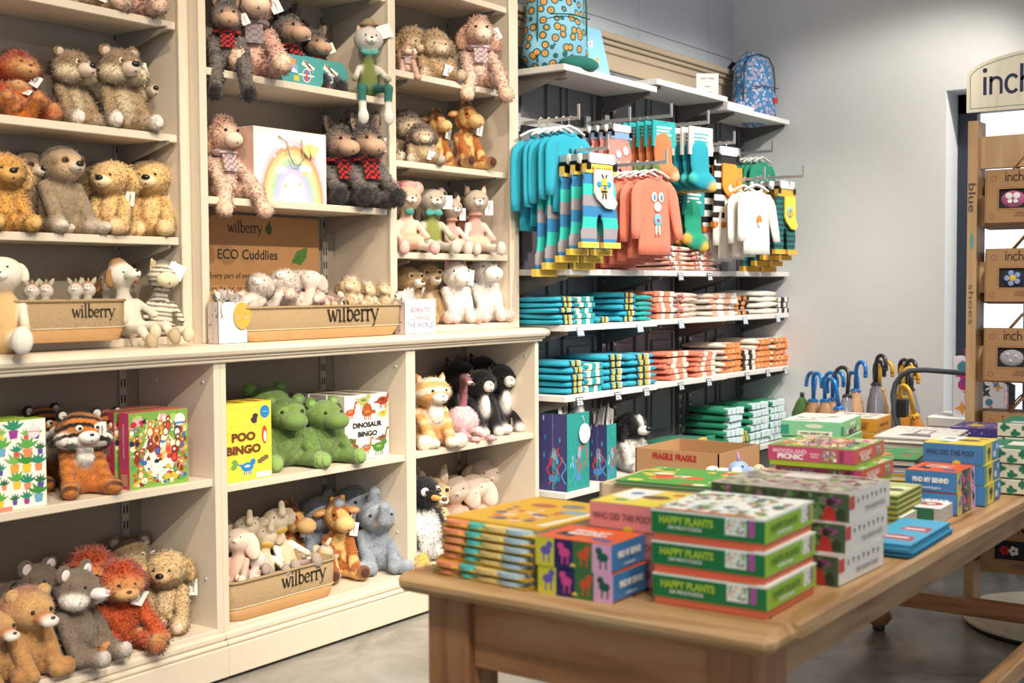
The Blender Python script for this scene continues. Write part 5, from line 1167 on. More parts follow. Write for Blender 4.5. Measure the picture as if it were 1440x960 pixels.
def disc(b, x, z, rx, rz, col, y=-.062, d=.012): b.ell((x, y, z), (rx, d, rz), col, nu=12, nv=6)
def bee(b, x=0, z=.58, s=1., y=-.062):
    for q in (-1, 1): disc(b, x+q*.075*s, z+.05*s, .04*s, .045*s, '#2f8fbf', y)
    disc(b, x, z, .055*s, .085*s, '#e8c23c', y-.006); disc(b, x, z-.05*s, .05*s, .018*s, '#1c1a1c', y-.01); disc(b, x, z+.10*s, .04*s, .04*s, '#e8c23c', y-.006); disc(b, x, z-.0*s, .028*s, .025*s, '#3a78b0', y-.016); disc(b, x, z+.03*s, .052*s, .012*s, '#1c1a1c', y-.008)
    for q in (-1, 1): b.tube([(x+q*.02*s, y-.01, z+.13*s), (x+q*.035*s, y-.01, z+.19*s)], .008*s, 5, '#1c1a1c'); b.tube([(x+q*.02*s, y-.01, z-.08*s), (x+q*.025*s, y-.01, z-.15*s)], .009*s, 5, '#1c1a1c')
def girl(b):
    for q in (-1, 1): disc(b, q*.045, .72, .035, .055, '#dfe6ea'); disc(b, q*.045, .72, .02, .035, '#5f8fb0', -.068)
    disc(b, 0, .62, .05, .055, '#f0dfd0'); disc(b, 0, .48, .05, .07, '#6fb0c4', -.065); disc(b, 0, .48, .02, .02, '#b0406a', -.073)
    for q in (-1, 1): b.tube([(q*.02, -.064, .42), (q*.022, -.064, .32)], .012, 5, '#f0dfd0')
def fox(b): disc(b, 0, .55, .045, .07, '#e0762c'); disc(b, 0, .50, .03, .03, '#f0e6da', -.068)
def trousers(nm, mat_, hem, waist, patch=None, label_card='#e9e7e2', wide=.19):
    r = empty(nm, cat='trousers'); c = '#ffffff'
    P = [C_((0, 0, .62), (0, 0, .86), .2, .185, c, sc=(1, .2, 1), k=.02)]+[C_((s*.09, 0, .66), (s*.135, 0, .12), .115, .095, c, sc=(1, .3, 1), k=.015) for s in (-1, 1)]
    link('garment', skin('garment', P, mat_, 46, (.006, 18), None, None, 8), r)
    b = MB(); b.prism([(-.19, .84), (.19, .84), (.185, .94), (-.185, .94)], .085, waist); b.build('waistband', CLOTH, r)
    for s in (-1, 1): b = MB(); b.prism([(s*.135-.105, .02), (s*.135+.105, .02), (s*.135+.105, .085), (s*.135-.105, .085)], .075, hem); b.build('hem', CLOTH, r)
    b = MB(); b.box(-.15, .15, -.055, -.045, .95, 1.06, label_card); b.build('hanger_card', PAPER, r)
    b = MB()
    for s in (-1, 1): b.box(s*.16-.025, s*.16+.025, -.055, .055, .88, .98, '#1c1b1d'); b.box(s*.16-.012, s*.16+.012, -.06, .06, .96, 1.05, '#c9c9c7')
    b.tube([(-.17, 0, 1.0), (.17, 0, 1.0)], .008, 6, '#c9c9c7'); b.tube([(0, 0, 1.0), (0, 0, 1.10), (.03, 0, 1.15), (.06, 0, 1.11)], .008, 6, '#c9c9c7'); b.build('clip_hanger', mat('clip_metal', rough=.3, attr=True, metal=.6), r)
    if patch: b = MB(); patch(b); b.build('sock_patch', CLOTH, r)
    return r
def sock(b, col, x=-.02, z0=.45, z1=.86, y=-.07, s=1.0):
    b.prism([(x-.11*s, z1), (x+.11*s, z1), (x+.12*s, z0+.10), (x+.17*s, z0+.02), (x+.13*s, z0-.05), (x+.03*s, z0-.04), (x-.08*s, z0+.06), (x-.11*s, z0+.12)], .03, col, (0, y, 0))
def beesock(b): sock(b, '#e9dfc8', 0, .50, .88); bee(b, 0, .68, .8, -.088)
def foxsock(b): sock(b, '#e08a2c', -.02, .42, .84); sock(b, '#e08a2c', .10, .36, .80, -.06); disc(b, -.0, .52, .04, .05, '#f0e6d8', -.088); disc(b, .02, .55, .012, .014, '#1a1816', -.098)
def chicksock(b): sock(b, '#e6cf4a', .03, .42, .84); disc(b, .02, .62, .075, .085, '#8fb8a8', -.088); disc(b, .03, .60, .05, .05, '#e8a83a', -.096); disc(b, .01, .63, .012, .014, '#1a1816', -.106)
def sockpack(nm, head, body, toe, heel):
    r = empty(nm, cat='socks'); b = MB(); b.prism([(-.24, .55), (.24, .55), (.24, 1.0), (-.24, 1.0)], .05, head); b.build('header_card', PAPER, r)
    b = MB(); b.tube([(0, -.0, 1.0), (0, 0, 1.08), (0, .05, 1.1)], .015, 5, '#8a8a88'); b.build('hang_loop', MATTE, r)
    P = [C_((-.02, 0, .62), (.0, 0, .25), .20, .19, body, sc=(1, .3, 1)), E_((.08, -.02, .12), (.24, .09, .13), body), E_((.2, -.03, .05), (.12, .09, .10), toe, k=.01), E_((-.16, 0, .16), (.09, .08, .09), heel, k=.01)]
    link('sock', skin('sock', P, KNIT, 30, (0, 1), None, None, 3), r)
    b = MB(); f = Face(b, (-.24, -.026, .55), (1, 0, 0), (0, 0, 1))
    for k in range(4): f(rect(.08, .32-.06*k, .40-.05*(k % 2), .35-.06*k), '#e9e6df' if head != '#ece8e0' else '#3a8f9a')
    b.build('card_print', PAPER, r); return r

def hang(key, fn, px, yfront, tpx, bpx, n, dy, labels, group, rz=0, jit=5, grow=0.0, span_=(1.03, .12)):
    """a row of one garment hung front to back; its front one reaches from picture row tpx down to bpx"""
    d_ = fw.dot(Vector((column(px, yfront, 1.6), yfront, .4))); zt_, zb_ = EYE+(394-tpx)/F_PX*d_, EYE+(394-bpx)/F_PX*d_
    hgt = (zt_-zb_)/(span_[0]-span_[1]); ztop = zt_-span_[0]*hgt; x = column(px, yfront, (zt_+zb_)/2); r0 = None
    for i in range(n):
        y = yfront+dy*i; r = fn() if r0 is None else dup(r0)
        if r0 is None: r0 = r
        s = hgt*(1+grow*i); r.scale = (s*(1.2 if span_[1] == .12 else 1.4 if span_[1] == .02 else 1.25), s*.75, s); g = rgen(i*7+int(px)); r.location = (x+g.uniform(-.004, .004), y, ztop+span_[0]*(hgt-s)); r.rotation_euler = (0, 0, math.radians(rz+g.uniform(-jit, jit)))
        tag(r, labels[min(i, len(labels)-1)] if i < len(labels) else labels[-1], None, group)
    return x, r0, zt_
def arm(x, y0, y1, z, label, tipup=.055):
    r = empty('clothes_rail', (x, y0, z), 0, label, 'clothes rail', 'chrome clothes rails on the clothes wall')
    b = MB(); b.box(-.004, .004, y1-y0, .0, -.007, .007); b.build('bar', CHROME, r)
    b = MB(); b.box(-.0045, .0045, y1-y0-.0045, y1-y0+.0045, -.007, tipup); b.build('end_stop', CHROME, r)
    b = MB(); b.box(-.02, .02, -.012, 0, -.03, .03); b.build('mount_plate', CHROME, r)
def nth(what, n, first='front', last='at the back'):
    o = ['%s of the group' % first, 'second from the front', 'third from the front', 'fourth from the front', 'fifth from the front', 'sixth from the front']
    return ['%s, %s' % (what, o[i]) if i < n-1 or n < 3 else '%s, hanging %s' % (what, last) for i in range(n)]
H1 = .36
TQ, CO, WH = '#1f9ab4', '#dc7a62', '#e9e4da'
x, _, zt_ = hang('tq', lambda: shirt('sweatshirt', TQ, bee), 801, 2.835, 166, 290, 5, .038, nth('turquoise bee sweatshirt on a white hanger', 5), 'turquoise sweatshirts on hangers', -6, 5, 0.05, (1.03, .12))
arm(x, 3.11, 2.79, zt_+.022, 'chrome arm carrying the turquoise sweatshirts')
TRM = zstripe('bee_stripe_knit', ['#e0bd4e', '#2f6f9c', '#7d7a80', '#2aa79c', '#2f6f9c', '#7d7a80', '#2aa79c', '#2f6f9c'], 1.02, -.02)
TRM = zstripe('bee_stripe_knit2', ['#2f78ac', '#8e8a90', '#2fb8ac'], .36, .0)
x, _, zt_ = hang('tr', lambda: trousers('striped_trousers', TRM, '#e0bd4e', '#e0bd4e', beesock), 843, 2.70, 208, 340, 5, .05, nth('teal, grey and blue striped trousers with yellow hems', 5), 'striped trousers with bee patch', -8, 5, 0.075, (1.06, .02))
arm(x, 3.11, 2.66, zt_+.022, 'chrome arm carrying the striped trousers with bee patch')
text('BLAKE & ROSE', _, (0, -.046, .89), (1, 0, 0), (0, 0, 1), .24, INK, bold=.01)
x, _, zt_ = hang('dn', lambda: trousers('patterned_trousers', mat('pink_floral_cloth', '#d98a80', .9, vary=.25, vscale=12), '#d98a80', '#7fa0c8', lambda b: (disc(b, -.06, .6, .05, .06, '#c8d8e8', -.05), disc(b, .07, .66, .05, .07, '#e8e0d8', -.05))), 872, 2.93, 168, 262, 4, .045, nth('blue and pink patterned trousers hanging between turquoise and coral tops', 4), 'blue and pink trousers', -6, 5, 0, (1.06, .02))
arm(x, 3.11, 2.88, zt_+.022, 'chrome arm carrying the blue and pink trousers')
x, _, zt_ = hang('co', lambda: shirt('long_sleeved_top', CO, girl), 920, 2.70, 228, 350, 6, .046, nth('coral long-sleeved top on a white hanger', 6), 'coral tops on hangers', -10, 5, 0.035, (1.03, .12))
arm(x, 3.11, 2.64, zt_+.022, 'chrome arm carrying the coral tops')
x, _, zt_ = hang('sp', lambda: sockpack('sock_pack', '#1f9c9c', '#c97a4c', '#e8b48c', '#3f7a3c'), 933, 2.80, 163, 243, 5, .04, nth('pair of peach socks on a teal card', 5), 'sock packs on teal cards', -8, 5, 0, (1.0, .0))
arm(x, 3.11, 2.76, zt_+.022, 'thin chrome hook carrying the peach socks')
x, _, zt_ = hang('sw', lambda: sockpack('sock_pack', '#ece8e0', '#1f97a8', '#d9b04a', '#3fb0a8'), 985, 2.74, 172, 258, 6, .045, nth('pair of turquoise socks with yellow toes on a white card', 6), 'sock packs on white cards', -8, 5, 0, (1.0, .0))
arm(x, 3.11, 2.70, zt_+.022, 'thin chrome hook carrying the turquoise socks')
x, _, zt_ = hang('sd', lambda: sockpack('sock_pack', '#1d8f8c', '#1f9a78', '#e3bd42', '#e0a83a'), 975, 2.86, 256, 342, 4, .045, nth('pair of green duck socks with yellow toes', 4), 'green duck sock packs', -8, 5, 0, (1.0, .0))
arm(x, 3.11, 2.81, zt_+.022, 'thin chrome hook carrying the green duck socks')
BWM = zstripe('black_white_stripe', ['#131214', '#e9e4da'], .15, .1)
x, _, zt_ = hang('bw', lambda: trousers('striped_trousers', BWM, '#dd7a2c', '#17161a', foxsock), 1022, 2.80, 200, 312, 4, .05, nth('black and white striped trousers with orange fox sock', 4), 'black and white striped trousers', -10, 5, 0.06, (1.06, .02))
arm(x, 3.11, 2.76, zt_+.022, 'chrome arm carrying the black and white trousers')
x, _, zt_ = hang('gt', lambda: shirt('green_top', '#1e8a6a'), 1072, 2.96, 212, 300, 4, .035, nth('green top on a white hanger behind the white tops', 4), 'green tops on hangers', -6, 5, 0, (1.03, .12))
arm(x, 3.11, 2.90, zt_+.022, 'chrome arm carrying the green tops')
x, _, zt_ = hang('wh', lambda: shirt('long_sleeved_top', WH, fox), 1064, 2.66, 250, 350, 6, .068, nth('white long-sleeved top on a white hanger', 6), 'white tops on hangers', -10, 5, 0.03, (1.03, .12))
arm(x, 3.11, 2.62, zt_+.022, 'chrome arm carrying the white tops')
GSM = zstripe('green_teal_stripe', ['#1d6f66', '#24414c'], .075)
x, _, zt_ = hang('gs', lambda: trousers('striped_trousers', GSM, '#e0a93a', '#d9a83c', chicksock), 1104, 2.70, 248, 350, 4, .05, nth('green striped trousers with yellow hems and chick sock', 4), 'green striped trousers', -8, 5, 0.08, (1.06, .02))
arm(x, 3.11, 2.60, zt_+.022, 'chrome arm carrying the green striped trousers')
for x0, x1, z, lab in ((4.28, 5.0, 1.90, 'chrome crossbar under the left top shelf'), (5.05, 5.74, 1.90, 'chrome crossbar under the centre top shelf'), (5.80, 6.47, 1.90, 'chrome crossbar under the right top shelf')):
    r = empty('cross_rail', ((x0+x1)/2, 3.09, z), 0, lab, 'rail', 'chrome crossbars'); b = MB(); b.box(-(x1-x0)/2, (x1-x0)/2, -.008, .008, -.015, .015); b.build('bar', CHROME, r)
    for q in (-1, 1): b = MB(); b.box(q*(x1-x0)/2-.012, q*(x1-x0)/2+.012, -.01, .03, -.03, .03); b.build('rail_clamp', CHROME, r)

# ------------------------------------------------------------------ folded clothes in piles
def folded(w, d, t, cols, print_=None):
    """one garment folded flat: soft pad with a rounded front fold"""
    r = empty('folded_garment', cat='folded garment'); b = MB(); n = 7; vs = []; fs = []
    P = []
    prof = [(d/2, 0.1), (d/2, .9), (d*.2, 1.02), (-d*.2, 1.0), (-d*.42, 1.0), (-d*.49, .85), (-d*.5, .5), (-d*.49, .15), (-d*.42, 0), (d*.2, 0)]
    g = rgen(int(w*1e4)); NX = 7
    for i in range(NX):
        u = i/(NX-1); e = math.sin(PI*min(max(u, .03), .97))**.25
        for (y, z) in prof: vs.append((-w/2+w*u, y*(1-.03*(1-e))+g.uniform(-.003, .003), t*(.5+(z-.5)*e)+g.uniform(-.0012, .0012)))
    m_ = len(prof)
    for i in range(NX-1):
        for j in range(m_): fs.append((i*m_+j, i*m_+(j+1) % m_, (i+1)*m_+(j+1) % m_, (i+1)*m_+j))
    fs.append(list(range(m_))[::-1]); fs.append([(NX-1)*m_+j for j in range(m_)])
    fs = [f[::-1] for f in fs]
    b.add(vs, fs, cols[0], True); b.build('cloth', CLOTH, r)
    if print_:
        b = MB(); print_(b, w, d, t); b.build('printed_front', CLOTH, r)['kind'] = 'stuff'
    return r
def pr_bee(b, w, d, t):
    for x, c, ww in ((-.22, '#1a1a1c', .05), (-.1, '#dcae3a', .09), (.02, '#1a1a1c', .05), (.12, '#dcae3a', .08), (.22, '#e8e0cc', .05)): b.box(w*x, w*(x+ww), -d*.5-.0025, -d*.40, t*.12, t*.92, c, r=.002)
def pr_two(c1, c2):
    return lambda b, w, d, t: [b.box(w*x, w*(x+.2), -d*.5-.0025, -d*.38, t*.1, t*.95, c, r=.002) for x, c in ((-.46, c1), (-.2, c2), (.06, c1), (.3, c2))]
def pr_blob(pal):
    def f(b, w, d, t):
        g = rgen(3)
        for i in range(9): x = g.uniform(-.45, .4)*w; b.ell((x, -d*.495, t*g.uniform(.25, .8)), (w*g.uniform(.03, .08), .004, t*.22), pal[i % len(pal)], nu=8, nv=5)
    return f
FT = {'bee': (TQ, pr_bee), 'tqwhite': ('#1f9aa0', pr_two('#e6dfcc', '#1f9aa0')), 'teal': ('#1f9c98', None), 'coral': (CO, pr_two('#e08a6c', '#ecd9c8')), 'floral': ('#e2b8a6', pr_blob(['#d9705c', '#e8d8c8', '#8a9ab8', '#d98a70', '#c9c0b0'])),
      'white': ('#e9e2d4', None), 'whitecoral': ('#e9e2d4', pr_two('#e3a88c', '#efe8dc')), 'fox': ('#e9e2d4', pr_two('#dd7a2c', '#1a1816')), 'bw': ('#17161a', pr_two('#ece6da', '#17161a')), 'orange': ('#e6decf', pr_two('#dd8440', '#dd8a48')), 'foxbw': ('#dd8440', pr_two('#1a1816', '#ece6da')),
      'green': ('#17805c', pr_two('#cfe3e6', '#d6e6ea')), 'greenyellow': ('#176a50', pr_two('#d9b03c', '#17805c')), 'coralw': ('#e3b09c', pr_blob(['#ecd6c8', '#7a86b0', '#d9745c', '#efe2d4']))}
WORDS = {'bee': 'turquoise folded top with bee print', 'tqwhite': 'turquoise cream folded trousers', 'teal': 'plain teal folded trousers', 'coral': 'coral folded top', 'floral': 'floral coral folded garment', 'white': 'cream folded top', 'whitecoral': 'cream and coral folded top', 'fox': 'cream and orange folded top', 'bw': 'black white folded trousers', 'orange': 'orange fronted folded top', 'foxbw': 'black and orange folded trousers', 'green': 'green folded top', 'greenyellow': 'green and yellow folded trousers', 'coralw': 'patterned coral folded top'}
FP = {}
def pile(kind, p0, p1, row, n, hpx, where, yf=2.862, d=.25):
    z = TH[row][0 if p1 < 922 else 1 if p1 < 1020 else 2]; x0, x1 = column(p0, yf, z+.06), column(p1, yf, z+.06); w = x1-x0; H_ = size_at(hpx, x0, yf, z); t = H_/n
    key = (kind, round(w, 2), round(t, 3))
    for i in range(n):
        if key in FP: r = dup(FP[key])
        else: r = FP[key] = folded(w*.98, d, t*1.02, *[(FT[kind][0],), FT[kind][1]])
        g = rgen(int(p0*10+i)); r.location = ((x0+x1)/2+g.uniform(-.006, .006), yf+d/2+g.uniform(-.006, .008), z+t*i); r.rotation_euler = (math.radians(g.uniform(-1.5, 1.5)), math.radians(g.uniform(-1.2, 1.2)), math.radians(g.uniform(-5, 5))); r.scale = (g.uniform(.93, 1.05), 1, 1)
        lv = 'lowest' if i == 0 else 'topmost' if i == n-1 else ['', 'second up', 'third up', 'fourth up', 'fifth up'][i]
        tag(r, '%s, %s, %s' % (WORDS[kind], lv, where), 'folded garment', 'folded clothes on the white shelves')
R1 = [('coralw', 938, 972, 5, 34, 'left of two on the upper shelf'), ('coralw', 975, 1011, 5, 34, 'right of two on the upper shelf')]
R2 = [('bee', 783, 811, 5, 40, 'at the left end of the middle shelf'), ('tqwhite', 812, 836, 5, 40, 'second on the middle shelf'), ('bee', 838, 860, 1, 9, 'alone on the middle shelf'), ('bee', 872, 896, 5, 42, 'left of teal trousers, middle shelf'), ('teal', 897, 917, 5, 36, 'beside bee tops, middle shelf'), ('coral', 921, 948, 5, 40, 'beside teal trousers, middle shelf'), ('floral', 950, 981, 5, 36, 'right of coral tops, middle shelf'),
      ('whitecoral', 1000, 1034, 4, 32, 'in the centre of the middle shelf'), ('fox', 1036, 1052, 4, 27, 'right of cream-coral pile, middle shelf'), ('white', 1066, 1094, 4, 33, 'second from right, middle shelf'), ('bw', 1095, 1110, 3, 22, 'at the right end of the middle shelf')]
R3 = [('bee', 797, 825, 5, 48, 'at the left end of the lower shelf'), ('tqwhite', 826, 848, 4, 42, 'second on the lower shelf'), ('bee', 849, 882, 5, 50, 'third on the lower shelf'), ('bee', 884, 921, 5, 46, 'fourth on the lower shelf'), ('coral', 938, 968, 5, 40, 'left coral pile, lower shelf'), ('coral', 978, 1006, 5, 36, 'right coral pile, lower shelf'), ('orange', 1018, 1041, 5, 42, 'left of fox trousers, lower shelf'), ('foxbw', 1043, 1062, 4, 30, 'between orange piles on the lower shelf'), ('orange', 1063, 1083, 5, 42, 'right of fox trousers, lower shelf'), ('orange', 1086, 1110, 5, 40, 'at the right end of the lower shelf')]
R4 = [('green', 1024, 1044, 6, 62, 'left green pile, bottom shelf'), ('greenyellow', 1046, 1054, 3, 25, 'between green piles, bottom shelf'), ('green', 1056, 1082, 6, 60, 'middle green pile, bottom shelf'), ('green', 1084, 1104, 6, 58, 'right green pile, bottom shelf'), ('greenyellow', 955, 1005, 2, 30, 'behind the fragile carton')]
for row, L in ((1, R1), (2, R2), (3, R3), (4, R4)):
    for a in L: pile(a[0], a[1], a[2], row, a[3], a[4], a[5])
# raised necklines and price labels
def price(px, row):
    z = TH[row][0 if px < 922 else 1 if px < 1020 else 2]; x = column(px, YS-.004, z-.02)
    r = empty('price_label', (x, YS-.004, z-.030), 0, None, 'price label', 'price labels on the shelf edges'); r.rotation_euler = (math.radians(-12), 0, 0)
    b = MB(); b.box(-.026, .026, -.002, .0, -.018, .020, '#2b3038' if row != 2 else '#7f98ac'); b.build('holder', GLOSS, r)
    b = MB(); f = Face(b, (-.026, -.002, -.018), (1, 0, 0), (0, 0, 1))
    for k, (u0, u1, v) in enumerate(((.1, .45, .7), (.55, .9, .7), (.15, .5, .4), (.6, .85, .4), (.1, .4, .12), (.5, .9, .14))): f(rect(.052*u0, .038*v, .052*u1, .038*(v+.2)), '#e4e8ec')
    b.build('price_print', CARD, r)
    tag(r, '%s price label, %s white shelf%s' % ('dark' if row != 2 else 'blue grey', names[row], {957: ' left of two', 998: ' right of two', 816: ', leftmost', 900: ', under the teal trousers', 958: ', under the coral and floral piles' if row == 2 else ', under the left coral pile', 1048: ', under the fox tops', 1094: ', near the right end', 815: ', leftmost', 869: ', second from left', 909: ', third from left', 997: ', under the right coral pile', 1051: ', under the fox trousers', 1080: ', under the orange pile', 1105: ', rightmost'}.get(px, '')))
for px in (957, 998): price(px, 1)
for px in (816, 900, 958, 1048, 1094): price(px, 2)
for px in (815, 869, 909, 958, 997, 1051, 1080, 1105): price(px, 3)
for o in COL.objects:
    if o.name.startswith('price_label') and o.get('label', '').startswith('dark price label, upper'): o['label'] = o['label'].replace('white shelf', 'white shelf below the patterned piles,')
# ------------------------------------------------------------------ on the top shelves
def dotmat(nm, base, ring, core, sc, r0, r1, rnd=.75):
    def bld(nt, tc):
        v = nt.nodes.new('ShaderNodeTexVoronoi'); v.inputs['Scale'].default_value = sc; v.inputs['Randomness'].default_value = rnd; nt.links.new(tc.outputs['Object'], v.inputs['Vector']); return v.outputs['Distance']
    return ramp_mat(nm, ('CONSTANT', [(0, '#3a2418'), (r0*.25, core), (r0, ring), (r1, base)]), bld, .75)
def backpack(w, h, d, m_, trim, name='backpack', label=None):
    r = empty(name, (0, 0, 0), 0, label, 'backpack')
    o = [(-w/2, .02), (-w*.46, 0), (w*.46, 0), (w/2, .02), (w*.49, h*.6), (w*.44, h*.82), (w*.3, h*.96), (0, h), (-w*.3, h*.96), (-w*.44, h*.82), (-w*.49, h*.6)]
    P = [C_((0, 0, h*.25), (0, 0, h*.70), w*.5, w*.46, '#ffffff', sc=(1, d/w, 1)), E_((0, 0, h*.14), (w*.49, d*.5, h*.14), '#ffffff'), E_((0, -d*.35, h*.30), (w*.38, d*.28, h*.25), '#ffffff', k=.02)]
    link('bag_body', skin('bag_body', P, m_, 44, (.002, 60), None, None, 3), r)
    b = MB(); a = [(x*.86, -d*.30, z) for x, z in o[3:]+o[:1]]; b.tube([(p[0], p[1], p[2]) for p in a], .004, 6, trim); b.tube([(-w*.34, -d*.62, h*.46), (0, -d*.66, h*.48), (w*.34, -d*.62, h*.46)], .003, 6, trim); b.build('zip', MATTE, r)
    for s in (-1, 1):
        b = MB(); b.tube([(s*w*.3, d*.4, h*.9), (s*w*.36, d*.85, h*.7), (s*w*.40, d*.9, h*.35), (s*w*.42, d*.45, h*.08)], .018, 8, trim, flat=.4); b.build('strap', CLOTH, r)
    b = MB(); b.tube([(-.03, d*.2, h*.97), (-.02, d*.2, h*1.05), (.02, d*.2, h*1.05), (.03, d*.2, h*.97)], .006, 6, trim); b.build('grab_handle', CLOTH, r)
    return r
LION = dotmat('lion_face_print', '#78aec8', '#1f5a56', '#d98a3c', 26, .30, .46, .55)
x = column(785, 2.97, 2.25); r = backpack(.30, .46, .17, LION, '#13594f', label='tall pale blue backpack printed with orange lion faces on the left top shelf'); place(r, x, 2.985, TH[0][0], -20)
b = MB(); b.ell((.05, -.10, .02), (.10, .05, .035), '#16655a'); b.build('bottom_piping', CLOTH, r)
x0, x1 = column(823, 2.99, 2.2), column(870, 2.99, 2.2)
r = empty('greeting_board', ((x0+x1)/2, 3.0, TH[0][0]), 0, 'pale blue picture board with zebra and rainbow leaning behind the lion backpack', 'picture board'); r.rotation_euler = (math.radians(-14), 0, 0)
b = MB(); w, h = .20, .27; b.box(-w/2, w/2, -.003, .003, 0, h, '#7fb6cf'); b.build('board', PAPER, r)
b = MB(); f = Face(b, (-w/2, -.003, 0), (1, 0, 0), (0, 0, 1)); f(circ(w*.62, h*.14, .028, .02), '#e8e6e2')
for i, c in enumerate(('#b06a9a', '#6a9ac0', '#8fc08a', '#e8c860', '#7fb6cf')): f(circ(w*.42, h*.24, .036-.006*i, .036-.006*i, 20)[:11], c)
f.critter(w*.40, h*.68, .02, '#e8e4dc', '#2a2624'); f.critter(w*.55, h*.42, .014, '#e0a83a', '#2a2624'); b.build('printed_picture', PAPER, r)['kind'] = 'stuff'
x0, x1 = column(980, 2.97, 2.2), column(1011, 2.97, 2.2); w = .115
r = empty('shop_card', ((x0+x1)/2, 2.975, TH[0][1]), -50, 'small white standing card with pink shoe on the centre top shelf', 'sign'); b = MB(); b.box(-w/2, w/2, -.004, .004, 0, .135, '#cfcecc'); b.build('card', PAPER, r)
b = MB(); f = Face(b, (-w/2, -.004, 0), (1, 0, 0), (0, 0, 1)); f([(w*.28, .012), (w*.78, .008), (w*.70, .04), (w*.48, .045), (w*.30, .03)], '#c0506a'); b.build('shoe_picture', PAPER, r); text('inch ♥ blue'.replace('♥', '+'), r, (0, -.004, .11), (1, 0, 0), (0, 0, 1), w*.6, INK); text('shoes', r, (0, -.004, .07), (1, 0, 0), (0, 0, 1), w*.25, INK)
x0, x1 = column(1019, 2.88, 2.13), column(1055, 2.88, 2.13)
r = carton('flat_box', x1-x0, .10, .022, ('#e2dfda',)*4, 'flat white box in front of the blue floral backpack on the right top shelf', 'box', lid=(.4, '#d0ccc6')); place(r, (x0+x1)/2, 2.91, TH[0][2])
BLUEF = dotmat('blue_floral_print', '#3f78aa', '#c3c9d8', '#b0657c', 46, .28, .42, .9)
x = column(1065, 2.96, 2.25); r = backpack(.27, .345, .16, BLUEF, '#2c3550', label='blue backpack with small floral print at the right end of the top shelf'); place(r, x, 2.985, TH[0][2], -22)
b = MB(); b.box(.06, .09, -.098, -.088, .08, .11, '#b02f2c'); b.build('red_patch', CLOTH, r)
# ------------------------------------------------------------------ bottom shelf: gift bags, dog, carton
SEA = ['#2f7fb8', '#3fa0b0', '#c0453a', '#8fb8c8', '#2f5fa0', '#5aa86a']
def sea_art(F, w, d, h):
    g = rgen(12)
    for f, W_ in ((F['left'], d), (F['front'], w)):
        for k in range(7):
            x = W_*g.uniform(.1, .9); c = '#c0453a' if k % 3 == 0 else g.choice(['#2f7fb8', '#3f9ad0', '#2f9a7a']); z0 = g.uniform(.02, .3)*h; pts = [(x+.012*math.sin(q*1.3+k), z0+q*h*.05) for q in range(8)]
            for a, b_ in zip(pts[:-1], pts[1:]): f([(a[0]-.004, a[1]), (a[0]+.004, a[1]), (b_[0]+.004, b_[1]), (b_[0]-.004, b_[1])], c)
        f(circ(W_*.55, h*.48, .012, .026), '#9aa0ac'); f([(W_*.5, h*.50), (W_*.42, h*.42), (W_*.55, h*.45)], '#9aa0ac'); f(circ(W_*.5, h*.16, .022, .016), '#4a86c0')
        for k in range(10): f(circ(W_*g.uniform(.1, .9), h*g.uniform(.1, .95), .004, .012), g.choice(SEA))
zb = TH[4][0]
def seabag(p0, p1, p2, yf, h, lab):
    x0 = column(p1, yf, zb+.1); y1 = depth_at(p0, x0, zb+.1); x1 = column(p2, yf, zb+.1)
    r = bag('gift_bag', x1-x0, y1-yf, h, ('#3c3a72', '#1f8f8a'), lab, sea_art, tissue=['#8a8a88', '#c4c2be', '#5a5a5a', '#d8d6d2']); place(r, (x0+x1)/2, (yf+y1)/2, zb); return r, x1-x0, y1-yf
r, w, d = seabag(758, 797, 829, 2.86, .325, 'larger navy and teal sea creature gift bag with a round white tag')
b = MB(); b.prism(circ(0, 0, .042, .042, 24), .003, '#e8e6e2', (w*.22, -d/2-.008, .235), (1, 0, 0), (0, 0, 1)); b.tube([(w*.22, -d/2-.008, .27), (w*.2, -d/2-.004, .30), (w*.15, -d/2+.01, .325)], .0018, 5, '#c8c6c2'); b.build('round_tag', PAPER, r)
seabag(827, 853, 867, 2.87, .25, 'smaller navy and teal sea creature gift bag beside the sheepdog toy')
put('sheepdog', 884, 2.985, zb, 82, -6, 'black and white sheepdog toy on the bottom shelf between gift bag and carton', 'soft toy', None, wide=1.1)
# open carton on the floor
cx, cy, cw, cd, ch = 4.875, 2.55, .40, .40, .50
r = empty('open_carton', (cx, cy, 0), 0, 'open brown cardboard carton with red fragile tape in front of the bottom shelf', 'carton'); KR = mat('corrugated_card', '#b0865c', .8, vary=.04, vscale=8)
for nm, a in (('panel', (-cw/2, -cw/2+.005, -cd/2, cd/2)), ('panel', (cw/2-.005, cw/2, -cd/2, cd/2)), ('panel', (-cw/2, cw/2, -cd/2, -cd/2+.005)), ('panel', (-cw/2, cw/2, cd/2-.005, cd/2)), ('bottom', (-cw/2, cw/2, -cd/2, cd/2))):
    b = MB(); b.box(a[0], a[1], a[2], a[3], 0, ch if nm == 'panel' else .005); b.build(nm, KR, r)
for u in (.18, -.13): text('FRAGILE', r, (-cw/2, u*cd*.9, ch-.028), (0, -1, 0), (0, 0, 1), .10, ink('#a8252c'), bold=.05, height=.028, lift=.0015)
# ------------------------------------------------------------------ things on the display table
CARDG = CARD
def at_n(r, nx, ny, w, d, z, rz=0):
    """corner nearest the camera at (nx, ny)"""
    a = math.radians(rz); c, s = math.cos(a), math.sin(a); r.location = (nx+c*w/2-s*d/2, ny+s*w/2+c*d/2, z); r.rotation_euler = (0, 0, a)
FRONTPILE = 'puzzle and game boxes on the table'
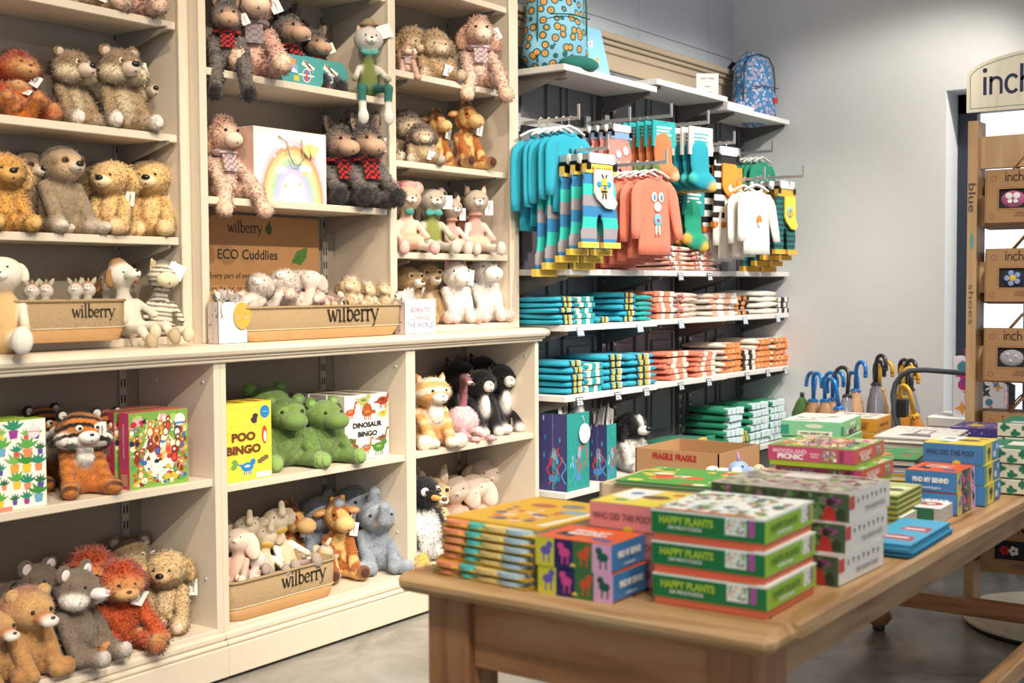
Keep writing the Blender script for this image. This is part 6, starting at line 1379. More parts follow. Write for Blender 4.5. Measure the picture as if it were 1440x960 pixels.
# happy plants puzzles
def happy(F, w, d, h, z0):
    g = rgen(21); t = F['top']; t(rect(.004, .004, d-.004, w-.004), '#eef0ea')
    for i in range(46): t.plant(g.uniform(.03, .92)*d, g.uniform(.02, .84)*w, g.uniform(.018, .034), g.choice(POTC), g.choice(PLANTC))
    t.confetti(d, w, 70, PLANTC+POTC, .002, .007, g); t(rect(.004, .002, d*.9, .012), '#dd6a4a')
    l = F['left']; l(rect(d*.66, h*.42, d*.84, h*.95), '#e9ece0'); l.confetti(d*.18, h*.5, 40, PLANTC+POTC, .0012, .003, g, d*.66, h*.43); l(rect(d*.86, h*.42, d*.91, h*.95), '#b0509c')
    f = F['front']; f(rect(w*.72, h*.42, w*.86, h*.95), '#e6ead8'); f.confetti(w*.14, h*.5, 26, PLANTC+POTC, .0012, .003, g, w*.72, h*.43); f(rect(w*.88, h*.42, w*.92, h*.95), '#b0509c')
    l(rect(0, h*.94, d, h), '#eef0e8'); f(rect(0, h*.94, w, h), '#eef0e8')
w, d, h = .225, .213, .0545
p = carton('puzzle_box', w, d, h, ('#8fb52f', '#14743c', '#97bd2f', '#eef0ea'), cat='puzzle box', group='green plant puzzles on the table', lid=(.24, '#dd6a4a'), art=happy,
    words=[('HAPPY PLANTS', 'left', .32, .70, .48, ink('#a9c738'), .05, .26), ('500 PIECE PUZZLE', 'left', .31, .47, .30, ink('#e9ece0'), .02), ('HAPPY PLANTS', 'front', .36, .68, .54, ink('#4a7a2c'), .04, .22), ('500 PIECE PUZZLE', 'front', .36, .46, .3, ink('#eef0ea'), .02)])
for i, (dx, dy, rz, lab) in enumerate(((0, 0, 2, 'bottom'), (.006, .006, 1.5, 'middle'), (.012, .009, 2.5, 'topmost'))):
    q = p if i == 0 else dup(p); at_n(q, 1.892+dx, .862+dy, w, d, ZT+h*i, rz); q['label'] = 'green and lime plant puzzle box with coral base, %s of the front stack' % lab
# find my behind
STR = [('#cfc83a', '#6a5aa8'), ('#2a2458', '#d84a8c'), ('#3f7038', '#d0542c'), ('#e0a8c8', '#1f5a44')]
def behind(side):
    def f_(F, w, d, h, z0):
        g = rgen(31); L = F[side]; Wd = d if side == 'left' else w
        for i, (c, a) in enumerate(STR):
            L(rect(Wd*i/4, 0, Wd*(i+1)/4, h), c); x = Wd*(i+.55)/4
            L(circ(x, h*.55, Wd*.075, h*.16, 12), a); L(circ(x+Wd*.05*(-1 if i % 2 else 1), h*.76, Wd*.045, h*.13, 10), a)
            for q in (-.04, .03): L(rect(x+Wd*q, h*.14, x+Wd*(q+.022), h*.5), a)
        for x in (.05, .5): L(circ(Wd*x, h*.1, Wd*.04, h*.12, 10)[:6], '#e3c63a')
        t = F['top']; t(rect(0, 0, d, w), '#dd5f2c'); t([(d*.1, w*.3), (d*.35, w*.22), (d*.4, w*.5), (d*.15, w*.55)], '#2a2a3a'); t([(d*.62, w*.2), (d*.9, w*.1), (d*.92, w*.28), (d*.66, w*.32)], '#2f5f9a'); t(circ(d*.55, w*.6, d*.08, w*.05), '#e8e2da')
    return f_
fb = dict(cols=('#3f7ab0', '#cfc83a', '#3f7ab0', '#dd5f2c'))
w, d, h = .123, .157, .0515
p = carton('game_box', w, d, h, ('#3f7ab0', '#cfc83a', '#3f7ab0', '#dd5f2c'), cat='game box', group='animal matching game boxes', lid=(.06, '#c94a2a'), art=behind('left'), words=[('FIND MY BEHIND', 'front', .5, .60, .68, WHITE_INK, .05, .24), ('a matching game', 'front', .5, .24, .34, WHITE_INK), ('FIND MY', 'top', .5, .62, .5, ink('#efe4dc'), .05), ('BEHIND', 'top', .5, .42, .5, ink('#efe4dc'), .05)])
for i, lab in enumerate(('bottom', 'top')):
    q = p if i == 0 else dup(p); at_n(q, 1.834, 1.124+.003*i, w, d, ZT+h*i, 1+i); q['label'] = 'orange-topped animal game box with striped side, %s of the pair at the table front' % lab
w, d, h = .157, .123, .0515
p = carton('game_box', w, d, h, ('#3f7ab0', '#3f7ab0', '#cfc83a', '#dd5f2c'), cat='game box', group='animal matching game boxes', lid=(.06, '#c94a2a'), art=behind('front'), words=[('FIND MY BEHIND', 'left', .5, .60, .70, WHITE_INK, .05, .24), ('a matching game', 'left', .5, .24, .4, WHITE_INK), ('FIND MY', 'top', .5, .62, .5, ink('#efe4dc'), .05), ('BEHIND', 'top', .5, .42, .5, ink('#efe4dc'), .05)])
for i, lab in enumerate(('bottom', 'top')):
    q = p if i == 0 else dup(p); at_n(q, 3.008, .884+.002*i, w, d, ZT+h*i, 1); q['label'] = 'orange-topped animal game box, %s of the pair beside the blue stack' % lab
# who did this poo
def poo2(col):
    def f_(F, w, d, h, z0):
        t = F['top']; t(rect(0, 0, d, w), '#e2cf4a'); t([(d*.02, w*.45), (d*.45, w*.3), (d*.5, w*.98), (d*.02, w*.98)], '#ecebe6'); t(circ(d*.62, w*.55, d*.2, w*.12, 14), '#6a4a30'); t(circ(d*.25, w*.7, d*.1, w*.08), '#3a78b8'); t(circ(d*.8, w*.8, d*.09, w*.07), '#c0583a'); t(circ(d*.3, w*.25, d*.1, w*.07), '#4a9a5a')
        l = F['left']; l(circ(d*.57, h*.04, d*.07, h*.18, 14)[:8], '#e3c63a')
        f = F['front']; f(rect(w*.18, 0, w*.55, h), '#dcc23a'); f(circ(w*.37, h*.6, w*.1, h*.2), '#2a2a2a'); f.critter(w*.37, h*.3, .008, '#2a2a2a'); f(rect(0, 0, w*.18, h), '#5a9a78'); f(rect(w*.62, h*.2, w*.8, h*.5), '#c8d8e4'); f(circ(w*.85, h*.7, w*.06, h*.15), '#c8d8e4')
    return f_
w, d, h = .172, .146, .0505
p = carton('game_box', w, d, h, ('#3f7aae',)*3+('#e2cf4a',), cat='game box', group='blue poo guessing games', lid=(.04, '#7aa6c8'), art=poo2(0), words=[('WHO DID THIS POO?', 'left', .46, .58, .80, INK, .01, .26)])
for i, lab in enumerate(('bottom', 'middle', 'topmost')):
    q = p if i == 0 else dup(p); at_n(q, 3.172, .866+.003*i, w, d, ZT+h*i, 2); q['label'] = 'blue poo guessing game box with yellow top, %s of three near the table edge' % lab
p = carton('game_box', w, d, h, ('#d98a86',)*3+('#e2cf4a',), cat='game box', group='pink poo guessing games', lid=(.04, '#c86a66'), art=poo2(0), words=[('WHO DID THIS POO?', 'left', .48, .52, .84, ink('#5a2a2c'), .01, .26)])
for i, lab in enumerate(('bottom', 'middle', 'topmost')):
    q = p if i == 0 else dup(p); at_n(q, 1.965-.002*i, 1.106, w, d, ZT+h*i, 1); q['label'] = 'pink poo guessing game box, %s of three behind the front animal games' % lab
# floral white puzzles
def floral(F, w, d, h, z0):
    g = rgen(41); GC = ['#6a8a5c', '#8aa070', '#b0b8a0', '#8a4a6a', '#c9a0b0', '#4a5a3a', '#d8d0c4', '#a0505a', '#7a7a8a', '#c8b090']
    t = F['top']; t(rect(0, 0, d, w), '#b9b4a6'); t.confetti(d, w, 260, GC, .004, .014, g); t(rect(d*.30, w*.62, d*.62, w*.86), '#ddd6d2'); t(rect(d*.05, w*.86, d*.3, w*.94), '#c98a90')
    l = F['left']; l(rect(0, 0, d, h), '#4a5a3c'); l.confetti(d, h, 150, ['#2f4a2a', '#6a8a4c', '#8a3a6a', '#a04a86', '#3a4a30', '#b06a9a', '#7a8a5a'], .003, .009, g); l([(d*.80, 0), (d*.92, 0), (d*.89, h*.5), (d*.84, h*.55)], '#b8302c'); l(circ(d*.865, h*.68, .007), '#3a2420'); l(circ(d*.94, h*.2, .01, .014), '#2f3a22')
    f = F['front']; f(rect(0, h*.45, w*.12, h*.92), '#c9443a')
    for k in range(7): f.plant(w*(.2+.11*k), h*(.62 if k % 2 else .58), .013, '#7a6a8a', '#4a6a4a')
w, d, h = .225, .285, .0535
p = carton('puzzle_box', w, d, h, ('#d9d4cb', '#4a5a3c', '#e0dbd3', '#b9b4a6'), cat='puzzle box', group='garden scene puzzles', art=floral, words=[('THE GARDEN PUZZLE', 'front', .6, .32, .5, ink('#5a5a6a'))])
for i, (dx, lab) in enumerate(((0, 'bottom'), (.038, 'middle'), (.062, 'topmost'))):
    q = p if i == 0 else dup(p); at_n(q, 2.178+dx, .852+.002*i, w, d, ZT+h*i, (-1, 0, .5)[i]); q['label'] = 'white flower garden puzzle box, %s of the stack beside the plant puzzles' % lab
# woodland picnic stack
def wood2(F, w, d, h, z0):
    g = rgen(51); woodland_art(F['top'], d, w, g, .9); l = F['left']; l(rect(d*.62, h*.34, d*.80, h*.92), '#8a7a5c'); l.confetti(d*.18, h*.55, 50, WOODC, .0015, .004, g, d*.62, h*.35); l(rect(d*.83, h*.34, d*.88, h*.92), '#8a2f4a')
    f = F['front']; f(rect(w*.72, h*.34, w*.88, h*.92), '#8a7a5c'); f.confetti(w*.16, h*.55, 40, WOODC, .0015, .004, g, w*.72, h*.35)
w, d, h = .205, .188, .0425
p = carton('puzzle_box', w, d, h, ('#c4456c', '#c4456c', '#d0552f', '#7ba64a'), cat='puzzle box', group='woodland puzzles on the table', lid=(.28, '#a9c02f'), art=wood2, words=[('WOODLAND', 'left', .26, .76, .40, ink('#efd0d8'), .02), ('PICNIC', 'left', .27, .50, .30, ink('#f4e6e8'), .05, .26), ('500 PIECE', 'left', .55, .68, .10, WHITE_INK), ('PUZZLE', 'left', .55, .54, .08, WHITE_INK), ('WOODLAND', 'front', .32, .74, .4, ink('#f0dccc'), .02), ('PICNIC', 'front', .32, .52, .28, ink('#f0dccc'), .04)])
for i in range(5):
    q = p if i == 0 else dup(p); at_n(q, 2.474+(.012 if i == 3 else 0), .935-.010*(i == 3), w, d, ZT+h*i, 3+(-2 if i == 3 else 0)); q['label'] = 'pink woodland puzzle box with lime base, %s of the tallest stack' % ('bottom', 'second from bottom', 'middle', 'second from top', 'topmost')[i]
# mint and amber games
def mint(F, w, d, h, z0):
    g = rgen(61); t = F['top']; t(rect(.003, .003, d-.003, w-.003), '#eef0ea')
    for k in range(16): t.critter(g.uniform(.12, .85)*d, g.uniform(.1, .85)*w, g.uniform(.007, .012), g.choice(['#8a4a3c', '#b0706a', '#6a8a9a', '#5a4a44']))
    for f, W_ in ((F['left'], d), (F['front'], w)): f(rect(W_*.28, h*.16, W_*.86, h*.44), '#e0e4cc'); f(circ(W_*.56, h*.72, W_*.15, h*.12, 14), '#d0dcc0'); f(rect(0, h*.2, W_*.14, h*.75), '#2f8f7a')
w, d, h = .245, .18, .05
p = carton('game_box', w, d, h, ('#7cc093', '#7cc093', '#86c48c', '#eef0ea'), cat='game box', group='mint green memory games', lid=(.1, '#5fa87c'), art=mint, words=[('ANIMAL MEMORY GAME', 'left', .57, .30, .48, INK), ('MEMORY', 'front', .56, .30, .4, INK)])
for i, lab in enumerate(('bottom', 'middle', 'topmost')):
    q = p if i == 0 else dup(p); at_n(q, 3.50, 1.365, w, d, ZT+h*i, 5+i); q['label'] = 'mint green memory game box with white top, %s of the stack at the back left' % lab
w, d, h = .175, .168, .045
p = carton('game_box', w, d, h, ('#cf8f28', '#c98a26', '#d2932c', '#ece6da'), cat='game box', group='amber memory games', lid=(.06, '#e8d8b8'), art=lambda F, w, d, h, z0: [F['top'].critter(d*(.25+.25*(k % 3)), w*(.3+.4*(k//3)), .012, ('#b0603a', '#6a7a8a', '#8a6a3a')[k % 3]) for k in range(6)]+[F['left'](rect(d*.1, h*.2, d*.4, h*.8), '#d9a860')], words=[('MEMORY', 'left', .72, .62, .30, ink('#7a4a14'), .02), ('GAME', 'left', .72, .38, .22, ink('#7a4a14'), .02), ('MEMORY GAME', 'front', .5, .5, .5, ink('#7a4a14'))])
for i, lab in enumerate(('bottom', 'middle', 'topmost')):
    q = p if i == 0 else dup(p); at_n(q, 3.79, 1.365, w, d, ZT+h*i, 4); q['label'] = 'amber memory game box, %s of the stack behind the mint boxes' % lab

# books
def book(name, w, d, t, cover, pages='#e6e0d2', art=None, cat='book', group=None, label=None, board=False, edge=None):
    """lies flat: hard boards, page block, spine on the far (+x) side"""
    r = empty(name, (0, 0, 0), 0, label, cat, group); b = MB(); c = min(.0028, t*.22)
    b.box(-w/2, w/2, -d/2, d/2, 0, c, cover); b.box(-w/2, w/2, -d/2, d/2, t-c, t, cover); b.box(w/2-c, w/2, -d/2, d/2, c, t-c, cover); b.build('cover', CARD, r)
    b = MB(); q = .004 if not board else .001; n = 4 if board else max(2, int(t/.004))
    for i in range(n):
        z0 = c+(t-2*c)*i/n; b.box(-w/2+q, w/2-c, -d/2+q, d/2-q, z0, z0+(t-2*c)/n*(.82 if board else .9), pages if i % 2 == 0 else edge or '#d2ccbe')
    b.build('pages', PAPER, r)
    if art: a = MB(); art(Face(a, (-w/2, d/2, t), (0, -1, 0), (1, 0, 0), d, w), d, w); a.build('cover_picture', CARD, r)
    return r
def blobs(seed, bg, pal, n=26, r0=.01, r1=.03):
    def f_(t, W_, H_): g = rgen(seed); t(rect(.002, .002, W_-.002, H_-.002), bg); t.confetti(W_, H_, n, pal, r0, r1, g)
    return f_
# yellow tabbed board books
def tabs(r, w, d, t):
    b = MB()
    for k, (c, ww) in enumerate((('#d98a5c', .028), ('#4fb0a4', .02), ('#d9c07a', .034), ('#a9bfc8', .032))):
        b.prism(circ(0, 0, ww, .018, 14), t*.5, c, (-w/2-.006, d*(.34-.22*k), t*.52), (0, 1, 0), (1, 0, 0))
    b.build('page_tab', CARD, r); r.children[-1]
def yellow_art(t, W_, H_):
    g = rgen(71); t(rect(.001, .001, W_-.001, H_-.001), '#d2a42c'); t.confetti(W_*.6, H_*.5, 34, ['#c8603a', '#dd8a5a', '#b04a44', '#8a4a5a', '#e0c0a0', '#4a4a78'], .004, .018, g, W_*.15, H_*.1)
    t(circ(W_*.35, H_*.72, .03, .02), '#b0603a'); t(circ(W_*.6, H_*.8, .028, .02), '#7a7a7a'); t(circ(W_*.8, H_*.62, .04, .018), '#8aa0a8')
    t([(W_*.86, H_*.10), (W_*.95, H_*.12), (W_*.95, H_*.75), (W_*.90, H_*.75)], '#e9dfc4')
t_ = .0150
p = book('board_book', .285, .235, t_*.97, '#cf9f2a', '#8d8a86', yellow_art, 'board book', 'yellow board books', board=True, edge='#c9c3b8')
b = MB(); b.box(-.285/2-.020, -.285/2+.01, -.1175-.006, .1175-.01, .0015, .0045, '#cfa52c'); b.build('long_back_page', CARD, p); tabs(p, .285, .235, t_)
for i in range(7):
    q = p if i == 0 else dup(p); g = rgen(i); at_n(q, 1.842+.004*i+g.uniform(-.004, .004), 1.302+g.uniform(-.003, .003), .285, .235, ZT+t_*i, -4+g.uniform(-2, 2)); q['label'] = 'yellow tabbed board book, %s of the stack at the left table corner' % ('bottom', 'second from bottom', 'third from bottom', 'middle', 'third from top', 'second from top', 'topmost')[i]
# wooden tray with green book
r = empty('book_stack_tray', (2.655, 1.455, ZT), 4, 'cream wooden tray under the green picture book', 'tray'); w, d, h = .27, .265, .085
b = MB(); b.box(-w/2, w/2, -d/2, d/2, 0, .008, '#cdbb9a', r=.002); b.build('base', MATTE, r)
for nm, a in (('side', (-w/2, -w/2+.01, -d/2, d/2)), ('side', (w/2-.01, w/2, -d/2, d/2)), ('side', (-w/2, w/2, -d/2, -d/2+.01)), ('side', (-w/2, w/2, d/2-.01, d/2))): b = MB(); b.box(*a, .008, h, '#cdbb9a', r=.0015); b.build(nm, MATTE, r)
q = book('picture_book', .255, .25, .010, '#1f8a3c', label='green picture book with red and orange fruit lying on the cream tray', art=blobs(81, '#4a9a3c', ['#d9532c', '#e8b03a', '#3a8a34', '#ecdcc0', '#c8402c', '#f0c85a'], 34, .012, .03)); place(q, 2.645, 1.42, ZT+.086, 6)
b = MB(); b.tube([(2.56, 1.33, ZT+.0), (2.555, 1.328, ZT+.05), (2.56, 1.33, ZT+.09)], .002, 5, '#d8cdb4')
# finger puppet books
def puppet(r, col, x, y, z, horn=None, s=1.0):
    b = MB(); b.ell((x, y, z+.014*s), (.03*s, .022*s, .018*s), col); b.ell((x-.022*s, y-.004, z+.012*s), (.012*s, .012*s, .01*s), '#ece6e0'); b.build('puppet_body', SMOOTHFUR, r)
    b = MB(); b.ell((x-.016*s, y-.016*s, z+.022*s), .003*s, '#111111', nu=8, nv=6); b.build('puppet_eye', GLOSS, r)
    if horn: b = MB(); b.tube([(x, y, z+.028*s), (x-.004, y, z+.052*s)], [.005*s, .0015*s], 8, horn); b.build('puppet_horn', SMOOTHFUR, r)
    for q_ in (-1, 1): b = MB(); b.ell((x+.03*s, y+q_*.016*s, z+.01*s), (.014*s, .008*s, .006*s), col); b.build('puppet_fin', SMOOTHFUR, r)
for (x, y, z, rz, c, bg, pal, pc, horn, lab) in ((2.86, 1.46, ZT, 6, '#7f94b0', '#9fb0c6', ['#c9d0d8', '#e0c8a8', '#8aa0b8'], '#dd9a5c', None, 'grey blue finger puppet book with orange starfish puppet'), (3.05, 1.47, ZT+.03, 4, '#b8c4cc', '#dfe6ee', ['#c8d8e8', '#b8c8dc', '#e8d8dc'], '#8fa8d0', '#b08ac0', 'pale finger puppet book with blue narwhal puppet'),
                             (3.10, 1.26, ZT+.02, 3, '#c0b060', '#d3d08a', ['#e0d8a8', '#b8c0a0', '#c9d0d8'], '#e0c05a', None, 'pale yellow finger puppet book with yellow fish puppet'), (2.89, 1.24, ZT+.012, -3, '#c9c3b4', '#d8d4cc', ['#8fa0c0', '#e0c8a8', '#c0c8d0'], '#4a62a8', None, 'pale finger puppet book with dark blue puppet')):
    n = int(round((z-ZT)/.0155)) if z > ZT else 0
    q = book('puppet_book', .19, .19, .0155+(z-ZT), c, '#8a8680', blobs(int(x*100), bg, pal, 18, .01, .025), 'book', 'finger puppet books', lab, board=True, edge='#b8b2a6'); place(q, x, y, ZT, rz); puppet(q, pc, -.01, .0, .0155+(z-ZT), horn, 1.2)
    if horn: puppet(q, '#e6d2d4', -.07, .05, .0155+(z-ZT), None, .9); puppet(q, '#d9b896', .06, -.03, .0155+(z-ZT), None, .7)
# flat books at the left edge behind the yellow ones
for (x, y, w, d, t, rz, c, bg, pal, lab) in ((2.30, 1.47, .27, .20, .028, -6, '#4a7aa0', '#d98a4a', ['#e8a860', '#c8583a', '#f0d0a0', '#4a9ac0', '#d86a4a'], 'orange sunset picture book behind the yellow board books'), (2.22, 1.30, .22, .16, .05, 3, '#b8c8a0', '#cfd8b0', ['#d99a7a', '#9ab88a', '#e8dcc0'], 'pale green picture book behind the pink games'),
    (3.66, 1.19, .30, .16, .012, 6, '#e8e2d6', '#ebe6dc', ['#6a5a68', '#8a6a70', '#5a4a50', '#a88a80'], None)):
    if lab: q = book('picture_book', w, d, t, c, label=lab, art=blobs(int(x*77), bg, pal, 24, .01, .03)); place(q, x, y, ZT, rz)
def mouse_art(t, W_, H_):
    t(rect(.001, .001, W_-.001, H_-.001), '#ebe7de'); t(rect(W_*.40, H_*.35, W_*.64, H_*.72), '#8a7f84'); t(rect(W_*.44, H_*.40, W_*.60, H_*.66), '#ebe7de'); t([(W_*.25, H_*.16), (W_*.72, H_*.12), (W_*.66, H_*.32), (W_*.35, H_*.36)], '#75606c'); t(circ(W_*.36, H_*.28, .014, .01), '#75606c')
    g = rgen(3)
    for k in range(14): t(circ(W_*g.uniform(.12, .88), H_*g.uniform(.5, .92), g.uniform(.003, .008), g.uniform(.002, .006)), g.choice(['#8a4a4c', '#6a5a60', '#a86a5a', '#4a4448']))
    t(rect(0, H_-.004, W_, H_), '#8a4454')
for i, lab in enumerate(('bottom', 'second from bottom', 'third from bottom', 'fourth from bottom', 'fifth from bottom', 'second from top', 'topmost')):
    c = ('#3a4a6a', '#c0a860', '#6a7a9a', '#b8b0a0', '#8a8a7a', '#a89a8a', '#ece8de')[i]
    q = book('picture_book', .31, .215, .0155, c, art=mouse_art, group='white picture books'); place(q, 3.73+.003*(i % 3), 1.20+.003*(i % 2), ZT+.0157*i, 7+(i % 3)-1, 'white picture book, %s of the stack beside the amber games' % lab)
# green and black book pile, and pale green pile in front
for i, (c, bg, pal, lab) in enumerate((('#c8b83a', '#c9c05a', ['#8a9a3a', '#e0d880'], 'bottom'), ('#2f6aa8', '#3a78b0', ['#8ab8d8'], 'second from bottom'), ('#d8b02c', '#d9b83a', ['#8a6a2a'], 'middle'), ('#3a6ab0', '#4a80b8', ['#c8d8e8'], 'second from top'), ('#1c1c1c', '#1f8a3e', ['#8a8a88', '#d9922c', '#5a6a5a', '#b04a2c'], 'topmost'))):
    q = book('picture_book', .24, .23, .0185, c, group='mixed hardback picture books', art=blobs(90+i, bg, pal, 16, .012, .035)); place(q, 3.34+.004*(i % 2), 1.19, ZT+.0187*i, 5+i, 'hardback book, %s of the pile topped by a green book' % lab)
for i in range(6):
    q = book('board_book', .20, .19, .0125, '#a8b04a', '#8a8a58', blobs(97, '#b7bf78', ['#dfe0b0', '#8aa05a', '#d9a070', '#4a4a3a', '#c9d098'], 22, .01, .03), group='pale green board books', board=True, edge='#5a5a30'); place(q, 2.86, 1.045, ZT+.0127*i, 3, 'pale green board book, %s of the pile behind the woodland puzzles' % ('bottom', 'second from bottom', 'third from bottom', 'third from top', 'second from top', 'topmost')[i])
# small books with green edge in front of the matching games
for (x, y, n, w, d, lab) in ((2.965, .945, 6, .13, .105, 'right'), (2.83, .99, 5, .12, .10, 'left')):
    for i in range(n):
        q = book('board_book', w, d, .0052, '#d6cfc2', '#7a7670', (lambda t, W_, H_: (t(rect(.001, .001, W_-.001, H_-.001), '#ece8e2'), t(circ(W_*.62, H_*.5, W_*.26, H_*.2, 14), '#c04a3c'), t(circ(W_*.3, H_*.62, W_*.16, H_*.18), '#8ab0b8'), t(circ(W_*.62, H_*.5, W_*.1, H_*.09), '#e8dcd0'))), group='small white board books', board=True, edge='#e0dcd4')
        b = MB(); b.box(-w/2-.0006, -w/2+.001, -d*.35, d*.15, .0004, .0050, '#1c6a4a'); b.build('spine_label', CARD, q); place(q, x, y, ZT+.0053*i, 2, 'thin board book with red picture, %s of the small %s pile' % (('bottom', 'second', 'third', 'fourth', 'fifth', 'topmost')[i] if i < n-1 else 'topmost', lab))
# blue paperbacks
for i in range(7):
    q = book('paperback', .30, .20, .0036, '#3f9cc4', '#8fb8cc', (lambda t, W_, H_: (t(rect(.001, .001, W_-.001, H_-.001), '#4aa6cc'), t([(W_*.1, H_*.2), (W_*.9, H_*.15), (W_*.85, H_*.3), (W_*.5, H_*.36), (W_*.12, H_*.3)], '#a84a62'), t(rect(W_*.2, H_*.24, W_*.75, H_*.28), '#e8e4e0'), t([(W_*.3, H_*.55), (W_*.92, H_*.5), (W_*.9, H_*.68), (W_*.4, H_*.7)], '#a84a62'), t(rect(W_*.4, H_*.58, W_*.8, H_*.62), '#e8e4e0'))), group='blue paperbacks'); g = rgen(i)
    at_n(q, 2.49+g.uniform(-.012, .012)-.002*i, .826+g.uniform(-.003, .004), .30, .105 if False else .20, ZT+.0038*i, 2); q.scale = (1, .53, 1); q.location.y = .88+g.uniform(-.003, .003); q['label'] = 'blue paperback, %s of the thin pile at the table edge' % ('bottom', 'second from bottom', 'third from bottom', 'middle', 'third from top', 'second from top', 'topmost')[i]
# right end: plush covered jigsaw packs and purple packs
def jig(F, w, d, h, z0):
    g = rgen(33)
    for f, W_ in ((F['left'], d), (F['front'], w)):
        for k in range(5): 
            x, y = W_*(.12+.19*k), h*(.3 if k % 2 else .7); f(rect(x-.010, y-.006, x+.010, y+.006), '#1f6a48'); f(circ(x, y+.008, .005), '#1f6a48'); f(circ(x+.012, y, .004), '#1f6a48'); f(circ(x, y-.008, .004), '#1f6a48')
    t = F['top']; t(rect(.004, .004, d-.004, w-.004), '#1f7a58'); t(rect(d*.2, w*.1, d*.5, w*.3), '#c9c2e0'); t(rect(d*.5, w*.4, d*.9, w*.8), '#e6e2d8')
for (nx, ny, n, where) in ((3.40, .815, 3, 'nearest the blue games'), (3.66, .815, 4, 'behind the shorter jigsaw stack')):
    for i in range(n):
        if i == 0 and nx < 3.5: p = carton('jigsaw_box', .22, .15, .040, ('#d6cdb6', '#d2c8b0', '#ded8cc', '#1f7a58'), cat='puzzle box', group='cream jigsaw packs with green pieces', art=jig, lid=(.08, '#3a3428')); q = p
        else: q = dup(p)
        at_n(q, nx+.006*(i % 2), ny, .22, .15, ZT+.040*i, 3+2*(i % 2)); q['label'] = 'cream green jigsaw-print box, %s of the stack %s' % (('bottom', 'second from bottom', 'second from top', 'topmost')[i], where)
def purple(F, w, d, h, z0):
    g = rgen(44); t = F['top']; t(rect(0, 0, d, w), '#4a3a80'); t.confetti(d, w, 60, ['#8a7ac0', '#c9a0c8', '#e8e0f0', '#3a2a60', '#d0704a'], .003, .01, g); t(rect(d*.3, w*.35, d*.55, w*.6), '#dccb3c'); l = F['left']; l.confetti(d, h, 20, ['#8a7ac0', '#e8e0f0'], .002, .004, g)
for k, (nx, ny, lab) in enumerate(((3.88, 1.02, 'left'), (3.98, .86, 'right'))):
    for i in range(3):
        if k == 0 and i == 0: p = carton('craft_box', .20, .14, .038, ('#3f3278', '#3f3278', '#45387e', '#4a3a80'), cat='craft box', group='purple craft packs', art=purple); q = p
        else: q = dup(p)
        at_n(q, nx, ny, .20, .14, ZT+.0382*i, 5); q['label'] = 'purple pack with yellow panel, %s of the %s stack, table far end' % (('bottom', 'middle', 'topmost')[i], lab)

# ------------------------------------------------------------------ umbrellas by the back wall
def umbrella(nm, col, film, tiptone):
    r = empty(nm, cat='umbrella'); b = MB(); hh = .66
    b.tube([(0, 0, 0), (0, 0, hh*.8)], .006, 8, '#9a9a9a'); b.build('shaft', CHROME, r)
    b = MB(); a = [(0, 0, hh*.87), (0, 0, hh+.02)]+[(.036-.036*math.cos(t), 0, hh+.02+.042*math.sin(t)) for t in np.linspace(.3, PI, 9)]+[(.072, 0, hh-.005)]; b.tube(a, .0105, 10, col); b.ell((.072, 0, hh-.006), .0115, col); b.build('crook_handle', GLOSS, r)
    b = MB(); b.lathe([(.02, hh*.865), (.024, hh*.875), (.02, hh*.885)], 12, col); 
    for i in range(8): b.ell((.022*math.cos(i*.785), .022*math.sin(i*.785), hh*.865), .006, col, nu=8, nv=5)
    b.build('rib_ring', GLOSS, r)
    b = MB(); n = 16
    prof = [(.012, .06), (.026, .15), (.04, .28), (.047, .40), (.042, .48), (.028, .545), (.02, hh*.865)]; vs = []; fs = []
    for j, (q, z) in enumerate(prof):
        for i in range(n): s = 1+(.22 if i % 2 else -.18)*(1-j/7); vs.append((q*s*math.cos(2*PI*i/n), q*s*math.sin(2*PI*i/n), z))
    for j in range(len(prof)-1):
        for i in range(n): fs.append((j*n+i, j*n+(i+1) % n, (j+1)*n+(i+1) % n, (j+1)*n+i))
    b.add(vs, fs, film[0], True); b.build('folded_canopy', film[1], r)
    b = MB(); b.lathe([(.004, 0), (.006, .03), (.012, .06)], 8, tiptone); b.build('ferrule', GLOSS, r)
    return r
FP_ = mat('peach_film', rough=.3, attr=True, alpha=.85); FS_ = mat('smoky_clear_film', rough=.12, attr=True, alpha=.72)
UM = {'b': umbrella('umbrella', '#1672bd', ('#cfa27a', FP_), '#1672bd'), 'k': None, 'y': None}
UMF = {'b': ('#1672bd', ('#cfa27a', FP_)), 'k': ('#2e2c33', ('#8f8d94', FS_)), 'y': ('#dda42c', ('#cf8a30', FP_))}
UMN = {'b': 'blue crook-handled umbrella with peach canopy', 'k': 'dark crook-handled umbrella with clear smoky canopy', 'y': 'yellow crook-handled umbrella with amber canopy'}
def um(k, px, ptop, x, lean, rz, lab):
    if UM[k] is None or 'used' in UM[k]: 
        if UM[k] is None: UM[k] = umbrella('umbrella', UMF[k][0], UMF[k][1], UMF[k][0]); r = UM[k]
        else: r = dup(UM[k])
    else: r = UM[k]
    UM[k]['used'] = 1
    y = depth_at(px, x, .7); d_ = fw.dot(Vector((x, y, 0))); top = EYE+((480-ptop)/F_PX+math.tan(PITCH)*1.0)*d_
    top = EYE-(ptop-395)/F_PX*d_
    r.location = (x, y-math.sin(math.radians(lean))*-.4, max(0.02, top-.735*1.0)); r.rotation_euler = Euler((math.radians(lean), 0, math.radians(rz)), 'XYZ')
    tag(r, UMN[k]+', '+lab, 'umbrella', 'crook-handled umbrellas by the back wall')
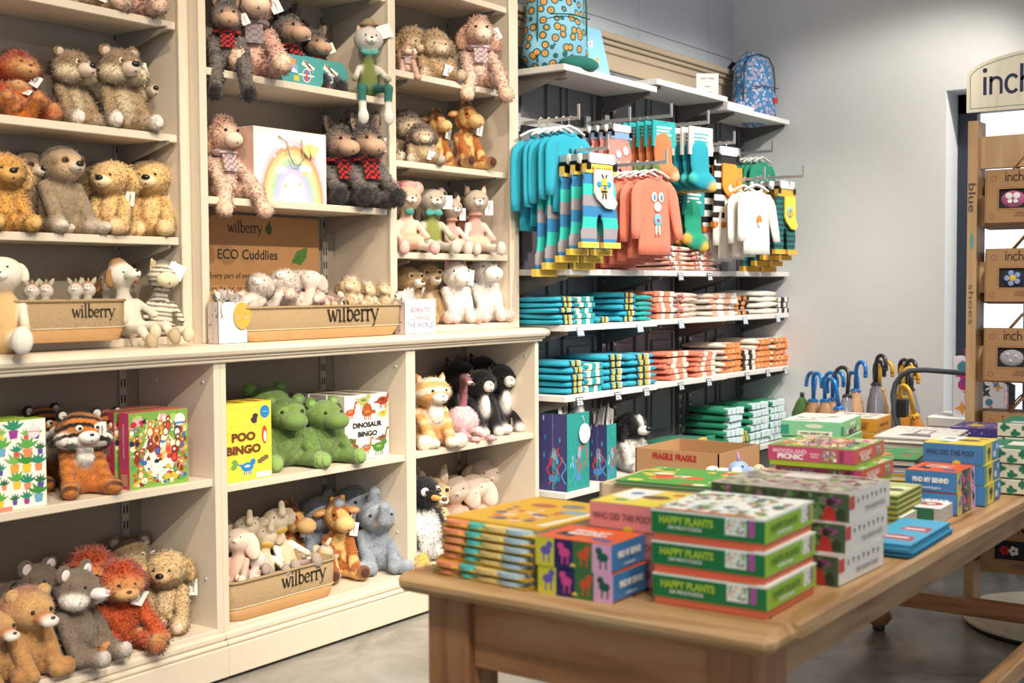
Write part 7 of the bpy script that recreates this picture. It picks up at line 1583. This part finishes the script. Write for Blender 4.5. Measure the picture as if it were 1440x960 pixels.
for a in (('b', 1140, 522, 6.20, 8, 60, 'leftmost of the blue ones'), ('b', 1152, 515, 6.24, 2, -120, 'second of the blue ones from left'), ('b', 1160, 514, 6.18, 0, -100, 'third of the blue ones from left'), ('b', 1171, 513, 6.25, 0, -110, 'fourth of the blue ones from left'), ('b', 1195, 499, 6.12, -2, -120, 'tallest of the blue ones'), ('b', 1206, 515, 6.26, 0, 60, 'rightmost of the blue ones'), ('b', 1183, 524, 6.05, -9, 60, 'low one leaning right in front of the blue ones'),
          ('k', 1232, 490, 6.18, 0, -120, 'tallest of the dark ones'), ('k', 1243, 498, 6.26, 3, -120, 'just right of the tallest dark one'), ('k', 1254, 514, 6.12, -3, -120, 'shortest of the dark ones'), ('k', 1274, 497, 6.20, 0, -120, 'behind the grey handlebar'), ('k', 1280, 497, 6.30, -2, 60, 'its hook turned right beside the handlebar'), ('k', 1200, 507, 6.0, 10, 90, 'its canopy slanting in front of the blue ones'),
          ('y', 1237, 499, 6.34, 0, -100, 'squeezed between the dark ones'), ('y', 1266, 503, 6.30, 0, -60, 'left of two behind the handlebar'), ('y', 1270, 508, 6.14, 0, -80, 'right of two behind the handlebar'), ('y', 1290, 528, 6.02, -14, 60, 'leaning right of the handlebar')):
    um(*a)
for px, x, w, lab in ((1170, 6.18, .30, 'under the blue umbrellas'), (1262, 6.18, .32, 'under the dark and yellow umbrellas')):
    r = empty('umbrella_stand', (x, depth_at(px, x, .2), 0), 0, 'dark wire umbrella stand %s' % lab, 'umbrella stand', 'umbrella stands by the back wall')
    for z in (.05, .22, .40): b = MB(); b.tube([(math.cos(a)*w*.5, math.sin(a)*w*.5, z) for a in np.linspace(0, 2*PI, 25)], .006, 6, '#3a3a3c'); b.build('hoop', MATTE, r)
    b = MB(); b.lathe([(w*.5, 0), (w*.5, .012)], 24, '#2e2e30'); b.build('base', MATTE, r)
    for k in range(8): b = MB(); b.tube([(math.cos(k*.785)*w*.5, math.sin(k*.785)*w*.5, .01), (math.cos(k*.785)*w*.5, math.sin(k*.785)*w*.5, .40)], .004, 6, '#3a3a3c'); b.build('upright_wire', MATTE, r)
for px, ptop, x, col, lab in ((1128, 580, 6.28, '#4a6a34', 'small green folded umbrella canopy left of the blue umbrellas'),):
    y = depth_at(px, x, .6); r = empty('folded_umbrella', (x, y, .02), 0, lab, 'umbrella'); b = MB(); b.lathe([(.01, 0), (.05, .25), (.055, .5), (.03, .56), (.012, .585)], 12, col); b.build('canopy', CLOTH, r); b = MB(); b.lathe([(.012, .585), (.012, .61)], 10, '#2e2c33'); b.build('top_cap', GLOSS, r)
# push-along handlebar
def on_x(px, py, x): 
    d_ = fw+RT*((px-720)/F_PX)-UP*((py-480)/F_PX); t = x/d_.x; return Vector((0, 0, EYE))+d_*t
r = empty('toy_trolley', (0, 0, 0), 0, 'dark grey curved metal handlebar of a trolley in front of the umbrellas', 'trolley')
xh = 5.35; P_ = [on_x(a, b_, xh) for a, b_ in ((1264, 640), (1263, 600), (1258, 575), (1256, 555), (1259, 540), (1268, 527), (1280, 521), (1300, 520), (1350, 524), (1395, 527))]
y0 = P_[0].y; yE = P_[-1].y-.05
path = [(xh, P_[0].y, .30)]+[tuple(p) for p in P_]+[(xh, yE-.03, P_[-1].z-.04), (xh, yE-.03, .30)]
b = MB(); b.tube(path, .0145, 10, '#4c5157', flat=.8); b.build('handlebar', MATTE, r)
b = MB(); b.box(xh-.02, xh+.45, yE-.05, y0+.03, .22, .30, '#7a7c80', r=.006); b.build('tray', MATTE, r)
for xx in (xh+.04, xh+.38):
    for yy in (yE, y0):
        b = MB(); b.lathe([(.0, -.02), (.09, -.02), (.1, 0), (.09, .02), (0, .02)], 18, '#2a2a2c'); w_ = b.build('wheel', MATTE, r, loc=(xx, yy, .11), rot=(PI/2, 0, 0))
        b = MB(); b.tube([(xx, yy, .11), (xx, yy, .23)], .01, 6, '#7a7c80'); b.build('fork', MATTE, r)
b = MB(); q = on_x(1269, 570, xh); b.box(xh-.02, xh+.03, q.y-.02, q.y+.02, q.z-.05, q.z+.03, '#17171a', r=.006); b.build('clamp', MATTE, r)
# white stand with floral gift bag by the window
zg = .575; xg = 5.95; x_ = xg; yl, yr = depth_at(1303, xg, zg), depth_at(1420, xg, zg)
r = empty('display_plinth', (xg+.15, (yl+yr)/2, 0), 0, 'low white display plinth by the window below the floral bag', 'plinth'); dd = yl-yr
b = MB(); b.box(-.15, .15, -dd/2, dd/2, zg-.05, zg, '#e6e4e0', r=.006); b.build('top', MATTE, r); b = MB(); b.box(-.13, .13, -dd/2+.02, dd/2-.02, 0, zg-.05, '#c9cdd0'); b.build('body', MATTE, r)
b = MB(); f = Face(b, (-.13, dd/2-.02, 0), (0, -1, 0), (0, 0, 1)); g = rgen(6)
for k in range(14): f(circ(.03+.012*k, .47+.02*math.sin(k*.22), .008, .008), ('#3a78b0', '#d9803c', '#3aa0a0', '#ece6dc')[k % 4])
b.build('painted_beads', CARD, r)
yl, yr = depth_at(1338, xg, .75), depth_at(1412, xg, .75)
def flow(F, w, d, h):
    g = rgen(17)
    for f, W_ in ((F['left'], d), (F['front'], w)):
        for k in range(26):
            x, y, a, L = W_*g.uniform(.1, .9), h*g.uniform(.08, .92), g.uniform(0, 6.28), g.uniform(.04, .085); c = g.choice(['#d83a92', '#e86ab0', '#6a4a98', '#c02a80', '#e8a04a', '#4a8aa0', '#3a4a48', '#e0704a'])
            x = min(max(x, L*.6), W_-L*.6); y = min(max(y, L*.6), h-L*.6)
            f([(x+L*.5*math.cos(a+t)*(1 if q % 2 else .4), y+L*.5*math.sin(a+t)*(1 if q % 2 else .4)) for q, t in enumerate(np.linspace(0, 6.28, 8, endpoint=False))] if k % 3 else circ(x, y, L*.35, L*.35), c)
r = bag('gift_bag', .12, yl-yr, .285, ('#ebe7ea', '#e6e2e6'), 'white gift bag with pink and purple flowers by the window', flow, tissue=['#d83a92', '#e86ab0', '#c02a80']); place(r, xg+.08, (yl+yr)/2, zg)

# ------------------------------------------------------------------ shoe box stand
BIRCH = wood_mat('birch_ply', [(0.25, '#b58f66'), (0.5, '#c09c72'), (0.75, '#cfb088')], (14, 14, 1.0), .55)
SB = wood_mat('light_ply_sign', [(0.25, '#d6cbb0'), (0.5, '#dfd5bd'), (0.75, '#e6ddc8')], (14, 14, 1.0), .55)
KRAFT = mat('kraft_board', '#a37a50', .7, vary=.05, vscale=14)
xs_ = 4.45; yp = 1.285
st = empty('shoe_stand', (0, 0, 0), 0, 'pale wooden display stand with round base and arched sign hung with shoe boxes', 'display stand')
yR = yp-.62
b = MB(); n = 48; b.lathe([(.0, .0), (.335, .0), (.335, .018)], n, '#141414', c=(xs_+.17, (yp+yR)/2, 0)); b.build('rubber_foot', MATTE, st)
b = MB(); b.lathe([(.345, .018), (.35, .022), (.35, .040), (.345, .044)], n, c=(xs_+.17, (yp+yR)/2, 0)); b.build('round_base', SB, st)
for y in (yp, yR+.034):
    b = MB(); b.box(xs_, xs_+.10, y-.034, y, .044, 1.765, r=.002); b.build('post', BIRCH, st)
ROWZ = [1.742, 1.47, 1.19, .905, .60, .335]
RZ = []
for px_row in (205, 340, 452, 600, 690, 760): pass
for zt_, zb_ in ((1.712, 1.60), (1.508, 1.40), (1.278, 1.17), (.985, .86), (.60, .52)):
    b = MB(); b.box(xs_+.035, xs_+.055, yR, yp-.034, zb_, zt_, r=.002); b.build('cross_rail', BIRCH, st)
# sign with arched top
so = on_x(1360, 159, xs_-.02); w = .62; yL = so.y; z0 = so.z; pts = [(0, 0), (w, 0), (w, .125)]+[(w*.5+w*.5*math.cos(a), .125+.075*math.sin(a)) for a in np.linspace(.15, PI-.15, 14)]+[(0, .125)]
b = MB(); b.prism(pts, .016, '#ffffff', (xs_-.02, yL, z0), (0, -1, 0), (0, 0, 1)); sg = b.build('sign_board', SB, st)
b = MB(); o = (xs_-.0285, yL, z0); bd = [(.012, .012), (w-.012, .012), (w-.012, .118)]+[(w*.5+(w*.5-.012)*math.cos(a), .118+.07*math.sin(a)) for a in np.linspace(.15, PI-.15, 14)]+[(.012, .118), (.012, .012)]
ribbon(b, bd, .0022, '#6a7a70', o, (0, -1, 0), (0, 0, 1)); b.build('sign_border', PAPER, sg)
# stroke lettering on the sign
GL = {'i': (.26, [([(.13, 0), (.13, .72)], .13), (circ(.13, .98, .05, .05, 10)+[(.18, .98)], .09)]), 'n': (.62, [([(.1, 0), (.1, .72)], .12), (arc(.3, .46, .2, 170, 0, 8)+[(.5, 0)], .12)]), 'c': (.56, [(arc(.3, .36, .24, 40, 320, 12, .34), .13)]), 'h': (.66, [([(.1, 0), (.1, 1.12)], .13), (arc(.3, .42, .21, 170, 0, 8)+[(.51, 0)], .12)]),
      'b': (.66, [([(.1, 0), (.1, 1.12)], .13), (arc(.31, .34, .22, 170, -170, 14, .32), .12)]), 'l': (.28, [([(.13, 0), (.13, 1.12)], .13)]), 'u': (.62, [([(.1, .72), (.1, .3)]+arc(.3, .26, .2, 180, 360, 8)+[(.5, .72)], .12)]), 'e': (.58, [([(.06, .38), (.5, .42)], .1), (arc(.29, .36, .24, 10, 310, 12, .34), .12)])}
def sign_words(parent, o, U, V, s, col, words='inch', x=0.0):
    b = MB()
    for c_ in words:
        wd_, st_ = GL[c_]
        for p_, t in st_: ribbon(b, [((x+q[0])*s, q[1]*s) for q in p_], t*s, col, o, U, V)
        x += wd_
    return b, x
NAVY = ink('#2c2c4a')
b, x = sign_words(sg, Vector((xs_-.0287, yL-.050, z0+.055)), (0, -1, 0), (0, 0, 1), .085, '#2c2c4a'); b.build('lettering', NAVY, sg)
b = MB(); f = Face(b, (xs_-.028, yL-.265, z0+.07), (0, -1, 0), (0, 0, 1)); f([(q[0]+.02, q[1]+.03) for q in heart(0, 0, .03)], '#4fa09c'); b.build('heart_print', PAPER, sg)
b, x = sign_words(sg, Vector((xs_-.0287, yL-.335, z0+.055)), (0, -1, 0), (0, 0, 1), .085, '#2c2c4a', 'blue'); b.build('lettering', NAVY, sg)
# lettering down the post
po = st.children[2]
t2 = text('blue', st, (xs_-.0, yp-.017, 1.50), (0, 0, -1), (0, -1, 0), .10, ink('#5a4a38'), bold=.01, lift=.001, height=.024)
t2 = text('shoes', st, (xs_-.0, yp-.017, 1.13), (0, 0, -1), (0, -1, 0), .14, ink('#5a4a38'), lift=.001, height=.016)
b = MB(); f = Face(b, (xs_, yp, 1.30), (0, -1, 0), (0, 0, 1)); f(circ(.017, .05, .007, .03, 14), '#6f9a94'); b.build('post_drop', PAPER, st)
# boxes
def shoebox(shoe):
    r = empty('shoe_box', cat='shoe box'); w, h, d = .27, .178, .085
    U, V = (0, -1, 0), (0, 0, 1)
    b = MB()
    def hole(b_, x0, x1, z0, z1):   # front panel with a window
        for (a0, a1, c0, c1) in ((0, x0, 0, h), (x1, w, 0, h), (x0, x1, 0, z0), (x0, x1, z1, h)): b_.box(-d/2, -d/2+.002, w/2-a1, w/2-a0, c0, c1)
    hole(b, .045, .235, .047, .112); b.build('front_panel', KRAFT, r)
    b = MB(); b.box(-d/2+.002, d/2, w/2-.002, w/2, 0, h); b.box(-d/2+.002, d/2, -w/2, -w/2+.002, 0, h); b.box(d/2-.002, d/2, -w/2, w/2, 0, h); b.box(-d/2+.002, d/2, -w/2, w/2, 0, .002); b.box(-d/2+.002, d/2, -w/2, w/2, h-.002, h); b.build('carton', KRAFT, r)
    b = MB(); b.box(-d/2+.008, -d/2+.009, -w/2+.03, w/2-.03, .04, .12, '#1d1a22'); b.build('inner_card', PAPER, r)
    for s in (-1, 1):
        b = MB(); b.ell((-d/2+.012, s*.046, .078), (.012, .042, .030), shoe[0]); o = b.build('baby_shoe', SMOOTHFUR, r)
        b = MB(); shoe[1](b, s*.046, .078, -d/2-.0005); b.build('applique', CLOTH, o)
    b = MB(); o_ = (-d/2-.0006, w/2, 0)
    pts = [(.04, .042), (.24, .042), (.24, .117), (.04, .117), (.04, .042)]
    for (p, q) in zip(pts[:-1], pts[1:]):
        n_ = int(max(abs(q[0]-p[0]), abs(q[1]-p[1]))/.006)
        for k in range(n_): a = (p[0]+(q[0]-p[0])*k/n_, p[1]+(q[1]-p[1])*k/n_); e = (p[0]+(q[0]-p[0])*(k+.5)/n_, p[1]+(q[1]-p[1])*(k+.5)/n_); ribbon(b, [a, e], .0014, '#4a3420', o_, U, V)
    ribbon(b, [(.004, 0), (.004, h)], .001, '#5a4028', o_, U, V); ribbon(b, circ(.028, .148, .009, .009, 14)+[(.037, .148)], .0014, '#5a4028', o_, U, V); ribbon(b, circ(.024, .022, .008, .008, 14)+[(.032, .022)], .0014, '#5a4028', o_, U, V)
    b.build('stitch_print', PAPER, r)
    b, x = sign_words(r, Vector((-d/2-.0008, w/2-.062, .137)), U, V, .030, '#2a1c10'); b.build('lettering', ink('#2a1c10'), r)
    b, x = sign_words(r, Vector((-d/2-.0008, w/2-.062, .137)), U, V, .030, '#2a1c10', 'blue', 3.1); b.build('lettering', ink('#2a1c10'), r)
    b = MB(); f = Face(b, (-d/2, w/2, 0), U, V); f(heart(.139, .148, .012), '#2a1c10'); b.build('heart_print', PAPER, r)
    text('HANDMADE', r, (-d/2, .0, .031), U, V, .07, ink('#4a3420'), lift=.0008); text('soft leather shoes', r, (-d/2, .0, .022), U, V, .08, ink('#4a3420'), lift=.0008)
    b = MB()
    for s in (0, .012): b.tube([(s-d*.2, .055, h), (s-d*.2, .012, h+.052), (s-d*.2, -.012, h+.052), (s-d*.2, -.055, h)], .0022, 5, '#b08a5c')
    b.build('cord_handle', KNIT, r); b = MB(); b.ell((-d*.16, 0, h+.050), (.014, .012, .010), '#b28c62'); b.tube([(-d*.16, 0, h+.05), (d*.5+.05, .0, h+.052)], .009, 8, '#b28c62'); b.build('wooden_peg', MATTE, r)
    return r
def ap_flower(b, y, z, x):
    for k in range(5): b.ell((x, y+.018*math.cos(k*1.257), z+.018*math.sin(k*1.257)), (.002, .0095, .0095), '#8a9ac8')
    b.ell((x-.001, y, z), (.003, .011, .011), '#d8b83a')
def ap_butter(b, y, z, x):
    for dy, dz, r_ in ((-.012, .01, .012), (.012, .01, .012), (-.009, -.008, .008), (.009, -.008, .008)): b.ell((x, y+dy, z+dz), (.002, r_, r_*.9), '#e8e2e2')
def ap_dots(b, y, z, x):
    for dy, dz in ((-.015, .006), (.012, .012), (.003, -.010)): b.ell((x, y+dy, z+dz), (.002, .005, .005), '#e3dde0'); b.ell((x-.001, y+dy, z+dz), (.002, .002, .002), '#b0905a')
def ap_bird(b, y, z, x): b.ell((x, y, z-.004), (.003, .018, .018), '#d9d098'); b.ell((x-.001, y+.002, z+.014), (.003, .009, .009), '#e0d6a0'); b.ell((x, y, z+.024), (.002, .012, .006), '#8a2028')
def ap_red(b, y, z, x):
    for dy, c in ((-.018, '#e3ded8'), (.012, '#b02a2c')):
        for k in range(5): b.ell((x, y+dy+.010*math.cos(k*1.257), z+.010*math.sin(k*1.257)), (.002, .007, .007), c)
SHOES = [('#b0587c', ap_butter, 'pink butterfly shoes', '1'), ('#26283c', ap_flower, 'navy flower shoes', '2'), ('#a8a2a8', ap_dots, 'grey dotted shoes', '3'), ('#1d1d2c', ap_bird, 'black shoes with cream hens', '4'), ('#1b1b24', ap_red, 'black shoes with red and white flowers', '5')]
for i, (zz, pxl) in enumerate(((1.405, 1390), (1.14, 1390), (.873, 1388), (.585, 1386), (.22, 1384))):
    c, fn, lab, _ = SHOES[i]; r0 = shoebox((c, fn)); y_ = depth_at(pxl, xs_-.04, zz+.09)
    place(r0, xs_-.045, y_-.135, zz, 0, 'kraft shoe box showing %s, front of its row' % lab); r0['group'] = 'kraft shoe boxes on the stand'; r0.rotation_euler = (0, math.radians(3), math.radians(3))
    for k in (1, 2):
        q = dup(r0); q.location = (xs_-.045+.092*k*.0, y_-.135, zz); q.location = r0.location+Vector((.10*k+.012, .030*k, -.004*k)); q['label'] = 'kraft shoe box with %s, %s behind the front one' % (lab, 'second' if k == 1 else 'third')
